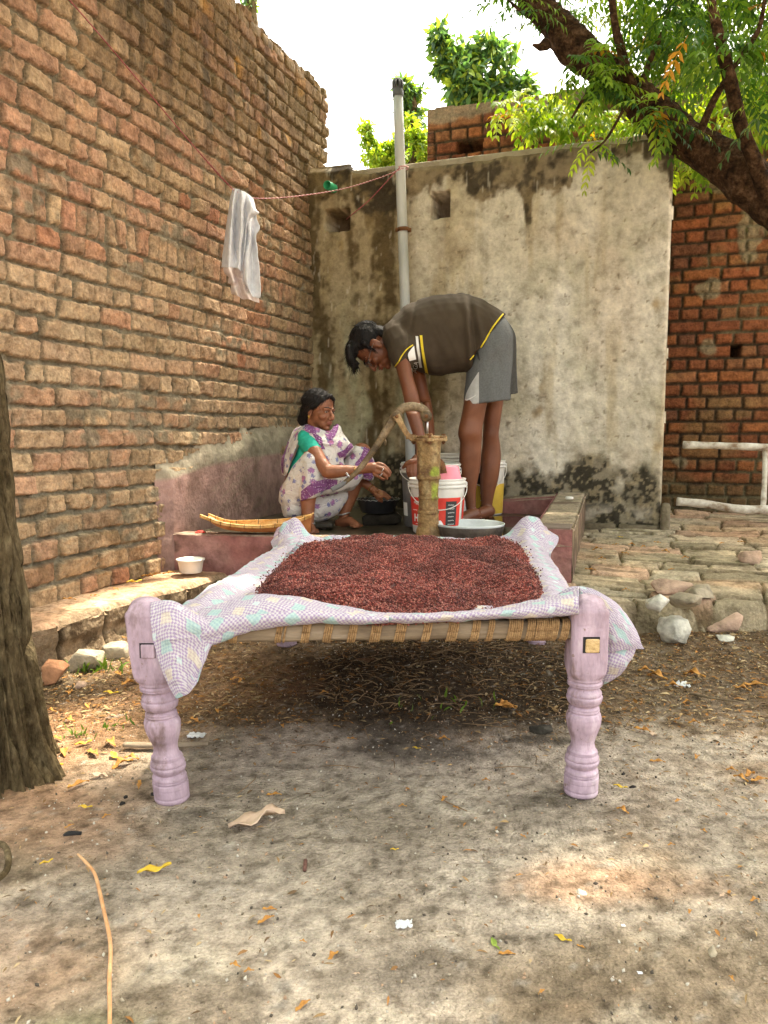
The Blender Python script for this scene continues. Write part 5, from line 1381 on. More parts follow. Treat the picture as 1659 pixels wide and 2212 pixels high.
# white bucket with red print
rx, ry = U(945, 1045, 3.84).x, 3.84
rb_, rbody = bucket('bucket', rx, ry, .1385, .122, .275, M_whitepl, 'white bucket with a red and black printed label, standing right behind the pump', 'plastic buckets on the washing platform', rings=2, hang=(1, .42))
rr = lambda z: .122 + (.1375 - .122) * (z / .22)
for a0, a1, mt_, z0_, z1_, of in ((-172, -38, M_redpr, .045, .185, .0012), (-76, -50, M_blackpr, .05, .168, .0026), (-26, -4, M_redpr, .045, .185, .0012)):
    shell('printed_label', rx, ry, rr(z0_), rr(z1_), ZF + .006 + z0_, ZF + .006 + z1_, a0, a1, mt_, rbody, of)
def squiggle(cx, cy, r, z, a0, a1, amp, mtl, parent, seed, off=.0034, wt=.0007):
    n = 34; t = np.linspace(0, 1, n); a = np.radians(a0 + (a1 - a0) * t)
    zz_ = z + amp * (0.7 * np.sin(t * 38 + seed) + 0.6 * vn(t * 14, t * 0, None, seed))
    b = MB(); b.tube([Vector((cx + (r + off) * math.cos(q_), cy + (r + off) * math.sin(q_), k_)) for q_, k_ in zip(a, zz_)], wt, 4)
    return b.done('label_text', mtl, parent)
for k in range(6):
    squiggle(rx, ry, rr(.145 - k * .019), ZF + .156 - k * .019, -71, -57 + (k % 3), .0022, M_whitepr, rbody, k, .0034, .0009)
text_on('label_text', 'H', .048, rx, ry, rr(.08), ZF + .088, -146, M_whitepr, rbody, .0028, weight=.002)
for k, (z_, a_, am) in enumerate(((.168, -152, .006), (.158, -146, .005), (.128, -158, .0016), (.060, -150, .002))):
    squiggle(rx, ry, rr(z_ - .02), ZF + z_, a_, a_ + 16, am, M_whitepr, rbody, 20 + k, .0026, .0011)
# pink mug standing upside down in it
pkx, pky = U(985, 1030, 3.86).x, 3.86
t = thing('mug', (rx + .04, ry, ZF + .2), 'pink plastic mug upside down in the red-labelled bucket', 'mug')
b = MB(); zc = zpy(1006, 3.84); b.lathe([(0, zc), (.042, zc), (.048, zc - .004), (.050, zc - .010), (.066, zc - .085), (.069, zc - .09), (.069, zc - .1), (.064, zc - .1)], (U(968, 1020, 3.86).x, 3.86, 0), 36, sx=1.08)
b.done('cup', M_pink, t)
# white bucket stack at the back
wx, wy = U(972, 1000, 4.56).x, 4.56
t, _ = bucket('bucket', wx, wy, .120, .105, .345, M_whitepl, 'plain off-white bucket behind the pink mug, left of the man’s legs', 'plastic buckets on the washing platform', rings=2, handle=False)
bucket('bucket', wx + .004, wy, .122, .112, .12, mat('old_white_plastic', [(0.5, .46, .38), (.62, .58, .5)], 6, .5), 'cream bucket nested in the off-white bucket left of the man’s legs', 'plastic buckets on the washing platform', rings=2, handle=False, z0=ZF + .265)
# yellow-labelled bucket behind the man's legs
yx, yy = U(1048, 1060, 4.72).x, 4.715
yb, ybody = bucket('bucket', yx, yy, .118, .104, .335, M_whitepl, 'white bucket with a yellow and black label, half hidden behind the man’s legs', 'plastic buckets on the washing platform', rings=2, hang=(1, .55))
shell('printed_label', yx, yy, .105, .1125, ZF + .02, ZF + .20, -175, -5, M_yelpr, ybody)
shell('printed_label', yx, yy, .1125, .1155, ZF + .20, ZF + .265, -150, -60, M_blackpr, ybody)
for k, (z_, m_k) in enumerate(((.25, M_whitepr), (.235, M_whitepr), (.165, M_blackpr), (.150, M_whitepr), (.120, M_blackpr), (.095, M_whitepr), (.07, M_blackpr))):
    squiggle(yx, yy, .104 + z_ * .05, ZF + z_, -112, -74, .009 if k < 2 else .006, m_k, ybody, 40 + k, .0026, .0018)
# enamel basin
bx, by = U(1015, 1140, 3.60).x, 3.615
t = thing('basin', (bx, by, ZF), 'wide shallow blue-white enamel basin behind the cot, right of the pump', 'basin')
b = MB(); rz = 0.400; b.lathe([(.12, ZF + .012), (.15, ZF + .02), (.163, rz - .006), (.166, rz), (.163, rz + .002), (.158, rz - .004), (.145, ZF + .035), (.13, ZF + .028), (.128, ZF + .033), (.11, ZF + .026), (0, ZF + .026)], (bx, by, 0), 64)
b.done('bowl', M_bluew, t)
b = MB(); b.lathe([(0, ZF + .008), (.12, ZF + .008), (.151, ZF + .018), (.1635, rz - .012), (.1638, rz - .008)], (bx, by, 0), 64); b.done('outer_wall', M_darkmetal, t)
# white bowl on the step
wbx = G(412, 1238, .16)
t = thing('plastic_bowl', (wbx.x, 3.60, .157), 'small white plastic bowl on the end of the brick step', 'bowl')
b = MB(); c = U(412, 1222, 3.60); zb = U(412, 1238, 3.6).z + .004; zt_ = U(412, 1207, 3.6).z
b.lathe([(0, zb), (.048, zb), (.051, zb + .004), (.060, zt_ - .008), (.066, zt_ - .006), (.067, zt_), (.063, zt_ + .001), (.059, zt_ - .004), (.049, zb + .008), (0, zb + .008)], (c.x, 3.60, 0), 48)
b.done('bowl', M_whitepl, t)
# black tray-bowl with fluted rim at the woman's hand, on a dark stone
blx, bly = U(816, 1085, 4.22).x, 4.22
zl = U(816, 1107, 4.22).z
t = rock((blx + .02, bly + .03, ZF), (.22, .20, zl - ZF + .012), 201, (0.03, 0.025, 0.018), 'low dark wet stone under the black fluted bowl', boxy=.5, n=22)
t = thing('fluted_bowl', (blx, bly, zl), 'black plastic bowl with a wavy pale rim beside the squatting woman’s hand', 'bowl')
nn = 96; th = np.linspace(0, 2 * math.pi, nn, endpoint=False); V = []
zr = U(816, 1079, 4.22).z
for r_, z_, wv in ((0.0, zl, 0), (.086, zl, 0), (.092, zl + .006, .2), (.112, zr - .006, .8), (.119, zr, 1), (.118, zr + .003, 1), (.110, zr - .004, .8), (.088, zl + .01, .2), (0, zl + .008, 0)):
    rr_ = r_ * (1 + .020 * wv * np.sin(24 * th)); V.append(np.stack([blx + rr_ * np.cos(th), bly + rr_ * np.sin(th), z_ + .003 * wv * np.sin(24 * th)], 1))
mk('bowl', np.concatenate(V), gridF(nn, len(V), True), M_blackpl, t)
V = []
for r_, z_ in ((.1175, zr + .0015), (.121, zr + .002), (.121, zr + .0045), (.1175, zr + .0045)):
    rr_ = r_ * (1 + .020 * np.sin(24 * th)); V.append(np.stack([blx + rr_ * np.cos(th), bly + rr_ * np.sin(th), z_ + .003 * np.sin(24 * th)], 1))
mk('rim', np.concatenate(V), gridF(nn, 4, True), M_steel, t)
# wooden stool plank under the woman
b = MB(); b.box((U(660, 1124, 4.03).x, 4.06, ZF + .026), (.30, .20, .028)); b.box((U(620, 1124, 4.03).x, 4.06, ZF + .008), (.03, .18, .018)); b.box((U(700, 1124, 4.03).x, 4.06, ZF + .008), (.03, .18, .018))
o = b.done('low_stool', M_darkstone, None, True, bevel=.008); setp(o, 'low dark wooden plank stool under the squatting woman', 'stool')
# lid on the curb
lp = G(1230, 1079, .45)
b = MB(); b.lathe([(0, .452), (.020, .452), (.022, .455), (.022, .463), (.020, .466), (.016, .464), (0, .464)], (lp.x, lp.y, 0), 28)
o = b.done('bottle_lid', M_whitepl, None); setp(o, 'small round white lid on the far end of the stone coping', 'lid')
# red pouch on the front coping
rp = G(431, 1152, .338)
b = MB()
V = []; F = []
ux, vx = np.meshgrid(np.linspace(-1, 1, 12), np.linspace(-1, 1, 8))
Zt = .342 + .008 * (1 - ux ** 2) * (1 - vx ** 2) + .002 * vn(ux * 3, vx * 3)
b.add(np.stack([rp.x + ux * .024, rp.y + .02 + vx * .014, Zt], -1), [list(f) for f in gridF(12, 8)])
o = b.done('soap_pouch', M_redpr, None); setp(o, 'little crushed red packet on the pink kerb left of the reed basket', 'packet')
s_ = o.modifiers.new('t', 'SOLIDIFY'); s_.thickness = .003

# ------------------------------------------------------------ winnowing basket
Yw = 3.72
wt_ = thing('winnowing_basket', (U(550, 1140, Yw).x, Yw, .34), 'shallow orange-brown split-reed winnowing basket on the pink kerb', 'basket')
def reedsheet(name, rows, nu, nv, mtl, thick=.004, ribs=0, parent=wt_):
    P, UV = loft(rows, nu, nv)
    if ribs:
        gu = np.gradient(P, axis=1); gv = np.gradient(P, axis=0); N_ = np.cross(gu, gv); N_ /= np.linalg.norm(N_, axis=2)[..., None] + 1e-9
        P = P + N_ * (np.abs(np.sin(UV[..., 0] * math.pi / ribs)) * .0022)[..., None]
    o = mk(name, P.reshape(-1, 3), gridF(nu, nv), mtl, parent)
    k = o.modifiers.new('t', 'SOLIDIFY'); k.thickness = thick
    return o
YN, YF_ = 3.64, 3.80
near_top = [U(432, 1114, YN), U(470, 1128, YN), U(505, 1135, YN), (U(560, 1138, YN)), U(610, 1133, YN), U(645, 1124, YN), U(672, 1114, YN)]
near_bot = [U(440, 1117, YN + .01), U(474, 1138, YN + .01), U(508, 1146, YN + .02), U(560, 1149, YN + .02), U(610, 1148, YN + .02), U(642, 1148, YN + .02), U(668, 1150, YN + .01)]
far_bot = [U(450, 1117, YF_ - .02), U(480, 1136, YF_ - .02), U(508, 1143, YF_ - .02), U(560, 1145, YF_ - .02), U(610, 1145, YF_ - .02), U(640, 1144, YF_ - .02), U(662, 1144, YF_ - .02)]
far_top = [U(450, 1112, YF_), U(476, 1122, YF_), U(500, 1127, YF_), U(556, 1126, YF_), U(606, 1124, YF_), U(640, 1120, YF_), U(668, 1114, YF_)]
reedsheet('near_side', [near_top, near_bot], 160, 6, M_strawdark, ribs=.006)
reedsheet('tray_floor', [near_bot, far_bot], 160, 20, M_straw, ribs=.006)
reedsheet('far_side', [far_bot, far_top], 160, 6, M_straw, ribs=.006)
reedsheet('end_wall', [[U(672, 1113, YN), U(671, 1113, (YN + YF_) / 2), U(668, 1114, YF_)], [U(669, 1150, YN + .01), U(668, 1148, (YN + YF_) / 2), U(662, 1144, YF_ - .02)]], 40, 8, M_strawdark, ribs=.006)
e = MB()
for line in (near_top, far_top):
    for dz in (0, .008): e.tube([p + Vector((0, 0, dz - .004)) for p in line], .0048, 8, samples=60)
e.tube([near_top[-1], far_top[-1]], .006, 8)
e.tube([U(655, 1121, YN), U(678, 1108, YN)], .0025, 6)
edge = e.done('rim_binding', M_straw, wt_)
e = MB()
for line in (near_top, far_top):
    L = catmull(np.array([list(p) for p in line]), 60)
    for k in range(6, 58, 6 if line is near_top else 8):
        p = L[k]; e.tube([Vector(p) + Vector((.001, -.007, .012)), Vector(p) + Vector((0, -.0085, 0)), Vector(p) + Vector((-.001, -.007, -.012))], .0013, 6)
e.done('lashing', M_blackcharcoal, edge)

# ------------------------------------------------------------ vent pipe, clothes line, hanging cloth
YP = 4.96
pt, pbm = U(859.5, 205, YP), U(889, 1060, YP + .02)
vp = thing('vent_pipe', tuple(pbm), 'tall grey plastic vent pipe with a slotted dark cap, fixed to the plastered wall', 'pipe')
dirp = (pt - pbm)
b = MB(); rP = 10.6 / FPX * YP
b.tube([pbm - dirp * .06, pbm, pbm + dirp * .5, pt], [rP, rP, rP, rP * .97], 28, samples=20)
b.done('pipe_shaft', M_pvc, vp)
capd = dirp.normalized(); cpt = pt + capd * -.012
b = MB(); b.lathe([(rP * 1.06, 0), (rP * 1.1, .004), (rP * 1.1, .035), (rP * 1.02, .038), (rP * .98, .05)], cpt, 28, axis=capd)
for k in range(8):
    a = 2 * math.pi * (k + .5) / 8; q = Vector((0, 0, 1)).rotation_difference(capd)
    c = cpt + q @ Vector((math.cos(a) * rP * .93, math.sin(a) * rP * .93, .068)); b.box(c, (.010, .014, .045), [q @ Vector((math.cos(a), math.sin(a), 0)), q @ Vector((-math.sin(a), math.cos(a), 0)), capd])
b.lathe([(rP * 1.0, .086), (rP * .98, .094), (rP * .85, .102), (0, .106)], cpt, 28, axis=capd)
b.done('slotted_cap', M_darkcap, vp)
cl_ = U(871, 496, YP); b = MB(); b.lathe([(rP * 1.03, -.012), (rP * 1.12, -.012), (rP * 1.12, .012), (rP * 1.03, .012)], cl_, 28, axis=capd)
b.box(cl_ + Vector((rP + .008, .01, 0)), (.022, .02, .022)); b.box(cl_ + Vector((-rP - .008, .01, 0)), (.02, .02, .022)); b.tube([cl_ + Vector((0, rP, 0)), cl_ + Vector((.02, .16, 0))], .006, 6)
b.done('wall_clamp', M_rust, vp)
# green pipe stub
gp = U(709, 401, 5.14); b = MB()
ax_ = Vector((BN[0] * .9 - .1, BN[1], -.05)).normalized()
rG = .028
b.lathe([(rG, -.08), (rG, .015), (rG * .98, .017), (rG * .86, .017), (rG * .84, .013), (rG * .84, -.06), (0, -.06)], gp, 28, axis=ax_)
o = b.done('pipe_stub', M_greenpl, None); setp(o, 'short green plastic pipe stub poking out of the top left of the plastered wall', 'pipe')
# lines
r1 = [U(60, -90, 2.72), U(150, 0, 2.95), U(300, 175, 3.32), U(405, 300, 3.62), U(502, 408, 3.95), U(548, 428, 4.05), U(640, 424, 4.28), U(740, 408, 4.52), U(820, 384, 4.72), U(872, 363, 4.82)]
wl = LO[0]; 
sL, zL = lcoord(20, -130); anchor = lpt(sL, .02, zL)
r1 = [anchor] + r1
tl = thing('clothes_line', tuple(r1[0]), 'thin red and pink cord strung from the left wall to the pipe', 'cord')
def twisted(name, pts, n, r_, mtl, parent, pitch=.02, phase=0.0):
    L = catmull(np.array([list(p) for p in pts]), n)
    seg = np.concatenate([[0], np.cumsum(np.linalg.norm(np.diff(L, axis=0), axis=1))])
    a = seg / pitch * 2 * math.pi + phase
    L2 = L.copy(); L2[:, 1] += np.cos(a) * r_ * .7; L2[:, 2] += np.sin(a) * r_ * .7
    b = MB(); b.tube([Vector(p) for p in L2], r_, 5); return b.done(name, mtl, parent)
twisted('red_strand', r1, 420, .0022, M_ropered, tl, .028, 0)
twisted('pale_strand', r1[5:], 300, .0022, M_ropepink, tl, .028, math.pi)
twisted('red_strand', r1[:6], 200, .0020, M_ropered, tl, .028, math.pi)
b = MB(); b.lathe([(rP + .001, -.004), (rP + .006, -.004), (rP + .006, .004), (rP + .001, .004)], U(870, 363, YP), 24, axis=capd); b.done('knot_loop', M_ropepink, tl)
cr_ = thing('tie_cord', tuple(U(757, 466, 5.1)), 'thin dark red cord from the left vent hole up to the vent pipe', 'cord')
b = MB(); b.tube([U(748, 474, 5.22), U(762, 462, 5.05), U(800, 430, 4.98), U(850, 376, 4.90), U(864, 362, 4.87)], .003, 6, samples=30); b.done('cord', M_ropered, cr_)
# hanging cotton cloth (disp = 414.8 + zx*.1667, 331.8 + zy*.1667)
def T_(zx, zy, Y): return U(414.8 + zx * .16666, 331.8 + zy * .16666, Y)
tw = Cloth()
rows = [
    [T_(538, 452, 3.99), T_(560, 456, 3.955), T_(600, 462, 3.97), T_(640, 475, 3.955), T_(690, 500, 3.985), T_(742, 545, 4.0), T_(790, 590, 4.02)],
    [T_(500, 560, 4.00), T_(540, 580, 3.945), T_(590, 590, 3.985), T_(650, 600, 3.94), T_(700, 610, 3.985), T_(760, 640, 3.95), T_(830, 720, 4.0)],
    [T_(478, 700, 4.00), T_(525, 710, 3.935), T_(575, 720, 3.99), T_(640, 720, 3.935), T_(690, 730, 3.99), T_(760, 740, 3.945), T_(868, 772, 4.0)],
    [T_(455, 860, 4.00), T_(515, 865, 3.93), T_(565, 870, 3.995), T_(640, 880, 3.93), T_(685, 890, 3.99), T_(722, 850, 3.96), T_(780, 815, 4.0)],
    [T_(430, 1030, 4.0), T_(505, 1030, 3.925), T_(555, 1040, 3.995), T_(630, 1060, 3.925), T_(672, 1070, 3.99), T_(700, 1000, 3.97), T_(716, 930, 4.0)],
    [T_(408, 1200, 4.0), T_(490, 1210, 3.92), T_(560, 1220, 3.99), T_(615, 1230, 3.935), T_(652, 1230, 3.99), T_(690, 1180, 3.96), T_(704, 1110, 4.0)],
    [T_(393, 1340, 4.0), T_(480, 1350, 3.93), T_(560, 1360, 3.98), T_(610, 1380, 3.945), T_(648, 1390, 3.99), T_(668, 1330, 3.97), T_(676, 1250, 4.0)],
    [T_(386, 1475, 4.0), T_(470, 1475, 3.935), T_(545, 1478, 3.97), T_(600, 1492, 3.945), T_(635, 1530, 3.99), T_(652, 1440, 3.98), T_(664, 1340, 4.0)]]
P, UV = loft(rows, 90, 120, .004, 30, 1); tw.add(P, UV)
tw2 = Cloth()
rows = [
    [T_(690, 500, 4.03), T_(740, 560, 4.0), T_(790, 620, 4.03), T_(812, 660, 4.04)],
    [T_(690, 760, 4.03), T_(740, 800, 3.985), T_(800, 830, 4.03), T_(835, 830, 4.02)],
    [T_(690, 930, 4.03), T_(740, 940, 3.975), T_(790, 930, 4.03), T_(873, 960, 4.0)],
    [T_(690, 1090, 4.03), T_(750, 1090, 3.975), T_(790, 1090, 4.03), T_(828, 1070, 4.0)],
    [T_(660, 1240, 4.03), T_(720, 1260, 3.965), T_(780, 1260, 4.03), T_(842, 1240, 3.99)],
    [T_(640, 1440, 4.03), T_(710, 1470, 3.96), T_(780, 1500, 4.02), T_(866, 1440, 3.985)],
    [T_(640, 1600, 4.03), T_(710, 1660, 3.965), T_(780, 1700, 4.02), T_(884, 1640, 3.985)],
    [T_(655, 1655, 4.03), T_(735, 1760, 3.98), T_(800, 1840, 4.0), T_(890, 1835, 3.99)],
    [T_(680, 1690, 4.03), T_(760, 1830, 3.99), T_(830, 1865, 4.0), T_(878, 1862, 4.0)]]
P, UV = loft(rows, 60, 130, .004, 30, 2); tw.add(P, UV)
rows = [
    [T_(415, 1440, 4.03), T_(480, 1450, 4.02), T_(560, 1450, 4.035), T_(640, 1470, 4.03), T_(720, 1500, 4.04), T_(800, 1560, 4.04)],
    [T_(418, 1535, 4.03), T_(490, 1530, 4.00), T_(560, 1560, 4.035), T_(640, 1570, 4.0), T_(720, 1600, 4.04), T_(810, 1640, 4.04)],
    [T_(478, 1600, 4.03), T_(520, 1610, 4.0), T_(580, 1600, 4.035), T_(645, 1620, 4.0), T_(730, 1660, 4.035), T_(830, 1700, 4.04)],
    [T_(474, 1675, 4.03), T_(530, 1660, 3.995), T_(590, 1650, 4.03), T_(650, 1650, 3.995), T_(740, 1720, 4.03), T_(850, 1780, 4.04)],
    [T_(505, 1700, 4.03), T_(550, 1720, 4.01), T_(610, 1700, 4.035), T_(670, 1730, 4.0), T_(750, 1770, 4.03), T_(860, 1850, 4.04)],
    [T_(510, 1805, 4.03), T_(570, 1780, 3.995), T_(620, 1760, 4.03), T_(690, 1790, 3.995), T_(760, 1830, 4.03), T_(868, 1880, 4.03)],
    [T_(530, 1820, 4.03), T_(600, 1850, 4.0), T_(660, 1890, 4.03), T_(740, 1890, 4.0), T_(800, 1915, 4.03), T_(872, 1935, 4.03)]]
P, UV = loft(rows, 90, 90, .003, 30, 3); tw2.add(P, UV)
o = tw.done('hanging_cloth', M_towel); tw2.done('inner_layer', mat('warm_white_cotton', [(0.52, 0.43, 0.40), (0.64, 0.55, 0.51)], 30, .95, .35, 300, dist=.003), o); setp(o, 'white cotton cloth bunched over the clothes line against the left wall', 'cloth')
# pole frame on the right, at the foot of the red brick wall
pf_ = thing('pole_frame', (2.1, 4.7, .3), 'weathered whitewashed wooden pole frame at the foot of the red brick wall', 'frame')
def pole(pts, r_, name='pole', sd_=1):
    b = MB(); b.tube([U(*p) for p in pts], r_, 14, samples=40, rough=.22, seed=sd_); return b.done(name, M_pole, pf_)
pole([(1476, 961, 4.86), (1560, 963, 4.83), (1640, 966, 4.8), (1760, 970, 4.76)], [.024, .023, .024, .025], 'upper_pole', 2)
pole([(1462, 1083, 4.70), (1530, 1090, 4.66), (1600, 1100, 4.62), (1680, 1102, 4.6), (1770, 1106, 4.56)], [.027, .024, .027, .029, .028], 'lower_pole', 3)
pole([(1653, 962, 4.80), (1652, 1030, 4.72), (1648, 1103, 4.62)], [.018, .015, .017], 'rung', 4)
pole([(1750, 965, 4.77), (1750, 1110, 4.57)], .017, 'rung', 5)
# ------------------------------------------------------------ people
class Body:
    """closed overlapping volumes, fused into one continuous skin by a voxel remesh"""
    def __init__(s): s.mb = MB()
    def cap(s, pts, radii, n=16, flat=1.0):
        pts = [Vector(p) for p in pts]
        d0 = (pts[0] - pts[1]).normalized(); d1 = (pts[-1] - pts[-2]).normalized()
        P = [pts[0] + d0 * radii[0] * .95, pts[0] + d0 * radii[0] * .7] + pts + [pts[-1] + d1 * radii[-1] * .7, pts[-1] + d1 * radii[-1] * .95]
        R = [radii[0] * .3, radii[0] * .74] + list(radii) + [radii[-1] * .74, radii[-1] * .3]
        V, F = tube_arrays(P, R, n, flat=flat)
        s.mb.add(V, F); return s
    def ell(s, c, r, M3=None, n=22):
        th = np.linspace(0, 2 * math.pi, n, endpoint=False); ph = np.linspace(0.08, math.pi - .08, n // 2)
        V = np.array([[math.sin(p) * math.cos(t), math.sin(p) * math.sin(t), math.cos(p)] for p in ph for t in th]) * np.array(r)
        if M3 is not None: V = V @ np.array(M3).T
        V = V + np.array(list(c))
        F = [list(f) for f in gridF(n, n // 2, True)]; F.append(list(range(n))); F.append([(n // 2 - 1) * n + k for k in range(n)][::-1])
        s.mb.add(V, F); return s
    def rings(s, R, n=28, sub=4, pw=2.3):
        """R: [(top point, bottom point, half depth along Y)]"""
        A = np.array([list(a) + list(b) + [h] for a, b, h in R], float)
        A = catmull(A, (len(R) - 1) * sub + 1)
        V = []; th = np.linspace(0, 2 * math.pi, n, endpoint=False)
        for r in A:
            a, b, h = r[:3], r[3:6], r[6]; c = (a + b) / 2; ax = (a - b) / 2
            cc, ss = np.cos(th), np.sin(th)
            cc = np.sign(cc) * np.abs(cc) ** (2 / pw); ss = np.sign(ss) * np.abs(ss) ** (2 / pw)
            V.append(c + np.outer(cc, ax) + np.outer(ss, [0, h, 0]))
        m = len(A); F = [list(f) for f in gridF(n, m, True)]; F.append(list(range(n))); F.append([(m - 1) * n + k for k in range(n)][::-1])
        s.mb.add(np.concatenate(V), F); return s
    def done(s, name, m, vox=.004, smooth=6, parent=None, fn=None, fac=.5):
        o = mk(name, np.concatenate(s.mb.V), s.mb.F, m, None, True)
        bm = bmesh.new(); bm.from_mesh(o.data); bmesh.ops.recalc_face_normals(bm, faces=bm.faces); bm.to_mesh(o.data); bm.free()
        r = o.modifiers.new('r', 'REMESH'); r.mode = 'VOXEL'; r.voxel_size = vox; r.use_smooth_shade = True
        if smooth:
            k = o.modifiers.new('s', 'SMOOTH'); k.factor = fac; k.iterations = smooth
        dg = bpy.context.evaluated_depsgraph_get()
        me = bpy.data.meshes.new_from_object(o.evaluated_get(dg)); old = o.data
        o.modifiers.clear(); o.data = me; bpy.data.meshes.remove(old); me.name = name
        if fn:
            nvt = len(me.vertices); co = np.zeros(nvt * 3); me.vertices.foreach_get('co', co); co = co.reshape(-1, 3)
            no = np.zeros(nvt * 3); me.vertex_normals.foreach_get('vector', no); no = no.reshape(-1, 3)
            co = co + no * fn(co, no)[:, None]; me.vertices.foreach_set('co', co.ravel()); me.update()
        me.polygons.foreach_set('use_smooth', np.ones(len(me.polygons), bool))
        if parent: o.parent = parent; o.matrix_parent_inverse = Matrix.Translation(-parent.location)
        return o
def stick(name, target, pts, mtl, parent, off=.003, nu=24, nv=10, back=False):
    """cloth strip laid on a surface: grid of view points (rows of (px, py)) dropped onto target, then kept 'off' above it"""
    bvh = BVHTree.FromObject(target, bpy.context.evaluated_depsgraph_get()) if isinstance(target, bpy.types.Object) else target
    P = catmull(np.array(pts, float), nv); P = np.swapaxes(catmull(np.swapaxes(P, 0, 1), nu), 0, 1)
    V = np.zeros((nv, nu, 3)); ok = np.zeros((nv, nu), bool); cp = Vector((0, 0, CAM_Z)); Tm = target.matrix_world.inverted() if False else None
    off0 = target.parent.location if False else Vector((0, 0, 0))
    for j in range(nv):
        for i in range(nu):
            t = U(P[j, i, 0], P[j, i, 1], 1.0); d = (t - cp).normalized()
            h = bvh.ray_cast(cp, d)
            if h[0] is not None:
                V[j, i] = h[0] + h[1] * off if h[1].dot(d) < 0 else h[0] - h[1] * off; ok[j, i] = True
    F = gridF(nu, nv); F = F[ok.ravel()[F].all(1)]
    L = np.linalg.norm(V.reshape(-1, 3)[F] - V.reshape(-1, 3)[F[:, :1]], axis=2).max(1); F = F[L < 0.08]
    o = mk(name, V.reshape(-1, 3), F, mtl, parent)
    return o

def head(B, c, f, u, s, male=True):
    f = Vector(f).normalized(); u = Vector(u); u = (u - f * u.dot(f)).normalized(); r = f.cross(u)
    M3 = np.array([list(r), list(f), list(u)]).T
    def L(x, y, z): return Vector(c) + (r * x + f * y + u * z) * s
    def e(x, y, z, a, b, d): B.ell(L(x, y, z), (a * s, b * s, d * s), M3)
    e(0, -.012, .035, .076, .096, .082); e(0, .022, -.03, .062, .066, .075); e(0, .045, -.07, .045, .042, .038)
    e(0, .072, -.098, .020, .018, .016)
    B.cap([L(0, .088, .004), L(0, .103, -.018), L(0, .109, -.034)], [.0085 * s, .010 * s, .0125 * s], 12)
    for q in (-1, 1):
        e(q * .013, .096, -.038, .0085, .010, .0075)
        e(q * .040, .062, -.028, .022, .024, .022)
        B.cap([L(q * .012, .090, .020), L(q * .048, .074, .020)], [.0085 * s, .0075 * s], 10)
        e(q * .077, -.008, -.008, .008, .019, .032); e(q * .081, -.016, .006, .008, .012, .018); e(q * .078, -.002, -.032, .007, .010, .012)
        e(q * .032, .077, .0035, .0145, .010, .009)
    B.cap([L(-.020, .088, -.059), L(0, .096, -.057), L(.020, .088, -.059)], [.005 * s, .0068 * s, .005 * s], 10)
    B.cap([L(-.018, .086, -.070), L(0, .094, -.071), L(.018, .086, -.070)], [.005 * s, .0072 * s, .005 * s], 10)
    return L, M3, (r, f, u)
def face_parts(L, M3, ax, s, parent, brow_m, closed=False):
    for q in (-1, 1):
        b = MB(); ew = Body()
        V = MB(); th = np.linspace(0, 2 * math.pi, 20, endpoint=False)
        def ball(cc, rr, name, mtl):
            bb = Body(); bb.ell(cc, rr, M3, 18); o = mk(name, np.concatenate(bb.mb.V), bb.mb.F, mtl, parent); return o
        ball(L(q * .032, .0805, .0005), (.0125 * s, .0075 * s, (.0035 if closed else .006) * s), 'eye', M_eye)
        ball(L(q * .032 + .002, .0865, -.0005), (.0052 * s, .0030 * s, (.0036 if closed else .005) * s), 'iris', M_pupil)
        bb = Body(); bb.cap([L(q * .014, .0965, .023), L(q * .032, .090, .029), L(q * .050, .0755, .024)], [.0030 * s, .0034 * s, .0020 * s], 8)
        mk('eyebrow', np.concatenate(bb.mb.V), bb.mb.F, brow_m, parent)
        bb = Body(); bb.cap([L(q * .018, .0875, .005), L(q * .032, .0895, .0095), L(q * .047, .080, .004)], [.0016 * s, .0020 * s, .0014 * s], 8)
        mk('eyelash', np.concatenate(bb.mb.V), bb.mb.F, brow_m, parent)
    bb = Body()
    bb.cap([L(-.023, .0895, -.0625), L(-.008, .1005, -.0590), L(0, .1015, -.0600), L(.008, .1005, -.0590), L(.023, .0895, -.0625)], [.0015 * s, .0042 * s, .0042 * s, .0042 * s, .0015 * s], 8)
    bb.cap([L(-.020, .0890, -.0665), L(0, .0990, -.0705), L(.020, .0890, -.0665)], [.0015 * s, .0052 * s, .0015 * s], 8)
    mk('lips', np.concatenate(bb.mb.V), bb.mb.F, M_lip, parent)
def fingers(B, chains):
    for pts, r0 in chains:
        n = len(pts); B.cap([U(*p) for p in pts], [r0 * (1 - .22 * k / (n - 1)) for k in range(n)], 12)

# ---------------- the bending man
man = thing('person', tuple(U(1040, 1122, 4.38)), 'bending person in dark brown T-shirt and grey shorts, gripping a bucket behind the pump', 'person')
B = Body()
def mz(zx, zy, Y): return U(691.3 + .3 * zx, 597.2 + .3 * zy, Y)      # detail view A
def mw(zx, zy, Y): return U(691.3 + .2667 * zx, 840.6 + .2667 * zy, Y)  # detail view B
YB = 4.40
hc = U(808, 751, 4.34)
L, M3, ax = head(B, hc, (-.28, -.10, -.95), (-.95, 0, .30), 1.06)
B.cap([L(0, -.03, -.04), U(850, 752, YB), U(880, 735, YB)], [.056, .058, .07])
# trunk under the shirt
B.rings([(mz(540, 320, YB), mz(570, 600, YB), .14), (mz(720, 200, YB), mz(760, 640, YB), .15), (mz(900, 165, YB), mz(900, 600, YB), .14), (mz(1100, 190, YB), mz(1060, 620, YB), .14), (mz(1290, 320, YB), mz(1100, 640, YB), .145), (mz(1370, 460, YB), mz(1130, 700, YB), .14)])
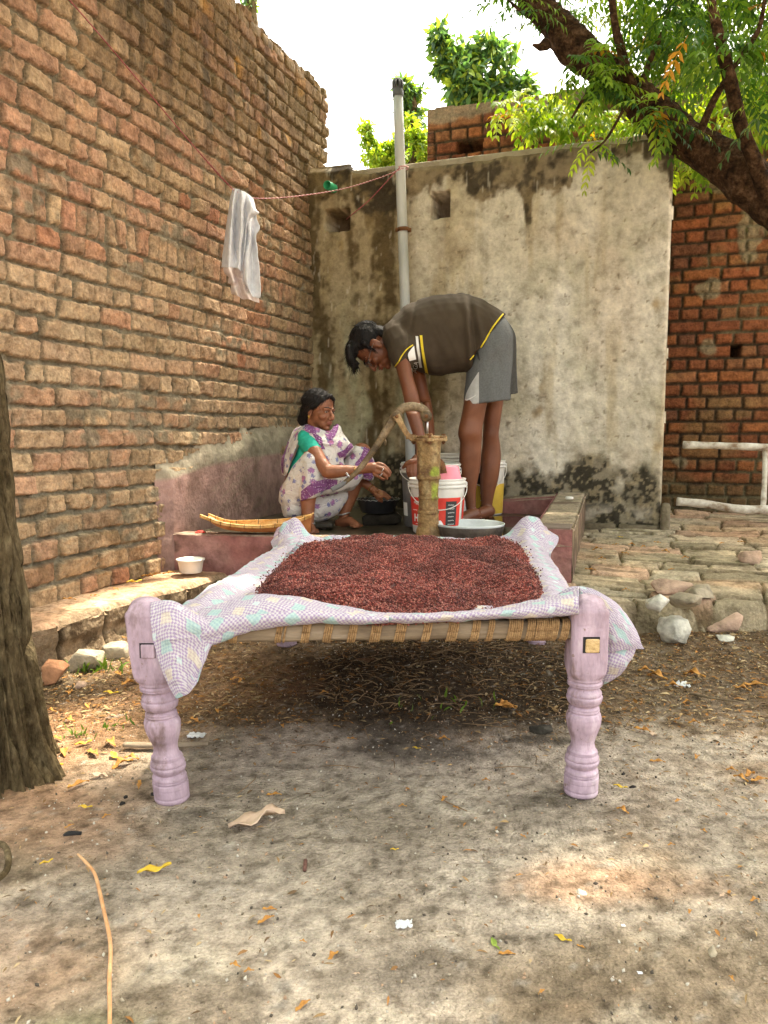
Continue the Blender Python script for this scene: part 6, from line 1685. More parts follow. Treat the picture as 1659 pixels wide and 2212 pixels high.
# legs
NY, FY = 4.33, 4.52
def leg_rings(L4, Yc): return [(mw(xr, y1, Yc + dy), mw(xl, y0, Yc + dy), h) for xl, y0, xr, y1, h, dy in L4]
B.rings(leg_rings([(1185, -60, 1450, -160, .09, .02), (1172, 60, 1390, 20, .085, .01), (1160, 140, 1352, 120, .078, 0), (1140, 240, 1328, 240, .068, 0), (1124, 310, 1316, 310, .060, -.01), (1118, 370, 1312, 365, .060, -.01), (1134, 440, 1308, 435, .056, 0), (1128, 540, 1304, 535, .060, .01), (1126, 640, 1296, 640, .060, .02), (1140, 740, 1276, 740, .052, .02), (1162, 830, 1262, 830, .042, .02), (1178, 930, 1262, 925, .034, .02), (1184, 1000, 1266, 1000, .034, .02), (1176, 1046, 1286, 1046, .037, .01)], NY))
B.rings(leg_rings([(1290, -60, 1500, -160, .09, 0), (1310, 60, 1492, 20, .085, 0), (1326, 140, 1478, 130, .075, 0), (1326, 240, 1462, 240, .066, 0), (1322, 320, 1452, 310, .058, 0), (1318, 380, 1446, 370, .056, 0), (1316, 450, 1456, 440, .055, .01), (1306, 540, 1464, 540, .060, .02), (1300, 640, 1456, 640, .060, .02), (1296, 740, 1440, 740, .052, .02), (1300, 840, 1412, 840, .042, .02), (1306, 930, 1396, 930, .034, .02), (1300, 1000, 1392, 1000, .035, .02), (1290, 1046, 1396, 1046, .038, .01)], FY))
# feet on the floor
for (hx, tx, Yc) in ((1250, 1120, NY), (1366, 1230, FY)):
    a = mw(hx, 1040, Yc + .01); b_ = mw(tx, 1062, Yc - .10)
    zf = ZF + .012
    B.cap([Vector((a.x + .01, a.y + .02, zf + .03)), Vector((a.x, a.y, zf + .035)), Vector(((a.x + b_.x) / 2, (a.y + b_.y) / 2, zf + .024)), Vector((b_.x, b_.y, zf + .012))], [.034, .038, .036, .022], 14)
    for k in range(5):
        q = Vector((b_.x - .018 + k * .016, b_.y - .025 - .012 * math.sin(k * .8), zf + .006)); B.cap([q + Vector((.006, .03, .004)), q], [.010, .008 if k else .008], 8)
# arms
B.rings([(mz(560, 470, 4.27), mz(650, 470, 4.27), .062), (mz(556, 560, 4.23), mz(655, 560, 4.23), .058), (mz(546, 650, 4.20), mz(650, 620, 4.20), .052), (mz(568, 740, 4.17), mz(676, 740, 4.17), .050), (mz(592, 830, 4.15), mz(704, 830, 4.15), .045), (mz(606, 900, 4.13), mz(716, 890, 4.13), .040), (mz(612, 970, 4.10), mz(735, 960, 4.10), .041), (mw(695, 200, 4.07), mw(812, 200, 4.07), .044), (mw(728, 300, 4.05), mw(838, 300, 4.05), .042), (mw(758, 390, 4.03), mw(852, 390, 4.03), .037), (mw(775, 480, 4.01), mw(850, 480, 4.01), .030), (mw(778, 545, 3.99), mw(842, 550, 3.99), .026)], pw=2.0)
B.rings([(mz(620, 500, 4.56), mz(720, 500, 4.56), .06), (mz(660, 640, 4.54), mz(745, 640, 4.54), .052), (mz(672, 730, 4.52), mz(762, 720, 4.52), .047), (mz(690, 820, 4.50), mz(780, 820, 4.50), .043), (mz(715, 900, 4.47), mz(800, 890, 4.47), .040), (mw(828, 110, 4.44), mw(900, 100, 4.44), .040), (mw(840, 200, 4.42), mw(916, 200, 4.42), .040), (mw(850, 300, 4.38), mw(926, 300, 4.38), .037), (mw(862, 400, 4.34), mw(930, 400, 4.34), .031), (mw(872, 480, 4.30), mw(930, 480, 4.30), .026)], pw=2.0)
# left hand closed over the rim of the grey bucket
B.cap([U(900, 992, 3.99), U(893, 1004, 3.975)], [.026, .028], 16)
B.ell(U(890, 1007, 3.985), (.034, .022, .026))
B.cap([U(898, 995, 3.96), U(886, 997, 3.945), U(878, 1001, 3.95), U(871, 1010, 3.965)], [.015, .012, .0115, .009], 12)
Fm = [([(882, 1008, 3.955), (880.5, 1018, 3.945), (883, 1027, 3.945), (888, 1033, 3.96)], .0105), ([(888, 1008, 3.95), (887, 1020, 3.937), (890, 1031, 3.938), (893, 1038, 3.95)], .0108),
      ([(894, 1008, 3.95), (893.5, 1020, 3.937), (896, 1032, 3.938), (898, 1039, 3.95)], .0105), ([(900, 1008, 3.955), (900, 1019, 3.945), (902, 1028, 3.945), (903, 1034, 3.955)], .0092)]
fingers(B, Fm)
# right hand on the far rim
B.cap([mw(900, 480, 4.30), mw(896, 560, 4.27)], [.026, .028], 14); B.ell(mw(896, 590, 4.26), (.032, .024, .028))
for k in range(4): B.cap([mw(872 + k * 18, 600, 4.25), mw(872 + k * 18, 650, 4.235), mw(874 + k * 18, 690, 4.24)], [.0105, .0100, .0085], 10)
B.cap([mw(880, 580, 4.25), mw(856, 610, 4.24), mw(850, 645, 4.25)], [.012, .011, .009], 10)
body = B.done('body', M_skin_m, .0038, 5, man)
face_parts(L, M3, ax, 1.06, body, M_hair, True)
# spectacles
r_, f_, u_ = ax
g_ = MB()
for q in (-1, 1):
    ring = [L(q * .033 + .024 * math.cos(t), .100 - .12 * abs(q * .033 + .024 * math.cos(t)) * .6, .001 + .018 * math.sin(t)) for t in np.linspace(0, 2 * math.pi, 24)]
    g_.tube(ring, .0018, 6); g_.tube([L(q * .056, .095, .006), L(q * .072, .07, .008), L(q * .083, .0, .006), L(q * .084, -.02, -.006)], .0018, 6, samples=12)
g_.tube([L(-.010, .105, .004), L(0, .108, .007), L(.010, .105, .004)], .0018, 6)
g_.done('spectacles', M_glass, body)
# hair
H = Body()
H.ell(L(0, -.028, .055), (.085 * 1.06, .100 * 1.06, .086 * 1.06), M3); H.ell(L(0, -.075, -.005), (.068, .045, .075), M3)
H.ell(L(0, .030, .098), (.072, .060, .048), M3)
for k in range(7):
    x = (k - 3) * .020
    H.cap([L(x, .055, .118), L(x * 1.05, .100, .100), L(x * 1.0, .128 - .05 * abs(x) / .06 * .3, .075 - .02 * (k % 2)), L(x * .9, .145 - .012 * (k % 3), .066)], [.022, .019, .014, .005], 10)
for q in (-1, 1): H.cap([L(q * .078, .01, .05), L(q * .078, .022, .02), L(q * .074, .024, -.008)], [.020, .012, .004], 10)
def hairfn(co, no):
    a = co - np.array(list(hc)); x = a @ np.array(list(r_)); z_ = a @ np.array(list(u_)); y_ = a @ np.array(list(f_))
    return .0045 * fbm(x * 110, z_ * 22, y_ * 22, 3, 2) + .003 * fbm(x * 40, z_ * 20, y_ * 20, 4, 2)
hair = H.done('hair', M_hair, .0035, 3, body, hairfn)
def strands(hobj, root, flow, n, ln, parent, seed, lift=.004, wdt=.0011):
    """loose hair: thin ribbons that leave the hair mass along the combing direction"""
    me = hobj.data; nvt = len(me.vertices); co = np.zeros(nvt * 3); me.vertices.foreach_get('co', co); co = co.reshape(-1, 3)
    no = np.zeros(nvt * 3); me.vertex_normals.foreach_get('vector', no); no = no.reshape(-1, 3)
    r = np.random.RandomState(seed); idx = r.randint(0, nvt, n); P = co[idx]; Nn = no[idx]
    D = flow(P); D = D - Nn * np.sum(D * Nn, 1)[:, None]; D /= np.linalg.norm(D, axis=1)[:, None] + 1e-6
    D = D + .22 * r.randn(n, 3); L_ = ln * r.uniform(.4, 1.2, n)[:, None]; S = np.cross(D, Nn); S /= np.linalg.norm(S, axis=1)[:, None] + 1e-6
    V = []; k = 5
    for j in range(k):
        t = j / (k - 1); c = P + D * L_ * t + Nn * (lift * (.2 + 1.2 * t) * r.uniform(.2, 1.3, n)[:, None] - .5 * L_ * t * t * .35); w_ = wdt * (1 - t * .8)
        V += [c - S * w_, c + S * w_]
    V = np.stack(V, 1).reshape(-1, 3); f = np.array([(2 * j, 2 * j + 1, 2 * j + 3, 2 * j + 2) for j in range(k - 1)])
    o = mk('loose_hair', V, (f[None] + (np.arange(n) * 2 * k)[:, None, None]).reshape(-1, 4), M_hair, parent, True); o['kind'] = 'stuff'; return o
crn = np.array(list(L(0, -.04, .13)))
strands(hair, crn, lambda P: (P - crn) + np.array(list(f_)) * .05, 2600, .045, hair, 3)
# T-shirt
T = Body()
T.rings([(mz(452, 402, YB), mz(505, 575, YB), .075), (mz(486, 330, YB), mz(520, 600, YB), .15), (mz(560, 248, YB), mz(615, 640, YB), .185), (mz(700, 172, YB), mz(740, 700, YB), .19), (mz(860, 126, YB), mz(850, 722, YB), .18), (mz(1000, 120, YB), mz(960, 700, YB), .178), (mz(1130, 150, YB), mz(1030, 690, YB), .178), (mz(1240, 215, YB), mz(1062, 672, YB), .18), (mz(1300, 255, YB), mz(1068, 640, YB), .182), (mz(1328, 274, YB), mz(1072, 612, YB), .184)])
T.cap([mz(560, 430, 4.30), mz(590, 500, 4.255), mz(604, 560, 4.235)], [.095, .092, .094], 20)
T.rings([(mz(470, 500, 4.28), mz(660, 400, 4.28), .08), (mz(505, 580, 4.25), mz(668, 440, 4.25), .088), (mz(536, 652, 4.23), mz(676, 492, 4.23), .085)], pw=2.0)
T.rings([(mz(600, 500, 4.52), mz(700, 420, 4.52), .07), (mz(650, 600, 4.55), mz(740, 560, 4.55), .07), (mz(668, 690, 4.555), mz(758, 700, 4.555), .06)], pw=2.0)
def shirtfn(co, no):
    x, y, z = co[:, 0], co[:, 1], co[:, 2]
    w1 = np.abs(fbm(x * 7 + z * 3, z * 2.4 - x * .5, y * 3, 12, 3)); w2 = fbm(x * 16 + z * 9, z * 5, y * 6, 13, 2)
    xf = (x - mz(1040, 300, YB).x); fold = np.exp(-((xf + .10 * (z - 1.4)) / .018) ** 2) - .7 * np.exp(-((xf - .032 + .10 * (z - 1.4)) / .016) ** 2)
    xs = (x - mz(1120, 300, YB).x); fold += .7 * np.exp(-((xs + .25 * (z - 1.4)) / .02) ** 2)
    xq = (x - mz(660, 300, YB).x); crease = -np.exp(-((xq - .16 * (z - 1.45)) / .010) ** 2)
    low = np.clip((1.62 - z) / .25, 0, 1)
    return -.022 * w1 + .006 * w2 + .020 * fold * low + .007 * crease * (z < 1.60)
shirt = T.done('t_shirt', M_shirt, .0055, 6, man, shirtfn)
def strip_tube(name, target, pts, r0, mtl, parent, n=50):
    bvh = BVHTree.FromObject(target, bpy.context.evaluated_depsgraph_get()); Q = catmull(np.array(pts, float), n); cp = Vector((0, 0, CAM_Z)); out = []
    for p in Q:
        d = (U(p[0], p[1], 1.0) - cp).normalized(); h = bvh.ray_cast(cp, d)
        if h[0] is not None: out.append(h[0])
    b = MB(); b.tube(out, r0, 6); return b.done(name, mtl, parent)
def A2(zx, zy): return (691.3 + .3 * zx, 597.2 + .3 * zy)
strip_tube('hem_piping', shirt, [A2(1318, 272), A2(1290, 305), A2(1240, 372), A2(1195, 450), A2(1150, 522), A2(1110, 565), A2(1080, 600)], .0045, M_yelthread, shirt)
strip_tube('sleeve_piping', shirt, [A2(540, 648), A2(565, 615), A2(590, 570), A2(625, 525), A2(668, 494)], .0035, M_yelthread, shirt)
stick('white_stripe', shirt, [[A2(688, 430), A2(707, 430)], [A2(694, 520), A2(713, 518)], [A2(706, 590), A2(725, 590)], [A2(717, 655), A2(736, 655)]], M_whitepr, shirt, .002, 6, 20)
stick('yellow_stripe', shirt, [[A2(718, 424), A2(736, 424)], [A2(728, 520), A2(746, 520)], [A2(744, 610), A2(762, 610)], [A2(763, 714), A2(783, 714)]], M_yelthread, shirt, .002, 6, 30)
stick('white_block', shirt, [[A2(664, 512), A2(676, 500)], [A2(634, 560), A2(682, 548)], [A2(644, 608), A2(690, 596)]], M_whitepr, shirt, .002, 12, 12)
# lettering that reads upwards beside the stripes
def shirt_text(txt, zx, zy, size):
    cu = bpy.data.curves.new('lettering', 'FONT'); cu.body = txt; cu.size = 1.0; cu.align_x = 'CENTER'; cu.align_y = 'CENTER'; cu.offset = .0
    to = bpy.data.objects.new('lettering', cu); COL.objects.link(to)
    me = bpy.data.meshes.new_from_object(to.evaluated_get(bpy.context.evaluated_depsgraph_get())); bpy.data.objects.remove(to)
    bm = bmesh.new(); bm.from_mesh(me); bmesh.ops.triangulate(bm, faces=bm.faces); bmesh.ops.subdivide_edges(bm, edges=[e for e in bm.edges if e.calc_length() > .3], cuts=1); bm.to_mesh(me); bm.free()
    bvh = BVHTree.FromObject(shirt, bpy.context.evaluated_depsgraph_get()); cp = Vector((0, 0, CAM_Z)); an = math.radians(80)
    ys = []; zs_ = np.linspace(zy - 70, zy + 50, 7)
    for q_ in zs_:
        hs_ = []
        for e_ in (-18, 0, 18):
            p = A2(zx + e_, q_); h = bvh.ray_cast(cp, (U(p[0], p[1], 1.0) - cp).normalized())
            if h[0] is not None: hs_.append(h[0].y)
        ys.append(min(hs_) if hs_ else 4.25)
    for v in me.vertices:
        x, y = v.co.x * size, v.co.y * size * 1.15
        dx = x * math.cos(an) - y * math.sin(an); dy = -(x * math.sin(an) + y * math.cos(an))
        p = A2(zx + dx, zy + dy)
        v.co = U(p[0], p[1], float(np.interp(zy + dy, zs_, ys)) - .006)
    me.materials.clear(); me.materials.append(M_whitepr)
    o = bpy.data.objects.new('lettering', me); COL.objects.link(o); o.parent = shirt
shirt_text('AGA', 688, 655, 40)
# shorts
S = Body()
S.rings([(mz(1318, 285, YB), mz(1085, 590, YB), .172), (mz(1360, 340, YB), mz(1078, 610, YB), .175), (mz(1404, 430, 4.41), mz(1066, 650, 4.39), .175), (mz(1398, 560, 4.40), mz(1058, 700, 4.37), .145), (mz(1386, 700, 4.36), mz(1048, 790, 4.35), .115), (mz(1366, 888, 4.35), mz(1035, 930, 4.34), .105)], pw=2.4)
S.rings([(mz(1318, 285, YB), mz(1085, 590, YB), .165), (mz(1392, 380, 4.43), mz(1080, 620, 4.42), .17), (mz(1417, 470, 4.46), mz(1110, 680, 4.45), .15), (mz(1420, 620, 4.50), mz(1130, 740, 4.49), .115), (mz(1430, 848, 4.54), mz(1135, 880, 4.53), .10)], pw=2.4)
def shortfn(co, no):
    x, y, z = co[:, 0], co[:, 1], co[:, 2]
    w = fbm(x * 7, z * 2.2, y * 4, 22, 3); w2 = fbm(x * 15 + z * 4, z * 5, y * 5, 23, 2)
    return .016 * w + .006 * w2
shorts = S.done('shorts', M_shorts, .0055, 5, man, shortfn)
stick('side_panel', shorts, [[A2(1140, 690), A2(1143, 690), A2(1146, 690)], [A2(1090, 770), A2(1118, 765), A2(1145, 762)], [A2(1052, 850), A2(1098, 850), A2(1145, 848)], [A2(1040, 926), A2(1090, 927), A2(1144, 920)]], M_silver, shorts, .0015, 22, 40)
stick('back_panel', shorts, [[A2(1345, 320), A2(1352, 332)], [A2(1386, 400), A2(1402, 410)], [A2(1392, 500), A2(1412, 500)], [A2(1386, 640), A2(1412, 640)], [A2(1372, 770), A2(1416, 770)], [A2(1368, 856), A2(1422, 846)]], M_shorts_d, shorts, .0015, 16, 50)
stick('swoosh_mark', shorts, [[A2(1048, 882), A2(1062, 884), A2(1090, 872), A2(1126, 852)], [A2(1052, 893), A2(1066, 893), A2(1094, 878), A2(1127, 853)]], M_whitepr, shorts, .0035, 30, 5)
stick('pocket_slit', shorts, [[A2(1128, 552), A2(1142, 545)], [A2(1136, 580), A2(1148, 575)], [A2(1146, 606), A2(1154, 603)]], M_blackpr, shorts, .002, 5, 14)

# ---------------- the squatting woman
wom = thing('person', tuple(U(660, 1125, 4.03)), 'old barefoot person in purple-flowered white sari and teal blouse, squatting beside the pump', 'person')
B = Body()
def wz(zx, zy, Y): return U(580.7 + .2 * zx, 818.4 + .2 * zy, Y)
hw = wz(548, 345, 4.04)
L, M3, ax = head(B, hw, (.80, -.60, -.13), (.06, 0, 1), .86)
B.cap([L(0, -.02, -.05), wz(520, 560, 4.06), wz(500, 640, 4.08)], [.045, .047, .06])
B.rings([(wz(430, 600, 4.07), wz(640, 640, 4.07), .11), (wz(340, 740, 4.07), wz(600, 800, 4.07), .12), (wz(270, 900, 4.08), wz(560, 960, 4.08), .115), (wz(180, 1070, 4.08), wz(450, 1120, 4.08), .115), (wz(160, 1230, 4.08), wz(420, 1300, 4.08), .12)])
# near arm
B.cap([wz(430, 660, 3.975), wz(500, 800, 3.90), wz(560, 900, 3.87), wz(640, 1005, 3.84)], [.046, .040, .036, .034])
B.cap([wz(640, 1005, 3.84), wz(740, 1000, 3.83), wz(850, 990, 3.83), wz(940, 990, 3.83), wz(1000, 982, 3.83)], [.036, .033, .028, .023, .020])
def hz(zx, zy, Y): return U(774.2 + .1 * zx, 951.2 + .1 * zy, Y)
B.cap([hz(60, 640, 3.83), hz(200, 600, 3.83), hz(330, 590, 3.825)], [.021, .026, .027], 16); B.ell(hz(360, 600, 3.825), (.032, .017, .028))
fingers(B, [([hz_ for hz_ in ((816, 1001, 3.82), (828, 1004, 3.815), (838, 1013, 3.82), (843.5, 1021, 3.83))], .0098), ([(815, 1009, 3.81), (829, 1013, 3.80), (837, 1020, 3.81), (841, 1027, 3.825)], .0102),
            ([(812, 1018, 3.81), (825, 1022, 3.80), (832, 1028, 3.81), (836, 1034, 3.825)], .0098), ([(808, 1025, 3.815), (818, 1030, 3.81), (825, 1034, 3.82), (829, 1036, 3.83)], .0085), ([(806, 1010, 3.84), (818, 1012, 3.865), (830, 1020, 3.87), (836, 1026, 3.86)], .0098)])
# far arm and open hand over the bowl
B.cap([wz(740, 660, 4.16), wz(810, 800, 4.17), wz(860, 960, 4.17), wz(890, 1040, 4.16)], [.044, .038, .034, .032])
B.cap([wz(890, 1040, 4.16), wz(980, 1090, 4.15), wz(1060, 1145, 4.14), wz(1120, 1190, 4.14)], [.033, .029, .023, .019])
B.cap([wz(1120, 1190, 4.14), hz(400, 1130, 4.13)], [.020, .024], 14); B.ell(hz(420, 1150, 4.13), (.027, .022, .024))
fingers(B, [([(820, 1061, 4.11), (829, 1064, 4.10), (836, 1069, 4.10), (843, 1075, 4.10)], .0092), ([(820, 1066, 4.10), (827, 1070, 4.09), (833, 1074, 4.09), (838, 1078, 4.10)], .0095),
            ([(817, 1070, 4.10), (822, 1074, 4.09), (825, 1079, 4.09), (825, 1084, 4.10)], .0092), ([(811, 1071, 4.11), (815, 1077, 4.10), (819, 1081, 4.10), (822, 1083, 4.11)], .0085), ([(808, 1062, 4.11), (812, 1070, 4.09), (818, 1072, 4.08), (823, 1074, 4.08)], .0098)])
# legs and feet
def foot(B, ank, toe, Yc, zf):
    a, t_ = Vector(ank), Vector(toe)
    B.cap([a + Vector((-.02, .01, -.035)), a + Vector((0, 0, -.03)), a.lerp(t_, .5) + Vector((0, 0, .004)), Vector((t_.x, t_.y, zf + .013))], [.026, .031, .026, .019], 14)
    d = (Vector((t_.x, t_.y, 0)) - Vector((a.x, a.y, 0))).normalized(); s__ = Vector((-d.y, d.x, 0))
    for k in range(5):
        o_ = (k - 2) * .0145; q = Vector((t_.x, t_.y, zf + .009)) + s__ * o_ + d * (.018 - .003 * abs(k - 1.2) ** 1.4)
        B.cap([q - d * .03 + Vector((0, 0, .005)), q], [.0085, .0092 if k == 0 else .0075], 8)
B.cap([wz(470, 860, 3.92), wz(455, 1100, 3.91), wz(420, 1340, 3.90), wz(425, 1560, 3.89)], [.055, .048, .038, .029])
foot(B, wz(425, 1580, 3.89), wz(470, 1655, 3.80), 3.85, ZF + .004)
B.cap([wz(1000, 800, 4.13), wz(930, 1100, 4.14), wz(870, 1300, 4.14), wz(810, 1470, 4.14)], [.055, .047, .036, .028])
foot(B, wz(800, 1490, 4.14), wz(955, 1600, 4.05), 4.1, ZF + .004)
def oldskin(co, no): return .0012 * fbm(co[:, 0] * 60, co[:, 1] * 60, co[:, 2] * 90, 5, 2)
wbody = B.done('body', M_skin_w, .0036, 4, wom, oldskin)
face_parts(L, M3, ax, .86, wbody, M_hair)
r_, f_, u_ = ax
# soft wrinkles beside the mouth and on the brow
wr = MB()
for q in (-1, 1):
    wr.tube([L(q * .018, .093, -.036), L(q * .027, .086, -.050), L(q * .031, .078, -.066)], .0011, 5, samples=8)
for z_ in (.040, .048, .056, .064):
    wr.tube([L(-.035, .080, z_), L(0, .0875 - (z_ - .045) * .3, z_ + .002), L(.035, .080, z_)], .0009, 5, samples=8)
wr.done('wrinkles', mat('wrinkle_skin', [(0.17, 0.06, 0.03), (0.2, 0.075, 0.035)], 9, .6, 0), wbody)
H = Body(); s = .86
H.ell(L(0, -.033, .050), (.081 * s * 1.05, .096 * s * 1.03, .079 * s * 1.05), M3)
H.ell(L(0, -.085, -.015), (.056, .042, .058), M3); H.ell(L(.01, -.105, -.065), (.040, .036, .040), M3)
for q in (-1, 1):
    H.cap([L(q * .012, .062, .094), L(q * .045, .050, .075), L(q * .068, .030, .042), L(q * .074, .002, .018), L(q * .070, -.03, -.01)], [.014, .017, .016, .016, .018], 12)
def wh(co, no):
    a = co - np.array(list(hw)); return .0032 * fbm((a @ np.array(list(f_))) * 30, (a @ np.array(list(r_))) * 30, (a @ np.array(list(u_))) * 120, 8, 2)
whair = H.done('hair', M_hair, .0033, 4, wbody, wh)
bun = np.array(list(L(0, -.09, -.03)))
strands(whair, bun, lambda P: bun - P, 2200, .040, whair, 4, .0025)
j = MB(); e0 = L(.080, -.008, -.038); j.lathe([(0, 0), (.005, .001), (.006, .004), (0, .007)], e0, 10, axis=r_); j.tube([e0, e0 + Vector((0, 0, -.012))], .004, 8); j.done('earring', M_gold, wbody)
def bangle(c, ax_, r0, mtl, name='bangle', t_=.0024):
    b = MB(); th = np.linspace(0, 2 * math.pi, 9); prof = [(r0 + t_ * math.cos(a), t_ * math.sin(a)) for a in th]; b.lathe(prof, c, 28, axis=ax_); return b.done(name, mtl, wbody)
bangle(wz(930, 990, 3.83), (1, 0, 0), .0245, M_gold); bangle(wz(1098, 1172, 4.14), (.8, -.1, -.6), .0225, M_gold)
bangle(wz(812, 1455, 4.14), (-.25, 0, 1), .034, M_silverj, 'anklet', .0042); bangle(wz(425, 1560, 3.89), (0, 0, 1), .033, M_silverj, 'anklet', .0042)
bangle(hz(520, 640, 3.80), (.8, .1, -.5), .0108, M_silverj, 'ring', .0022); bangle(hz(490, 740, 3.80), (.8, .1, -.5), .0105, M_silverj, 'ring', .0024)
# teal blouse
T = Body()
T.rings([(wz(350, 620, 4.06), wz(640, 640, 4.07), .125), (wz(325, 740, 4.07), wz(600, 800, 4.07), .135), (wz(262, 880, 4.075), wz(560, 950, 4.08), .130), (wz(212, 985, 4.08), wz(460, 1045, 4.08), .125), (wz(200, 1010, 4.08), wz(420, 1060, 4.08), .123)])
T.cap([wz(415, 650, 3.99), wz(455, 720, 3.945), wz(478, 752, 3.925)], [.056, .052, .049], 20)
def blfn(co, no): return .0045 * fbm(co[:, 0] * 10 + co[:, 2] * 10, co[:, 2] * 34 - co[:, 0] * 18, co[:, 1] * 8, 31, 2)
T.done('blouse', M_blouse, .0042, 3, wom, blfn)
# sari: skirt over hips, thighs and knees
K = Body()
K.ell(wz(290, 1290, 4.06), (.075, .15, .10)); K.ell(wz(300, 1380, 4.05), (.08, .14, .075))
K.cap([wz(270, 1270, 3.99), wz(370, 1080, 3.94), wz(462, 880, 3.90)], [.078, .072, .050], 20)
K.rings([(wz(372, 850, 3.91), wz(552, 850, 3.91), .062), (wz(350, 960, 3.905), wz(565, 960, 3.905), .068), (wz(350, 1080, 3.90), wz(600, 1070, 3.905), .072), (wz(345, 1200, 3.90), wz(620, 1160, 3.91), .070), (wz(345, 1310, 3.90), wz(560, 1250, 3.91), .062)], pw=2.2)
K.cap([wz(560, 1130, 3.95), wz(700, 1120, 4.0), wz(860, 1060, 4.06), wz(960, 900, 4.12)], [.055, .055, .058, .062], 20)
K.cap([wz(340, 1390, 4.03), wz(520, 1370, 4.06), wz(680, 1330, 4.10), wz(770, 1240, 4.12)], [.085, .085, .070, .045], 20)
K.ell(wz(860, 1150, 4.09), (.035, .04, .028))
K.rings([(wz(880, 790, 4.13), wz(1080, 770, 4.13), .070), (wz(890, 900, 4.13), wz(1120, 870, 4.13), .078), (wz(900, 990, 4.12), wz(1140, 980, 4.13), .075), (wz(940, 1050, 4.12), wz(1120, 1090, 4.13), .05)], pw=2.2)
K.ell(wz(985, 800, 4.13), (.052, .065, .036))
def skfn(co, no):
    x, y, z = co[:, 0], co[:, 1], co[:, 2]
    w = fbm(x * 14 - z * 6, z * 5 + x * 4, y * 7, 41, 3); w2 = 1 - np.abs(fbm(x * 11 - z * 7, z * 4 + x * 3, y * 6, 42, 2)) * 2
    return .009 * w + .008 * w2
skirt = K.done('sari_skirt', M_sari, .0046, 5, wom, skfn)
def A3(zx, zy): return (580.7 + .2 * zx, 818.4 + .2 * zy)
stick('sari_border', skirt, [[A3(352, 1215), A3(430, 1150), A3(520, 1105), A3(620, 1085), A3(740, 1090)], [A3(352, 1325), A3(430, 1285), A3(520, 1235), A3(620, 1195), A3(730, 1180)]], M_border, skirt, .003, 90, 16)
stick('sari_border', skirt, [[A3(1030, 735), A3(1090, 770)], [A3(985, 850), A3(1110, 860)], [A3(930, 925), A3(1135, 940)], [A3(1000, 1000), A3(1135, 1010)], [A3(1030, 1070), A3(1110, 1085)]], M_border, skirt, .003, 30, 50)
# pallu wound round the shoulders
C = Cloth()
rows = [
    [wz(345, 505, 4.17), wz(420, 495, 4.05), wz(470, 520, 3.985), wz(540, 540, 3.965), wz(640, 560, 3.98), wz(700, 520, 4.00), wz(730, 508, 4.06), wz(690, 505, 4.14)],
    [wz(310, 530, 4.19), wz(380, 520, 4.02), wz(440, 560, 3.955), wz(530, 600, 3.935), wz(640, 610, 3.945), wz(720, 580, 3.965), wz(772, 520, 4.05), wz(740, 520, 4.15)],
    [wz(300, 590, 4.19), wz(350, 560, 4.02), wz(440, 600, 3.94), wz(540, 660, 3.915), wz(650, 670, 3.925), wz(740, 640, 3.95), wz(800, 590, 4.04), wz(790, 590, 4.16)],
    [wz(400, 640, 3.97), wz(440, 610, 3.945), wz(490, 640, 3.925), wz(570, 720, 3.905), wz(670, 740, 3.915), wz(770, 700, 3.945), wz(850, 680, 4.02), wz(840, 690, 4.14)],
    [wz(470, 640, 3.95), wz(495, 660, 3.93), wz(540, 700, 3.91), wz(610, 790, 3.895), wz(700, 810, 3.915), wz(790, 790, 3.955), wz(900, 740, 4.02), wz(890, 760, 4.12)],
    [wz(520, 710, 3.925), wz(540, 740, 3.915), wz(575, 780, 3.90), wz(640, 860, 3.892), wz(730, 880, 3.92), wz(780, 860, 3.97), wz(850, 830, 4.03), wz(880, 810, 4.10)],
    [wz(550, 770, 3.92), wz(575, 800, 3.91), wz(610, 850, 3.90), wz(680, 930, 3.895), wz(760, 920, 3.93), wz(820, 930, 3.98), wz(790, 880, 4.05), wz(800, 860, 4.12)]]
P, UV = loft(rows, 120, 100, .010, 13, 51); C.add(P, UV)
# over the back, behind the blouse
rows = [
    [wz(345, 505, 4.17), wz(400, 500, 4.04), wz(460, 530, 3.975)],
    [wz(270, 560, 4.17), wz(320, 570, 4.02), wz(410, 600, 3.955)],
    [wz(215, 680, 4.16), wz(255, 700, 4.01), wz(330, 640, 3.96)],
    [wz(165, 800, 4.14), wz(215, 820, 4.00), wz(285, 760, 3.955)],
    [wz(135, 920, 4.12), wz(180, 930, 4.00), wz(235, 890, 3.955)],
    [wz(150, 1030, 4.10), wz(180, 1050, 4.00), wz(200, 1010, 3.97)]]
P, UV = loft(rows, 50, 90, .006, 16, 52); C.add(P, UV)
pallu = C.done('pallu', M_sari, wom, .003)
stick('sari_border', pallu, [[A3(392, 505), A3(450, 500), A3(500, 530)], [A3(400, 570), A3(460, 570), A3(515, 600)], [A3(470, 600), A3(520, 610), A3(570, 640)], [A3(520, 690), A3(550, 690), A3(585, 700)], [A3(560, 765), A3(585, 760), A3(608, 768)]], M_border, pallu, .0035, 30, 60)
stick('sari_border', pallu, [[A3(712, 475), A3(755, 490)], [A3(690, 545), A3(735, 570)], [A3(640, 600), A3(690, 650)], [A3(600, 590), A3(640, 660)]], M_border, pallu, .0035, 14, 50)
stick('sari_border', pallu, [[A3(730, 800), A3(800, 770), A3(850, 720), A3(885, 690)], [A3(760, 855), A3(815, 830), A3(870, 770), A3(905, 735)]], M_border, pallu, .0035, 40, 12)
stick('sari_border', pallu, [[A3(205, 660), A3(225, 690)], [A3(170, 760), A3(190, 790)], [A3(140, 900), A3(165, 910)], [A3(150, 1010), A3(165, 1030)]], M_border, pallu, .0035, 8, 50)
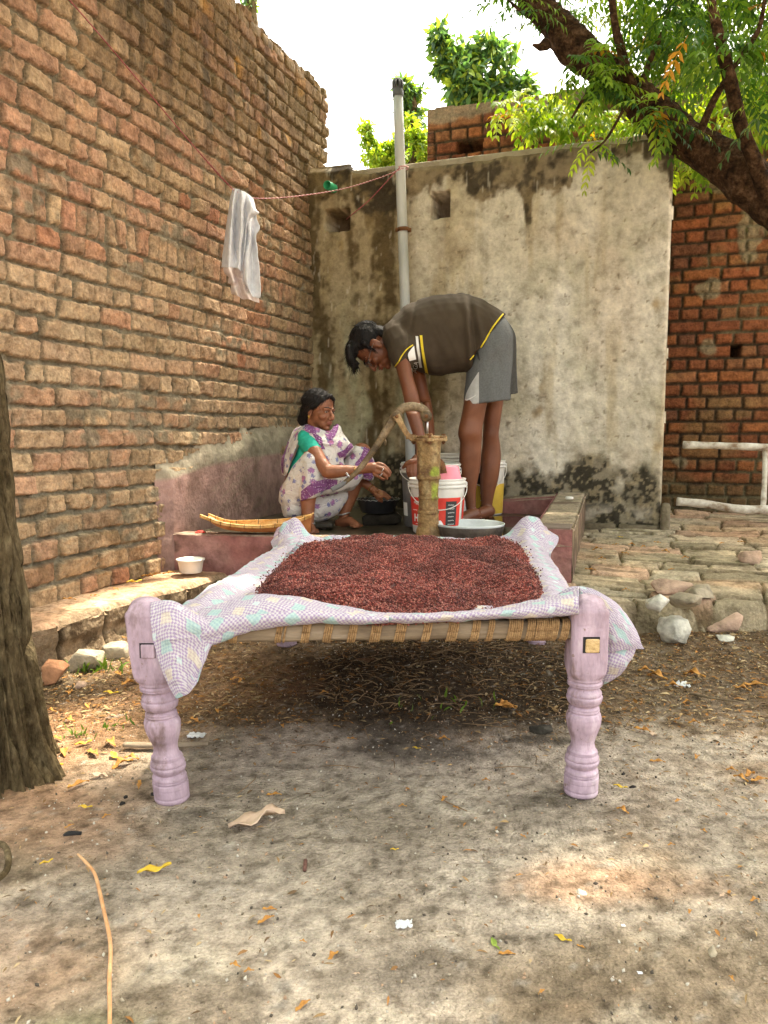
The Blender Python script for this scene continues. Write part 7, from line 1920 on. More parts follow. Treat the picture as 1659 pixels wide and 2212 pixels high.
# ------------------------------------------------------------ trees and leaves
def leaves(C, D, Nn, L, W, fold=0.25, curl=0.25):
    """folded pointed leaves: base C, direction D, normal Nn, length L, width W -> V, F (8 verts, 6 faces)"""
    n = len(C); D = D / (np.linalg.norm(D, axis=1)[:, None] + 1e-9)
    S = np.cross(D, Nn); S /= np.linalg.norm(S, axis=1)[:, None] + 1e-9
    N_ = np.cross(S, D)
    L = L[:, None]; W = W[:, None]
    b = C; m1 = C + D * L * .38; m2 = C + D * L * .72 - N_ * L * curl * .25; t = C + D * L - N_ * L * curl
    l1 = m1 + S * W * .5 + N_ * W * fold; r1 = m1 - S * W * .5 + N_ * W * fold
    l2 = m2 + S * W * .36 + N_ * W * fold * .7; r2 = m2 - S * W * .36 + N_ * W * fold * .7
    V = np.stack([b, m1, m2, t, l1, r1, l2, r2], 1)
    f = np.array([(0, 1, 4), (0, 5, 1), (1, 2, 6), (1, 6, 4), (1, 5, 7), (1, 7, 2), (2, 3, 6), (2, 7, 3)])
    F = (f[None] + (np.arange(n) * 8)[:, None, None]).reshape(-1, 3)
    return V.reshape(-1, 3), F
def randunit(n):
    v = nr.randn(n, 3); return v / np.linalg.norm(v, axis=1)[:, None]
def fronds(P0, Dir, Len, pairs=6, leafL=.05, leafW=.016, droop=.5):
    """pinnate neem fronds"""
    Cs, Ds, Ns, Ls = [], [], [], []; n = len(P0); stems = []
    side = np.cross(Dir, np.array([0, 0, 1.0])); side /= np.linalg.norm(side, axis=1)[:, None] + 1e-9
    for k in range(pairs):
        t = (k + 1.0) / pairs
        p = P0 + Dir * (Len * t)[:, None]; p[:, 2] -= droop * Len * t * t
        tg = Dir.copy(); tg[:, 2] -= 2 * droop * t; tg /= np.linalg.norm(tg, axis=1)[:, None]
        sz = 1 - .35 * abs(t - .45) * 1.5
        for q in (-1, 1):
            d = side * q * (1 - .35 * t) + tg * (.55 + .5 * t) + randunit(n) * .16; d[:, 2] -= .35
            Cs.append(p + 0); Ds.append(d); Ns.append(np.cross(tg, side) * -1 * np.sign((np.cross(tg, side)[:, 2:3]) * -1 + 1e-6) + randunit(n) * .3); Ls.append(np.full(n, leafL * sz) * nr.uniform(.75, 1.15, n))
    C = np.concatenate(Cs); D = np.concatenate(Ds); Nn = np.concatenate(Ns); Lg = np.concatenate(Ls)
    V, F = leaves(C, D, Nn, Lg, Lg * (leafW / leafL), .18, .22)
    # rachis as thin triangular strips
    RV, RF = [], []
    for i in range(n):
        ts = np.linspace(0, 1, 5); p = P0[i] + np.outer(ts * Len[i], Dir[i]); p[:, 2] -= droop * Len[i] * ts ** 2
        w_ = .0013; s_ = side[i] * w_
        base = len(RV) ; RV += [p[j] + s_ for j in range(5)] + [p[j] - s_ for j in range(5)]
        for j in range(4): RF += [(base + j, base + j + 1, base + 5 + j + 1), (base + j, base + 6 + j, base + 5 + j)]
    RV = np.array(RV); RF = np.array(RF) + len(V)
    rep = np.tile(np.arange(n), pairs * 2)
    ids = np.concatenate([np.repeat(rep, 8), np.repeat(np.arange(n), 10)])
    return np.concatenate([V, RV]), np.concatenate([F, RF]), ids
GRN = np.array([(0.045, 0.12, 0.015), (0.08, 0.18, 0.02), (0.13, 0.25, 0.025), (0.03, 0.085, 0.018), (0.20, 0.32, 0.03)])
YGR = np.array([(0.20, 0.33, 0.02), (0.28, 0.40, 0.03), (0.14, 0.27, 0.02), (0.35, 0.44, 0.05)])

# right-hand neem: leaning trunk, upright shoots and a drooping crown
neem = thing('neem_tree', (2.9, 3.6, .2), 'leaning neem tree with scaly brown trunk crossing the top right corner above the walls', 'tree')
b = MB()
trk = [(1960, 700, 3.35, .16), (1800, 530, 3.5, .13), (1660, 425, 3.66, .110), (1560, 352, 3.76, .098), (1460, 285, 3.86, .092), (1400, 232, 3.92, .088), (1345, 190, 3.98, .080), (1290, 140, 4.04, .078), (1240, 95, 4.08, .092), (1200, 50, 4.12, .076), (1160, 0, 4.16, .074), (1110, -70, 4.2, .07), (1030, -180, 4.2, .055)]
V, F = tube_arrays([U(p[0], p[1], p[2]) for p in trk], [p[3] for p in trk], 40, samples=150)
cen = np.repeat(catmull(np.array([list(U(p[0], p[1], p[2])) for p in trk]), 150), 40, 0); d = V - cen; rl = np.linalg.norm(d, axis=1)[:, None]
bk = fbm(V[:, 0] * 9, V[:, 1] * 9, V[:, 2] * 9, 3, 3); bk2 = np.abs(fbm(V[:, 0] * 24, V[:, 1] * 24, V[:, 2] * 24, 5, 3)); V = V + d / rl * (0.016 * bk + 0.016 * (bk2 - .3))[:, None]
b.add(V, F)
base = U(1960, 700, 3.35)
V, F = tube_arrays([Vector((base.x + .35, base.y - .1, -.05)), Vector((base.x + .28, base.y - .05, .35)), base + Vector((.05, 0, -.05)), U(1850, 580, 3.45)], [.30, .24, .21, .17], 30, samples=40, rough=.12); b.add(V, F)
b.ell = None
b.tube([U(1180, 95, 4.02), U(1166, 102, 4.0), U(1150, 97, 3.99)], [.03, .018, .005], 10)
trunk = b.done('trunk', M_bark2, neem)
b = MB()
for pts, rr in (([(1665, 440, 3.60), (1630, 350, 3.55), (1600, 270, 3.52), (1576, 170, 3.5), (1558, 100, 3.48), (1540, 20, 3.45), (1520, -60, 3.4)], [.040, .032, .030, .028, .024, .02, .015]),
                ([(1380, 215, 3.9), (1358, 170, 3.86), (1345, 120, 3.84), (1330, 60, 3.82), (1322, 0, 3.8), (1318, -70, 3.8)], [.030, .026, .022, .018, .016, .012]),
                ([(1360, 205, 3.95), (1375, 190, 3.95), (1394, 160, 3.96), (1412, 110, 3.98), (1440, 50, 4.0), (1450, -30, 4.0)], [.02, .019, .017, .014, .011, .008]),
                ([(1500, 320, 3.7), (1540, 220, 3.62), (1590, 140, 3.6), (1640, 60, 3.6)], [.02, .016, .012, .008]),
                ([(1610, 110, 3.5), (1640, 60, 3.5), (1655, -20, 3.5)], [.012, .010, .007]),
                ([(1230, 90, 4.05), (1180, 60, 4.1), (1120, 20, 4.2), (1080, -20, 4.25)], [.02, .014, .008, .005]),
                ([(1300, 165, 3.95), (1260, 215, 3.9), (1235, 255, 3.88)], [.012, .009, .005]), ([(1345, 240, 3.9), (1310, 300, 3.88), (1275, 330, 3.88)], [.008, .006, .004])):
    b.tube([U(*p) for p in pts], rr, 12, samples=40, rough=.15)
b.done('branches', M_bark2, trunk)
# (px0, px1, py0, py1, Y0, Y1, n, palette, bias)
zones = [
    (1070, 1230, -60, 55, 4.0, 4.6, 34, 0, 0), (1040, 1120, -30, 40, 4.1, 4.5, 9, 0, 0),
    (1290, 1500, -90, 95, 3.9, 4.8, 110, 1, 0), (1440, 1800, -100, 120, 3.4, 4.8, 420, 0, 0), (1260, 1420, 20, 120, 4.15, 4.7, 40, 1, 0), (1420, 1500, 80, 190, 4.1, 4.7, 40, 1, 0),
    (1215, 1320, 105, 200, 3.72, 3.9, 34, 1, 0), (1235, 1320, 180, 250, 3.75, 3.95, 20, 1, 0), (1340, 1660, 110, 210, 4.1, 4.7, 60, 1, 0), (1380, 1440, 190, 270, 3.6, 3.75, 10, 1, 0),
    (1095, 1225, 215, 285, 4.78, 5.1, 64, 2, 0), (1215, 1330, 215, 290, 4.75, 5.05, 40, 2, 0),
    (1380, 1760, 150, 300, 4.2, 5.1, 190, 2, 0), (1500, 1760, 100, 270, 3.2, 3.6, 50, 0, 0), (1445, 1530, 330, 385, 4.7, 5.2, 36, 2, 0), (1440, 1700, 240, 330, 4.3, 5.0, 40, 2, 0),
    (1405, 1470, 250, 310, 3.55, 3.68, 10, 1, 0), (1235, 1290, 300, 360, 3.95, 4.3, 7, 1, 0)]
Vs, Fs, Cs, nn = [], [], [], 0
for (xa, xb, ya, yb, Y0, Y1, cnt, pal, _) in zones:
    cl = max(2, cnt // 5); cxs, cys = nr.uniform(xa, xb, cl), nr.uniform(ya, yb, cl)
    kk = nr.randint(0, cl, cnt)
    px = np.clip(cxs[kk] + nr.randn(cnt) * (xb - xa) * .13, xa - 15, xb + 15); py = np.clip(cys[kk] + nr.randn(cnt) * (yb - ya) * .15, ya - 10, yb + 5); Yq = nr.uniform(Y0, Y1, cnt)
    P0 = np.array([list(U(a, c - 14, y)) for a, c, y in zip(px, py, Yq)])
    az = nr.uniform(0, 2 * math.pi, cnt); up_ = nr.uniform(-.5, .35, cnt)
    Dr = np.stack([np.cos(az), np.sin(az), up_], 1); Dr /= np.linalg.norm(Dr, axis=1)[:, None]
    V, F, ids = fronds(P0, Dr, nr.uniform(.14, .26, cnt), 6 if pal != 2 else 5, .060 if pal != 2 else .068, .019 if pal != 2 else .028, .38)
    palc = (GRN, np.concatenate([GRN, YGR]), YGR)[pal]  # yellow-green palette puts the sunlit look into the fronds' own colour
    pc_ = palc[nr.randint(0, len(palc), cnt)]; cc = pc_[ids] * (0.8 + .4 * nr.rand(cnt))[ids][:, None]
    yel = nr.rand(cnt) < .02; cc[yel[ids]] = (0.45, 0.22, 0.02)
    Vs.append(V); Fs.append(F + nn); Cs.append(cc); nn += len(V)
mk('crown', np.concatenate(Vs), np.concatenate(Fs), M_leaf, neem, False, np.concatenate(Cs))

# trees beyond the walls
def far_tree(name, label, blobs, base, tr, n, leafL, pal, seed, tm=None, limbs=()):
    t = thing(name, tuple(base), label, 'tree')
    b = MB(); b.tube(tr, [.09, .07, .05, .03][:len(tr)], 12, samples=30, rough=.15)
    for l_ in limbs: b.tube(l_, [.03, .022, .012], 8, samples=14, rough=.1)
    b.done('trunk', M_bark, t)
    r = np.random.RandomState(seed); Pn = []
    tot = sum(q[4] for q in blobs)
    for (px, py, rp, Y, w_) in blobs:
        k = int(n * w_ / tot); c = np.array(list(U(px, py, Y))); rad = 1.22 * rp * Y / FPX
        u_ = r.randn(k, 3); u_ /= np.linalg.norm(u_, axis=1)[:, None]; q = c + u_ * (rad * r.rand(k) ** .45)[:, None] * np.array([1, 1, .95])
        cl = fbm(q[:, 0] * 5.5, q[:, 1] * 5.5, q[:, 2] * 5.5, seed, 2) > .0
        Pn.append(q[cl])
    P = np.concatenate(Pn); k = len(P)
    D = r.randn(k, 3); D[:, 2] -= .5; Nn = r.randn(k, 3); Nn[:, 2] += 1.2; Lg = leafL * r.uniform(.6, 1.2, k)
    V, F = leaves(P, D, Nn, Lg, Lg * .36, .15, .2)
    cc = pal[r.randint(0, len(pal), k)] * (.75 + .5 * r.rand(k))[:, None]
    mk('crown', V, F, M_leaf, t, False, np.repeat(cc, 8, 0))
    return t
DGR = np.array([(0.06, 0.14, 0.06), (0.08, 0.18, 0.06), (0.12, 0.24, 0.06), (0.05, 0.12, 0.06), (0.22, 0.32, 0.05)])
YT = 8.2
far_tree('tree', 'dark green bushy tree rising beyond the brick parapet, just right of the vent pipe', [(955, 85, 24, YT, 3), (970, 60, 20, YT, 1.6), (985, 120, 32, YT, 4), (1010, 160, 40, YT, 6), (1040, 110, 30, YT, 4), (1075, 130, 34, YT, 5), (1060, 175, 40, YT, 6), (1030, 210, 42, YT, 6), (1090, 205, 30, YT, 3), (950, 150, 14, YT, 1.2), (990, 200, 26, YT, 3), (1000, 95, 16, YT, 1)], (U(1020, 600, YT).x, YT, 0),
         [Vector((U(1015, 600, YT).x, YT, 0)), U(1010, 400, YT), U(1000, 260, YT), U(1002, 130, YT)], 6200, .12, DGR, 5, limbs=[[U(1003, 240, YT), U(965, 160, YT), U(957, 80, YT)], [U(1003, 230, YT), U(1050, 180, YT), U(1072, 130, YT)]])
far_tree('tree', 'small dark tree peeping over the parapet right of the bushy tree', [(1130, 190, 20, YT, 3), (1140, 215, 22, YT, 2), (1118, 215, 14, YT, 1)], (U(1130, 600, YT).x, YT, 0), [Vector((U(1130, 600, YT).x, YT + .1, 0)), U(1131, 400, YT), U(1132, 200, YT)], 1200, .12, DGR, 6)
far_tree('tree', 'dark slender tree directly behind the vent pipe', [(878, 195, 16, 7.6, 2), (900, 205, 15, 7.6, 2), (890, 235, 20, 7.6, 2.5), (895, 275, 26, 7.6, 3), (905, 310, 28, 7.6, 3), (868, 182, 9, 7.6, .6), (925, 215, 9, 7.6, .4)], (U(890, 600, 7.6).x, 7.6, 0), [Vector((U(890, 600, 7.6).x, 7.6, 0)), U(890, 400, 7.6), U(892, 250, 7.6), U(885, 190, 7.6)], 2400, .10, DGR, 7)
far_tree('bush', 'bright yellow-green feathery bush behind the plastered wall beside the vent pipe', [(895, 300, 24, 6.6, 3), (900, 335, 30, 6.6, 5), (860, 320, 24, 6.6, 3), (830, 310, 22, 6.6, 1.6), (800, 300, 16, 6.6, 1.1), (790, 270, 12, 6.6, .7), (812, 345, 26, 6.6, 2), (850, 355, 26, 6.6, 3), (885, 265, 12, 6.6, .6)], (U(870, 700, 6.6).x, 6.6, 0), [Vector((U(865, 700, 6.6).x, 6.6, 0)), U(862, 480, 6.6), U(858, 380, 6.6), U(840, 330, 6.6)], 6500, .06, YGR, 8, limbs=[[U(858, 378, 6.6), U(820, 330, 6.6), U(788, 270, 6.6)], [U(858, 378, 6.6), U(895, 340, 6.6), U(890, 260, 6.6)]])
far_tree('tree', 'sprig of foliage peeping over the top of the tall left brick wall', [(548, 8, 14, 7.5, 2), (535, -14, 16, 7.5, 2)], (U(545, 600, 7.5).x, 7.5, 0), [Vector((U(545, 600, 7.5).x, 7.5, 0)), U(545, 200, 7.5), U(542, 0, 7.5)], 500, .07, DGR, 9)

# big tree at the left, trunk in view, crown overhead shading the yard
lt = thing('shade_tree', (-0.93, 1.80, 0), 'thick furrowed tree trunk at the left edge, close to the camera', 'tree')
tx = [(-.965, 1.80, -.03, .185), (-.97, 1.80, .05, .160), (-.975, 1.80, .14, .146), (-.985, 1.80, .30, .134), (-1.005, 1.80, .60, .130), (-1.02, 1.80, .95, .128), (-1.07, 1.80, 1.35, .126), (-1.15, 1.85, 1.9, .12), (-1.2, 1.9, 2.6, .11), (-1.15, 1.9, 3.4, .09)]
V, F = tube_arrays([Vector(p[:3]) for p in tx], [p[3] for p in tx], 240, samples=420)
cen = np.repeat(catmull(np.array([p[:3] for p in tx], float), 420), 240, 0); d = V - cen; rl = np.linalg.norm(d, axis=1)[:, None]
an = np.arctan2(d[:, 1], d[:, 0])
f1 = np.abs(vn(np.cos(an) * 7.5 + 9, np.sin(an) * 7.5, V[:, 2] * 3.2, 61)); f2 = fbm(np.cos(an) * 10, np.sin(an) * 10, V[:, 2] * 7, 62, 3); root = sst(.12, 0, V[:, 2]) * np.cos(an * 5 + 1) * .018
V = V + d / rl * (-.020 * np.exp(-(f1 / .12) ** 2) + .013 * f2 - .020 * np.exp(-(np.abs(vn(np.cos(an) * 15 + 5, np.sin(an) * 15, V[:, 2] * 5, 64)) / .16) ** 2) + root)[:, None]
trk = mk('trunk', V, F, M_bark, lt)
b = MB()
for a, l_, z_ in ((.3, 2.2, 2.9), (1.5, 2.4, 3.1), (2.7, 1.8, 3.0), (-.6, 2.4, 3.2), (-1.6, 2.0, 3.1)):
    p0 = Vector((-1.18, 1.9, z_)); b.tube([p0, p0 + Vector((math.cos(a) * l_ * .5, math.sin(a) * l_ * .5, .9)), p0 + Vector((math.cos(a) * l_, math.sin(a) * l_, 1.5))], [.06, .045, .02], 10, samples=14, rough=.15)
b.done('branches', M_bark, trk)
# unseen overhead crown shaped for the light: leaves removed over chosen sun patches
N = 8500
P = np.stack([nr.uniform(-3.6, 4.8, N), nr.uniform(-2.6, 6.4, N), nr.uniform(4.7, 6.2, N)], 1)
sdv = np.array(list(SUN_DIR))
g2 = np.stack([nr.uniform(-1.9, 2.6, 9000), nr.uniform(-.6, 3.4, 9000), np.zeros(9000)], 1); h2 = nr.uniform(4.4, 6.0, 9000)  # extra leaves added to shade the near ground
P = np.concatenate([P, g2 + sdv * (h2 / sdv[2])[:, None]])
lit = [(-.86, 2.0, .40, .32, .03), (-.95, 3.1, .30, .62, .16), (-.62, 1.78, .20, .14, .0), (.44, 1.34, .30, .13, 0), (.95, 1.75, .22, .12, 0), (-.1, .95, .2, .10, 0), (1.25, 3.35, .38, .30, .15), (-.62, 1.16, .14, .10, 0), (.95, 3.40, .14, .28, .42), (-1.0, 2.7, .2, .3, .1)]
t = P[:, 2:3] / sdv[2]
G0 = P - sdv * t
keep = np.ones(len(P), bool)
for (x, y, rx, ry, z) in lit:
    Q = P - sdv * ((P[:, 2] - z) / sdv[2])[:, None]
    e = np.hypot((Q[:, 0] - x) / rx, (Q[:, 1] - y) / ry) + .35 * fbm(Q[:, 0] * 5, Q[:, 1] * 5, None, 7, 2)
    keep &= e > 1
# not above what the frame sees
upf = P[:, 2] > CAM_Z + 0.62 * np.maximum(P[:, 1], 0) + .2
P = P[keep & upf]; n = len(P)
D = nr.randn(n, 3); D[:, 2] *= .3; Nn = nr.randn(n, 3) * .6; Nn[:, 2] += 1.6; Lg = nr.uniform(.13, .24, n)
V, F = leaves(P, D, Nn, Lg, Lg * .55, .1, .15)
mk('crown', V, F, M_leaf, lt, False, np.repeat(GRN[nr.randint(0, 5, n)], 8, 0))

# ------------------------------------------------------------ litter on the ground
N = 60000
xs = nr.uniform(-1.6, 2.2, N); ys = 1.0 + 2.6 * nr.rand(N) ** .75
dens = .14 + .9 * sst(1.9, 2.2, ys + .12 * fbm(xs * 4, ys * 4, None, 3, 3)) * sst(3.6, 3.2, ys) + .42 * sst(.25, .9, xs + .4 * fbm(xs * 4, ys * 4, None, 4, 3)) * sst(-.2, .25, fbm(xs * 5, ys * 5, None, 5, 3))
kp = (nr.rand(N) < dens) & ~((ys > 3.2) & (xs > .6)) & (ys < 3.72 - (xs + 1.07) * .23)
kp &= ~((ys > 2.2) & ((xs - LO[0]) * LN[0] + (ys - LO[1]) * LN[1] < .3))
xs, ys = xs[kp], ys[kp]; n = len(xs)
C = np.stack([xs, ys, gz(xs, ys) + .002 + .003 * nr.rand(n)], 1)
az = nr.uniform(0, 2 * math.pi, n); D = np.stack([np.cos(az), np.sin(az), nr.uniform(-.05, .35, n)], 1)
Nn = nr.randn(n, 3) * .35; Nn[:, 2] += 1; Lg = .004 + .018 * nr.rand(n) ** 2.8 + .012 * (ys > 2.1) * nr.rand(n)
V, F = leaves(C, D, Nn, Lg, Lg * nr.uniform(.12, .38, n), .2, .2)
LC = np.array([(0.30, 0.19, 0.09), (0.40, 0.27, 0.13), (0.22, 0.12, 0.05), (0.48, 0.36, 0.2), (0.14, 0.09, 0.05), (0.40, 0.19, 0.06)])
o = mk('leaf_litter', V, F, M_litter, None, False, np.repeat(LC[nr.randint(0, 6, n)] * nr.uniform(.6, 1.1, (n, 1)) * (1 - .5 * sst(1.0, .6, np.hypot((xs - .15) / .75, (ys - 2.6) / .75)))[:, None], 8, 0)); setp(o, 'dry crumbled leaves and chaff scattered over the dirt', 'litter', None, 'stuff')  # pieces below the cot coloured darker for the shade there
# twigs
b = MB()
for k in range(420):
    x, y = (nr.uniform(-1.1, 1.6), nr.uniform(1.9, 3.2)) if k < 120 else (.15 + .38 * nr.randn(), 2.5 + .28 * nr.randn())
    a = nr.uniform(0, math.pi); l_ = nr.uniform(.03, .13); z = float(gz(x, y)) + .004
    b.tube([Vector((x, y, z)), Vector((x + math.cos(a) * l_ * .5, y + math.sin(a) * l_ * .5, z + nr.uniform(0, .012))), Vector((x + math.cos(a + nr.uniform(-.4, .4)) * l_, y + math.sin(a) * l_, z))], [.0012, .0012, .0006], 5, samples=6)
o = b.done('twigs', mat('dry_twig', [(0.09, 0.055, 0.028), (0.26, 0.17, 0.09)], 20), None); setp(o, 'thin dry twigs lying under and behind the cot', 'twigs', None, 'stuff')
# grit
N = 22000; xs = nr.uniform(-1.8, 2.3, N); ys = .8 + 2.4 * nr.rand(N) ** .8
sz = .0010 + .0035 * nr.rand(N) ** 4; R = np.linalg.qr(nr.randn(N, 3, 3))[0]
VV = np.einsum('ij,njk->nik', OC * np.array([1.2, .9, .7]), R) * sz[:, None, None] + np.stack([xs, ys, gz(xs, ys) + sz * .4], 1)[:, None, :]
pal = np.array([(0.35, 0.3, 0.22), (0.2, 0.16, 0.11), (0.5, 0.46, 0.38), (0.09, 0.075, 0.06), (0.42, 0.28, 0.18)])
o = mk('grit', VV.reshape(-1, 3), (OF[None] + (np.arange(N) * 6)[:, None, None]).reshape(-1, 3), M_litter, None, True, np.repeat(pal[nr.randint(0, 5, N)], 6, 0)); setp(o, 'fine grit and crumbs of soil strewn over the yard', 'grit', None, 'stuff')
# fallen leaves, one object each
def leafmesh(name, L, W, curl, twist, m, seed):
    r = np.random.RandomState(seed); nu, nv = 11, 5
    V = []
    for j in range(nv):
        for i in range(nu):
            t = i / (nu - 1); w_ = W * (math.sin(math.pi * t ** .8) ** .85 + .02) * (j / (nv - 1) - .5)
            z = abs(w_) * .55 + curl * math.sin(math.pi * t) * L * .5 + .10 * L * abs(t - .5) * twist; x = (t - .5) * L
            V.append((x, w_ * (1 + .25 * math.sin(t * 11 + seed)) + .07 * L * math.sin(t * 3.0 + seed), z * (1 + .4 * math.sin(t * 8 + seed * 2)) + .12 * W * math.sin(t * 14 + j * 1.3 + seed)))
    o = mk(name, V, gridF(nu, nv), m); k = o.modifiers.new('t', 'SOLIDIFY'); k.thickness = .0006; return o
protos = [leafmesh('fallen_leaf', .046, .013, .10, .6, M_deadleaf, 1), leafmesh('fallen_leaf', .040, .014, .22, .2, M_deadleaf, 2), leafmesh('fallen_leaf', .052, .014, .05, 1.2, M_yleaf, 3), leafmesh('fallen_leaf', .038, .013, .16, .9, M_paleleaf, 4)]
used = set()
def drop(k, x, y, label, rot, sc=1.0, group='fallen leaves scattered on the ground', z=None, tilt=0.0):
    src = protos[k]
    if k in used: o = src.copy(); COL.objects.link(o)
    else: o = src; used.add(k)
    o.location = (x, y, (float(gz(x, y)) if z is None else z) + .003); o.rotation_euler = (tilt, nr.uniform(-.15, .15), rot); o.scale = (sc,) * 3
    setp(o, label, 'leaf', group); return o
def dropx(k, px, py, label, rot, lenpx, z=0.0):
    p = G(px, py, z); L = (.046, .040, .052, .038)[k]; return drop(k, p.x, p.y, label, rot, lenpx * p.y / FPX / L, z=z + .002)
dropx(3, 556, 1779, 'long bleached pinkish leaf lying flat in front of the left cot leg', .18, 128)
dropx(2, 334, 1884, 'long bright orange-yellow leaf at lower left, right of the bent stalk', .38, 76)
dropx(2, 100, 1868, 'small bright yellow leaf left of the bent stalk', 1.0, 34)
dropx(2, 1216, 2034, 'torn dark-yellow leaf in the lower middle right', -.7, 46)
dropx(0, 1255, 2052, 'tiny orange scrap touching the torn dark-yellow leaf', -.4, 22)
dropx(0, 575, 1994, 'curled brown-orange leaf in the lower middle, below two small scraps', .7, 42)
dropx(0, 582, 1971, 'small ochre scrap just above the curled brown-orange leaf', .1, 34)
dropx(1, 720, 2072, 'upright pinkish leaf near the bottom centre', 1.1, 38)
dropx(1, 508, 2092, 'small salmon leaf piece near the bottom, left of centre', -.3, 30)
dropx(1, 538, 2104, 'second salmon piece, right beside the first near the bottom', .3, 24)
dropx(0, 655, 2180, 'orange leaf cut by the bottom edge', .9, 44)
o = dropx(2, 1070, 2046, 'single green leaf lying at the bottom right of centre', -1.2, 42); 
gm_ = o.data.copy(); gm_.materials.clear(); gm_.materials.append(mat('fresh_leaf', [(0.16, 0.24, 0.03), (0.3, 0.38, 0.07)], 30, .6)); o.data = gm_; o['group'] = 'fallen leaves scattered on the ground'
dropx(0, 1095, 2068, 'orange leaf with two lobes just below the green leaf', .1, 40)
dropx(0, 592, 1722, 'small orange leaf between the cot legs, above the long bleached leaf', .1, 34)
dropx(2, 1340, 1704, 'golden leaf on bare dirt, right of the right cot leg', -.4, 32)
dropx(0, 1170, 2150, 'dull orange leaf near the bottom, far below the torn yellow leaf', .9, 26)
for (k, px, py, r_, l_) in ((0, 1092, 1530, .1, 52), (1, 1088, 1524, .9, 34), (0, 1100, 1533, -.5, 34)): dropx(k, px, py, 'one of the orange leaves in the small tuft under the right end of the cot', r_, l_, .01)
for (k, px, py, r_, l_) in ((0, 508, 1470, 1.0, 28), (1, 522, 1474, 1.3, 26)): dropx(k, px, py, 'one of two upright orange leaves under the left end of the cot', r_, l_, .01)
pts_l = [(1630, 1484, 60), (1605, 1492, 40), (1620, 1678, 46), (1600, 1686, 40), (1640, 1690, 50), (1581, 1668, 30), (1420, 1466, 60), (1395, 1452, 40), (1455, 1486, 44), (1500, 1462, 60), (1388, 1582, 52), (1408, 1590, 40), (1380, 1560, 30), (1485, 1520, 26), (1500, 1565, 32), (1420, 1650, 40), (1465, 1735, 30), (1345, 1756, 40), (1505, 1640, 30), (1130, 1812, 22), (852, 1840, 24), (960, 1730, 28), (1122, 1896, 20), (1490, 1975, 24), (1560, 1940, 26), (1630, 1950, 30), (1310, 1900, 20), (1575, 1935, 26), (870, 1746, 22), (230, 1768, 24), (185, 1748, 40), (150, 1790, 26), (265, 1655, 60), (250, 1638, 50), (200, 1632, 60), (240, 1610, 52), (180, 1610, 44), (140, 1630, 46), (285, 1642, 40), (215, 1680, 46), (170, 1700, 60), (300, 1700, 40), (340, 1620, 34), (420, 1560, 40), (380, 1545, 30), (150, 1560, 40), (190, 1530, 34), (240, 1500, 40), (280, 1480, 44), (125, 1600, 40), (150, 1500, 44), (255, 1460, 40), (110, 1540, 30), (120, 1655, 50), (470, 1540, 24), (700, 1500, 24), (760, 1600, 26), (900, 1620, 24), (960, 1600, 30), (610, 1572, 22), (1050, 1690, 22), (430, 1985, 18), (985, 1750, 24), (655, 2040, 20), (1580, 2120, 24), (1520, 1800, 22), (1450, 1830, 20), (770, 2110, 20)]
for (px, py, l_) in pts_l:
    dropx(int(nr.choice([0, 0, 1, 1, 3, 2])), px, py, 'small dry orange-brown leaf lying on the dirt', nr.uniform(-1.2, 1.2), l_ * .85, float(gz(G(px, py, 0).x, G(px, py, 0).y)))
for (px, py, l_) in ((1275, 1238, 40), (1300, 1210, 30), (1390, 1178, 26), (1420, 1165, 26), (1330, 1172, 24), (1365, 1172, 30), (1350, 1196, 30), (1438, 1190, 36), (1480, 1206, 30), (1560, 1165, 30), (1602, 1160, 28), (1352, 1286, 30), (1450, 1236, 24), (1290, 1186, 40), (1340, 1150, 22)):
    p = G(px, py, .2); zz_ = pz(p.x, p.y); p = G(px, py, zz_)
    drop(int(nr.choice([0, 1, 2])), p.x, p.y, 'small dry orange leaf lying on the paving right of the platform', nr.uniform(-1, 1), l_ * .6 * p.y / FPX / .046, 'fallen leaves on the paving', z=pz(p.x, p.y) + .006)
for (px, py, l_) in ((318, 1250, 40), (290, 1262, 34), (335, 1246, 30), (250, 1278, 24), (150, 1300, 30), (365, 1243, 30), (205, 1292, 22)):
    p = G(px, py, .165); drop(int(nr.choice([0, 2])), p.x, p.y, 'small dry orange leaf lying on top of the brick step', nr.uniform(-.6, .8), l_ * p.y / FPX / .05, 'fallen leaves on the step', z=.172)
# bent stalk
st_ = [(168, 1845), (185, 1862), (204, 1886), (215, 1925), (225, 1970), (236, 2020), (239, 2060), (236, 2120), (237, 2180), (236, 2260)]
b = MB(); b.tube([G(a, c, .006) for a, c in st_], [.0022] + [.0032] * 8 + [.0028], 8, samples=60, rough=.2); o = b.done('dry_stalk', mat('tan_stalk', [(0.45, 0.22, 0.09), (0.6, 0.36, 0.18)], 30), None); setp(o, 'long bent tan stalk lying on the ground at lower left', 'stalk')
b = MB(); b.tube([G(-20, 1822, .02), G(8, 1826, .03), G(18, 1850, .03), G(14, 1880, .015), G(-6, 1900, .01)], .006, 8, samples=30, rough=.2); o = b.done('root', M_bark, None); setp(o, 'curled dark root end at the left edge of the ground', 'root')
b = MB(); b.tube([G(268, 1608, .012), G(350, 1610, .012), G(450, 1606, .014)], [.010, .011, .008], 8, samples=30, rough=.25, flat=.6); o = b.done('stick', mat('grey_stick', [(0.16, 0.12, 0.08), (0.3, 0.24, 0.17)], 20), None); setp(o, 'flat grey stick lying behind the left cot leg', 'stick')
b = MB(); b.tube([G(1318, 1464 + 40, .01), G(1500, 1512, .012), G(1560, 1522, .01)], [.004, .004, .003], 6, samples=20); 
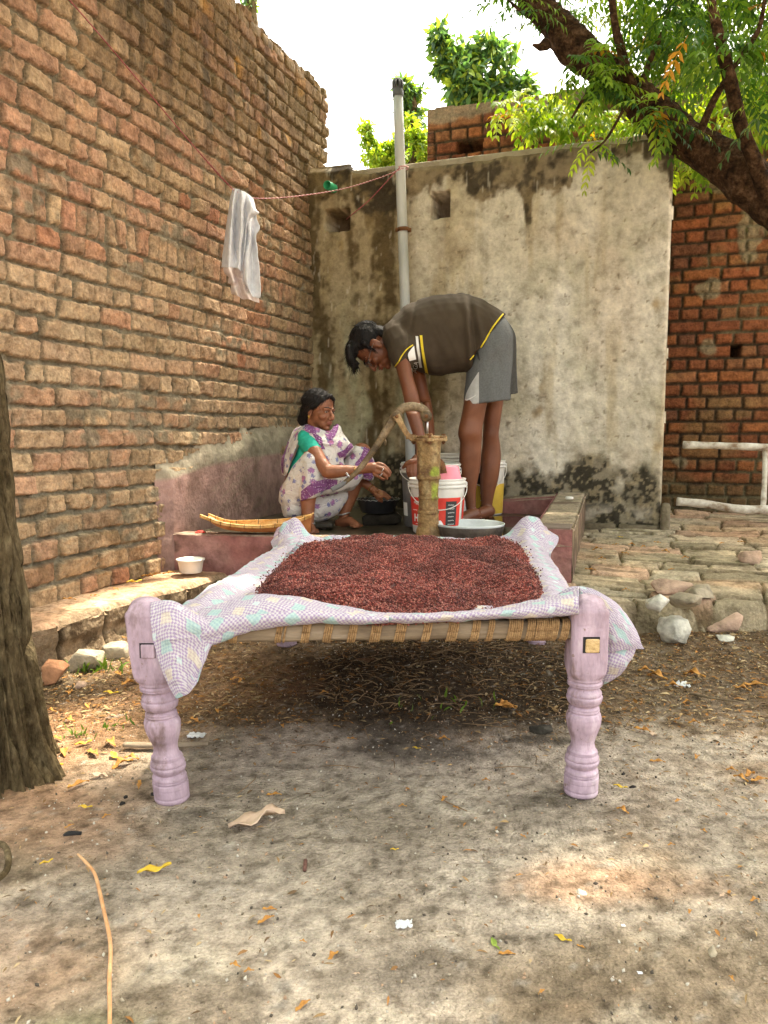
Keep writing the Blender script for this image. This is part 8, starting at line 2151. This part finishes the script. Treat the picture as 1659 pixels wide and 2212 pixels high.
b = MB(); b.tube([G(1490, 1498, .008), G(1540, 1508, .012), G(1600, 1516, .008)], [.003, .0035, .002], 6, samples=20, rough=.2); o = b.done('stick', mat('dark_stick', [(0.1, 0.07, 0.04), (0.2, 0.15, 0.09)], 20), None); setp(o, 'thin dark stick on the dirt at right', 'stick')
b = MB(); b.tube([G(137, 1804, .004), G(150, 1800, .006), G(176, 1800, .004)], [.003, .0062, .0045], 9, samples=16, rough=.5, flat=.6); o = b.done('stick', M_blackcharcoal, None); setp(o, 'short charred stick on the orange dirt at left', 'stick')
b = MB(); b.tube([G(658, 1880, .006), G(660, 1858, .008)], [.004, .004], 6, rough=.3); o = b.done('bark_chip', M_brownwood, None); setp(o, 'small dark brown bark chip standing out on the pale dirt, lower middle', 'chip')
def scrap(px, py, w_, label, seed, m=M_paper):
    p = G(px, py, 0); s = p.y / FPX * w_ / 2; r = np.random.RandomState(seed); n = 9
    u_, v_ = np.meshgrid(np.linspace(-1, 1, n), np.linspace(-1, 1, n)); Z = .003 + .35 * s * np.abs(fbm(u_ * 1.8 + seed, v_ * 1.8, None, seed, 3)) * 2
    k = 1 - .35 * np.abs(fbm(u_ * 2 + seed, v_ * 2, None, seed + 1, 2))
    o = mk('paper_scrap', np.stack([p.x + u_ * s * k, p.y + v_ * s * .8 * k, float(gz(p.x, p.y)) + Z], -1), gridF(n, n), m, None, False); q = o.modifiers.new('t', 'SOLIDIFY'); q.thickness = .0008; setp(o, label, 'scrap')
scrap(872, 2006, 40, 'crumpled bluish-white scrap on the ground in the front middle', 3)
scrap(425, 1592, 40, 'torn white flower-like scrap behind the left cot leg', 5)
scrap(1140 + 330, 1484, 36, 'white crumpled leaf-like scrap on the dirt at right', 6)
scrap(1448 - 66, 2112, 12, 'tiny white chip near the bottom right', 8); scrap(1346, 2010, 10, 'tiny white chip in the chaff at right', 9)
scrap(1343 - 50, 1388, 24, 'pale scrap on the dirt just right of the draped sheet', 10)
# weeds
def weed(px, py, h_, n, label, z=0.0, seed=1, spread=.04):
    p = G(px, py, z); r = np.random.RandomState(seed)
    C = np.tile([[p.x, p.y, z]], (n, 1)) + r.randn(n, 3) * [spread, spread * .6, 0]; D = r.randn(n, 3) * .5; D[:, 2] = np.abs(D[:, 2]) + .8
    V, F = leaves(C, D, r.randn(n, 3), h_ * r.uniform(.5, 1.1, n), h_ * r.uniform(.12, .22, n), .2, .35)
    o = mk('weed', V, F, M_weed, None, False); setp(o, label, 'weed'); return o
weed(215, 1452, .055, 34, 'tuft of bright green grass by the row of bricks under the step', 0, 1, .05)
weed(175, 1590, .03, 18, 'low green weed on the dirt right of the tree trunk', 0, 2, .03); weed(250, 1570, .03, 16, 'small green weed between the tree and the left cot leg', 0, 3, .03)
weed(415, 1318, .05, 8, 'broad-leaved green weed behind the left cot leg', .03, 4, .02)
weed(1010, 1525, .04, 12, 'thin grass under the middle of the cot', .01, 5, .09); weed(880, 1540, .03, 6, 'sparse grass blades under the cot left of the thicker tuft', .01, 6, .06)
weed(1246, 1250, .05, 16, 'green weed in the angle of the platform and the paving', .14, 7, .02); weed(1258, 1215, .04, 10, 'small weed higher up along the platform foot', .17, 8, .015)
bpy.context.view_layer.update()
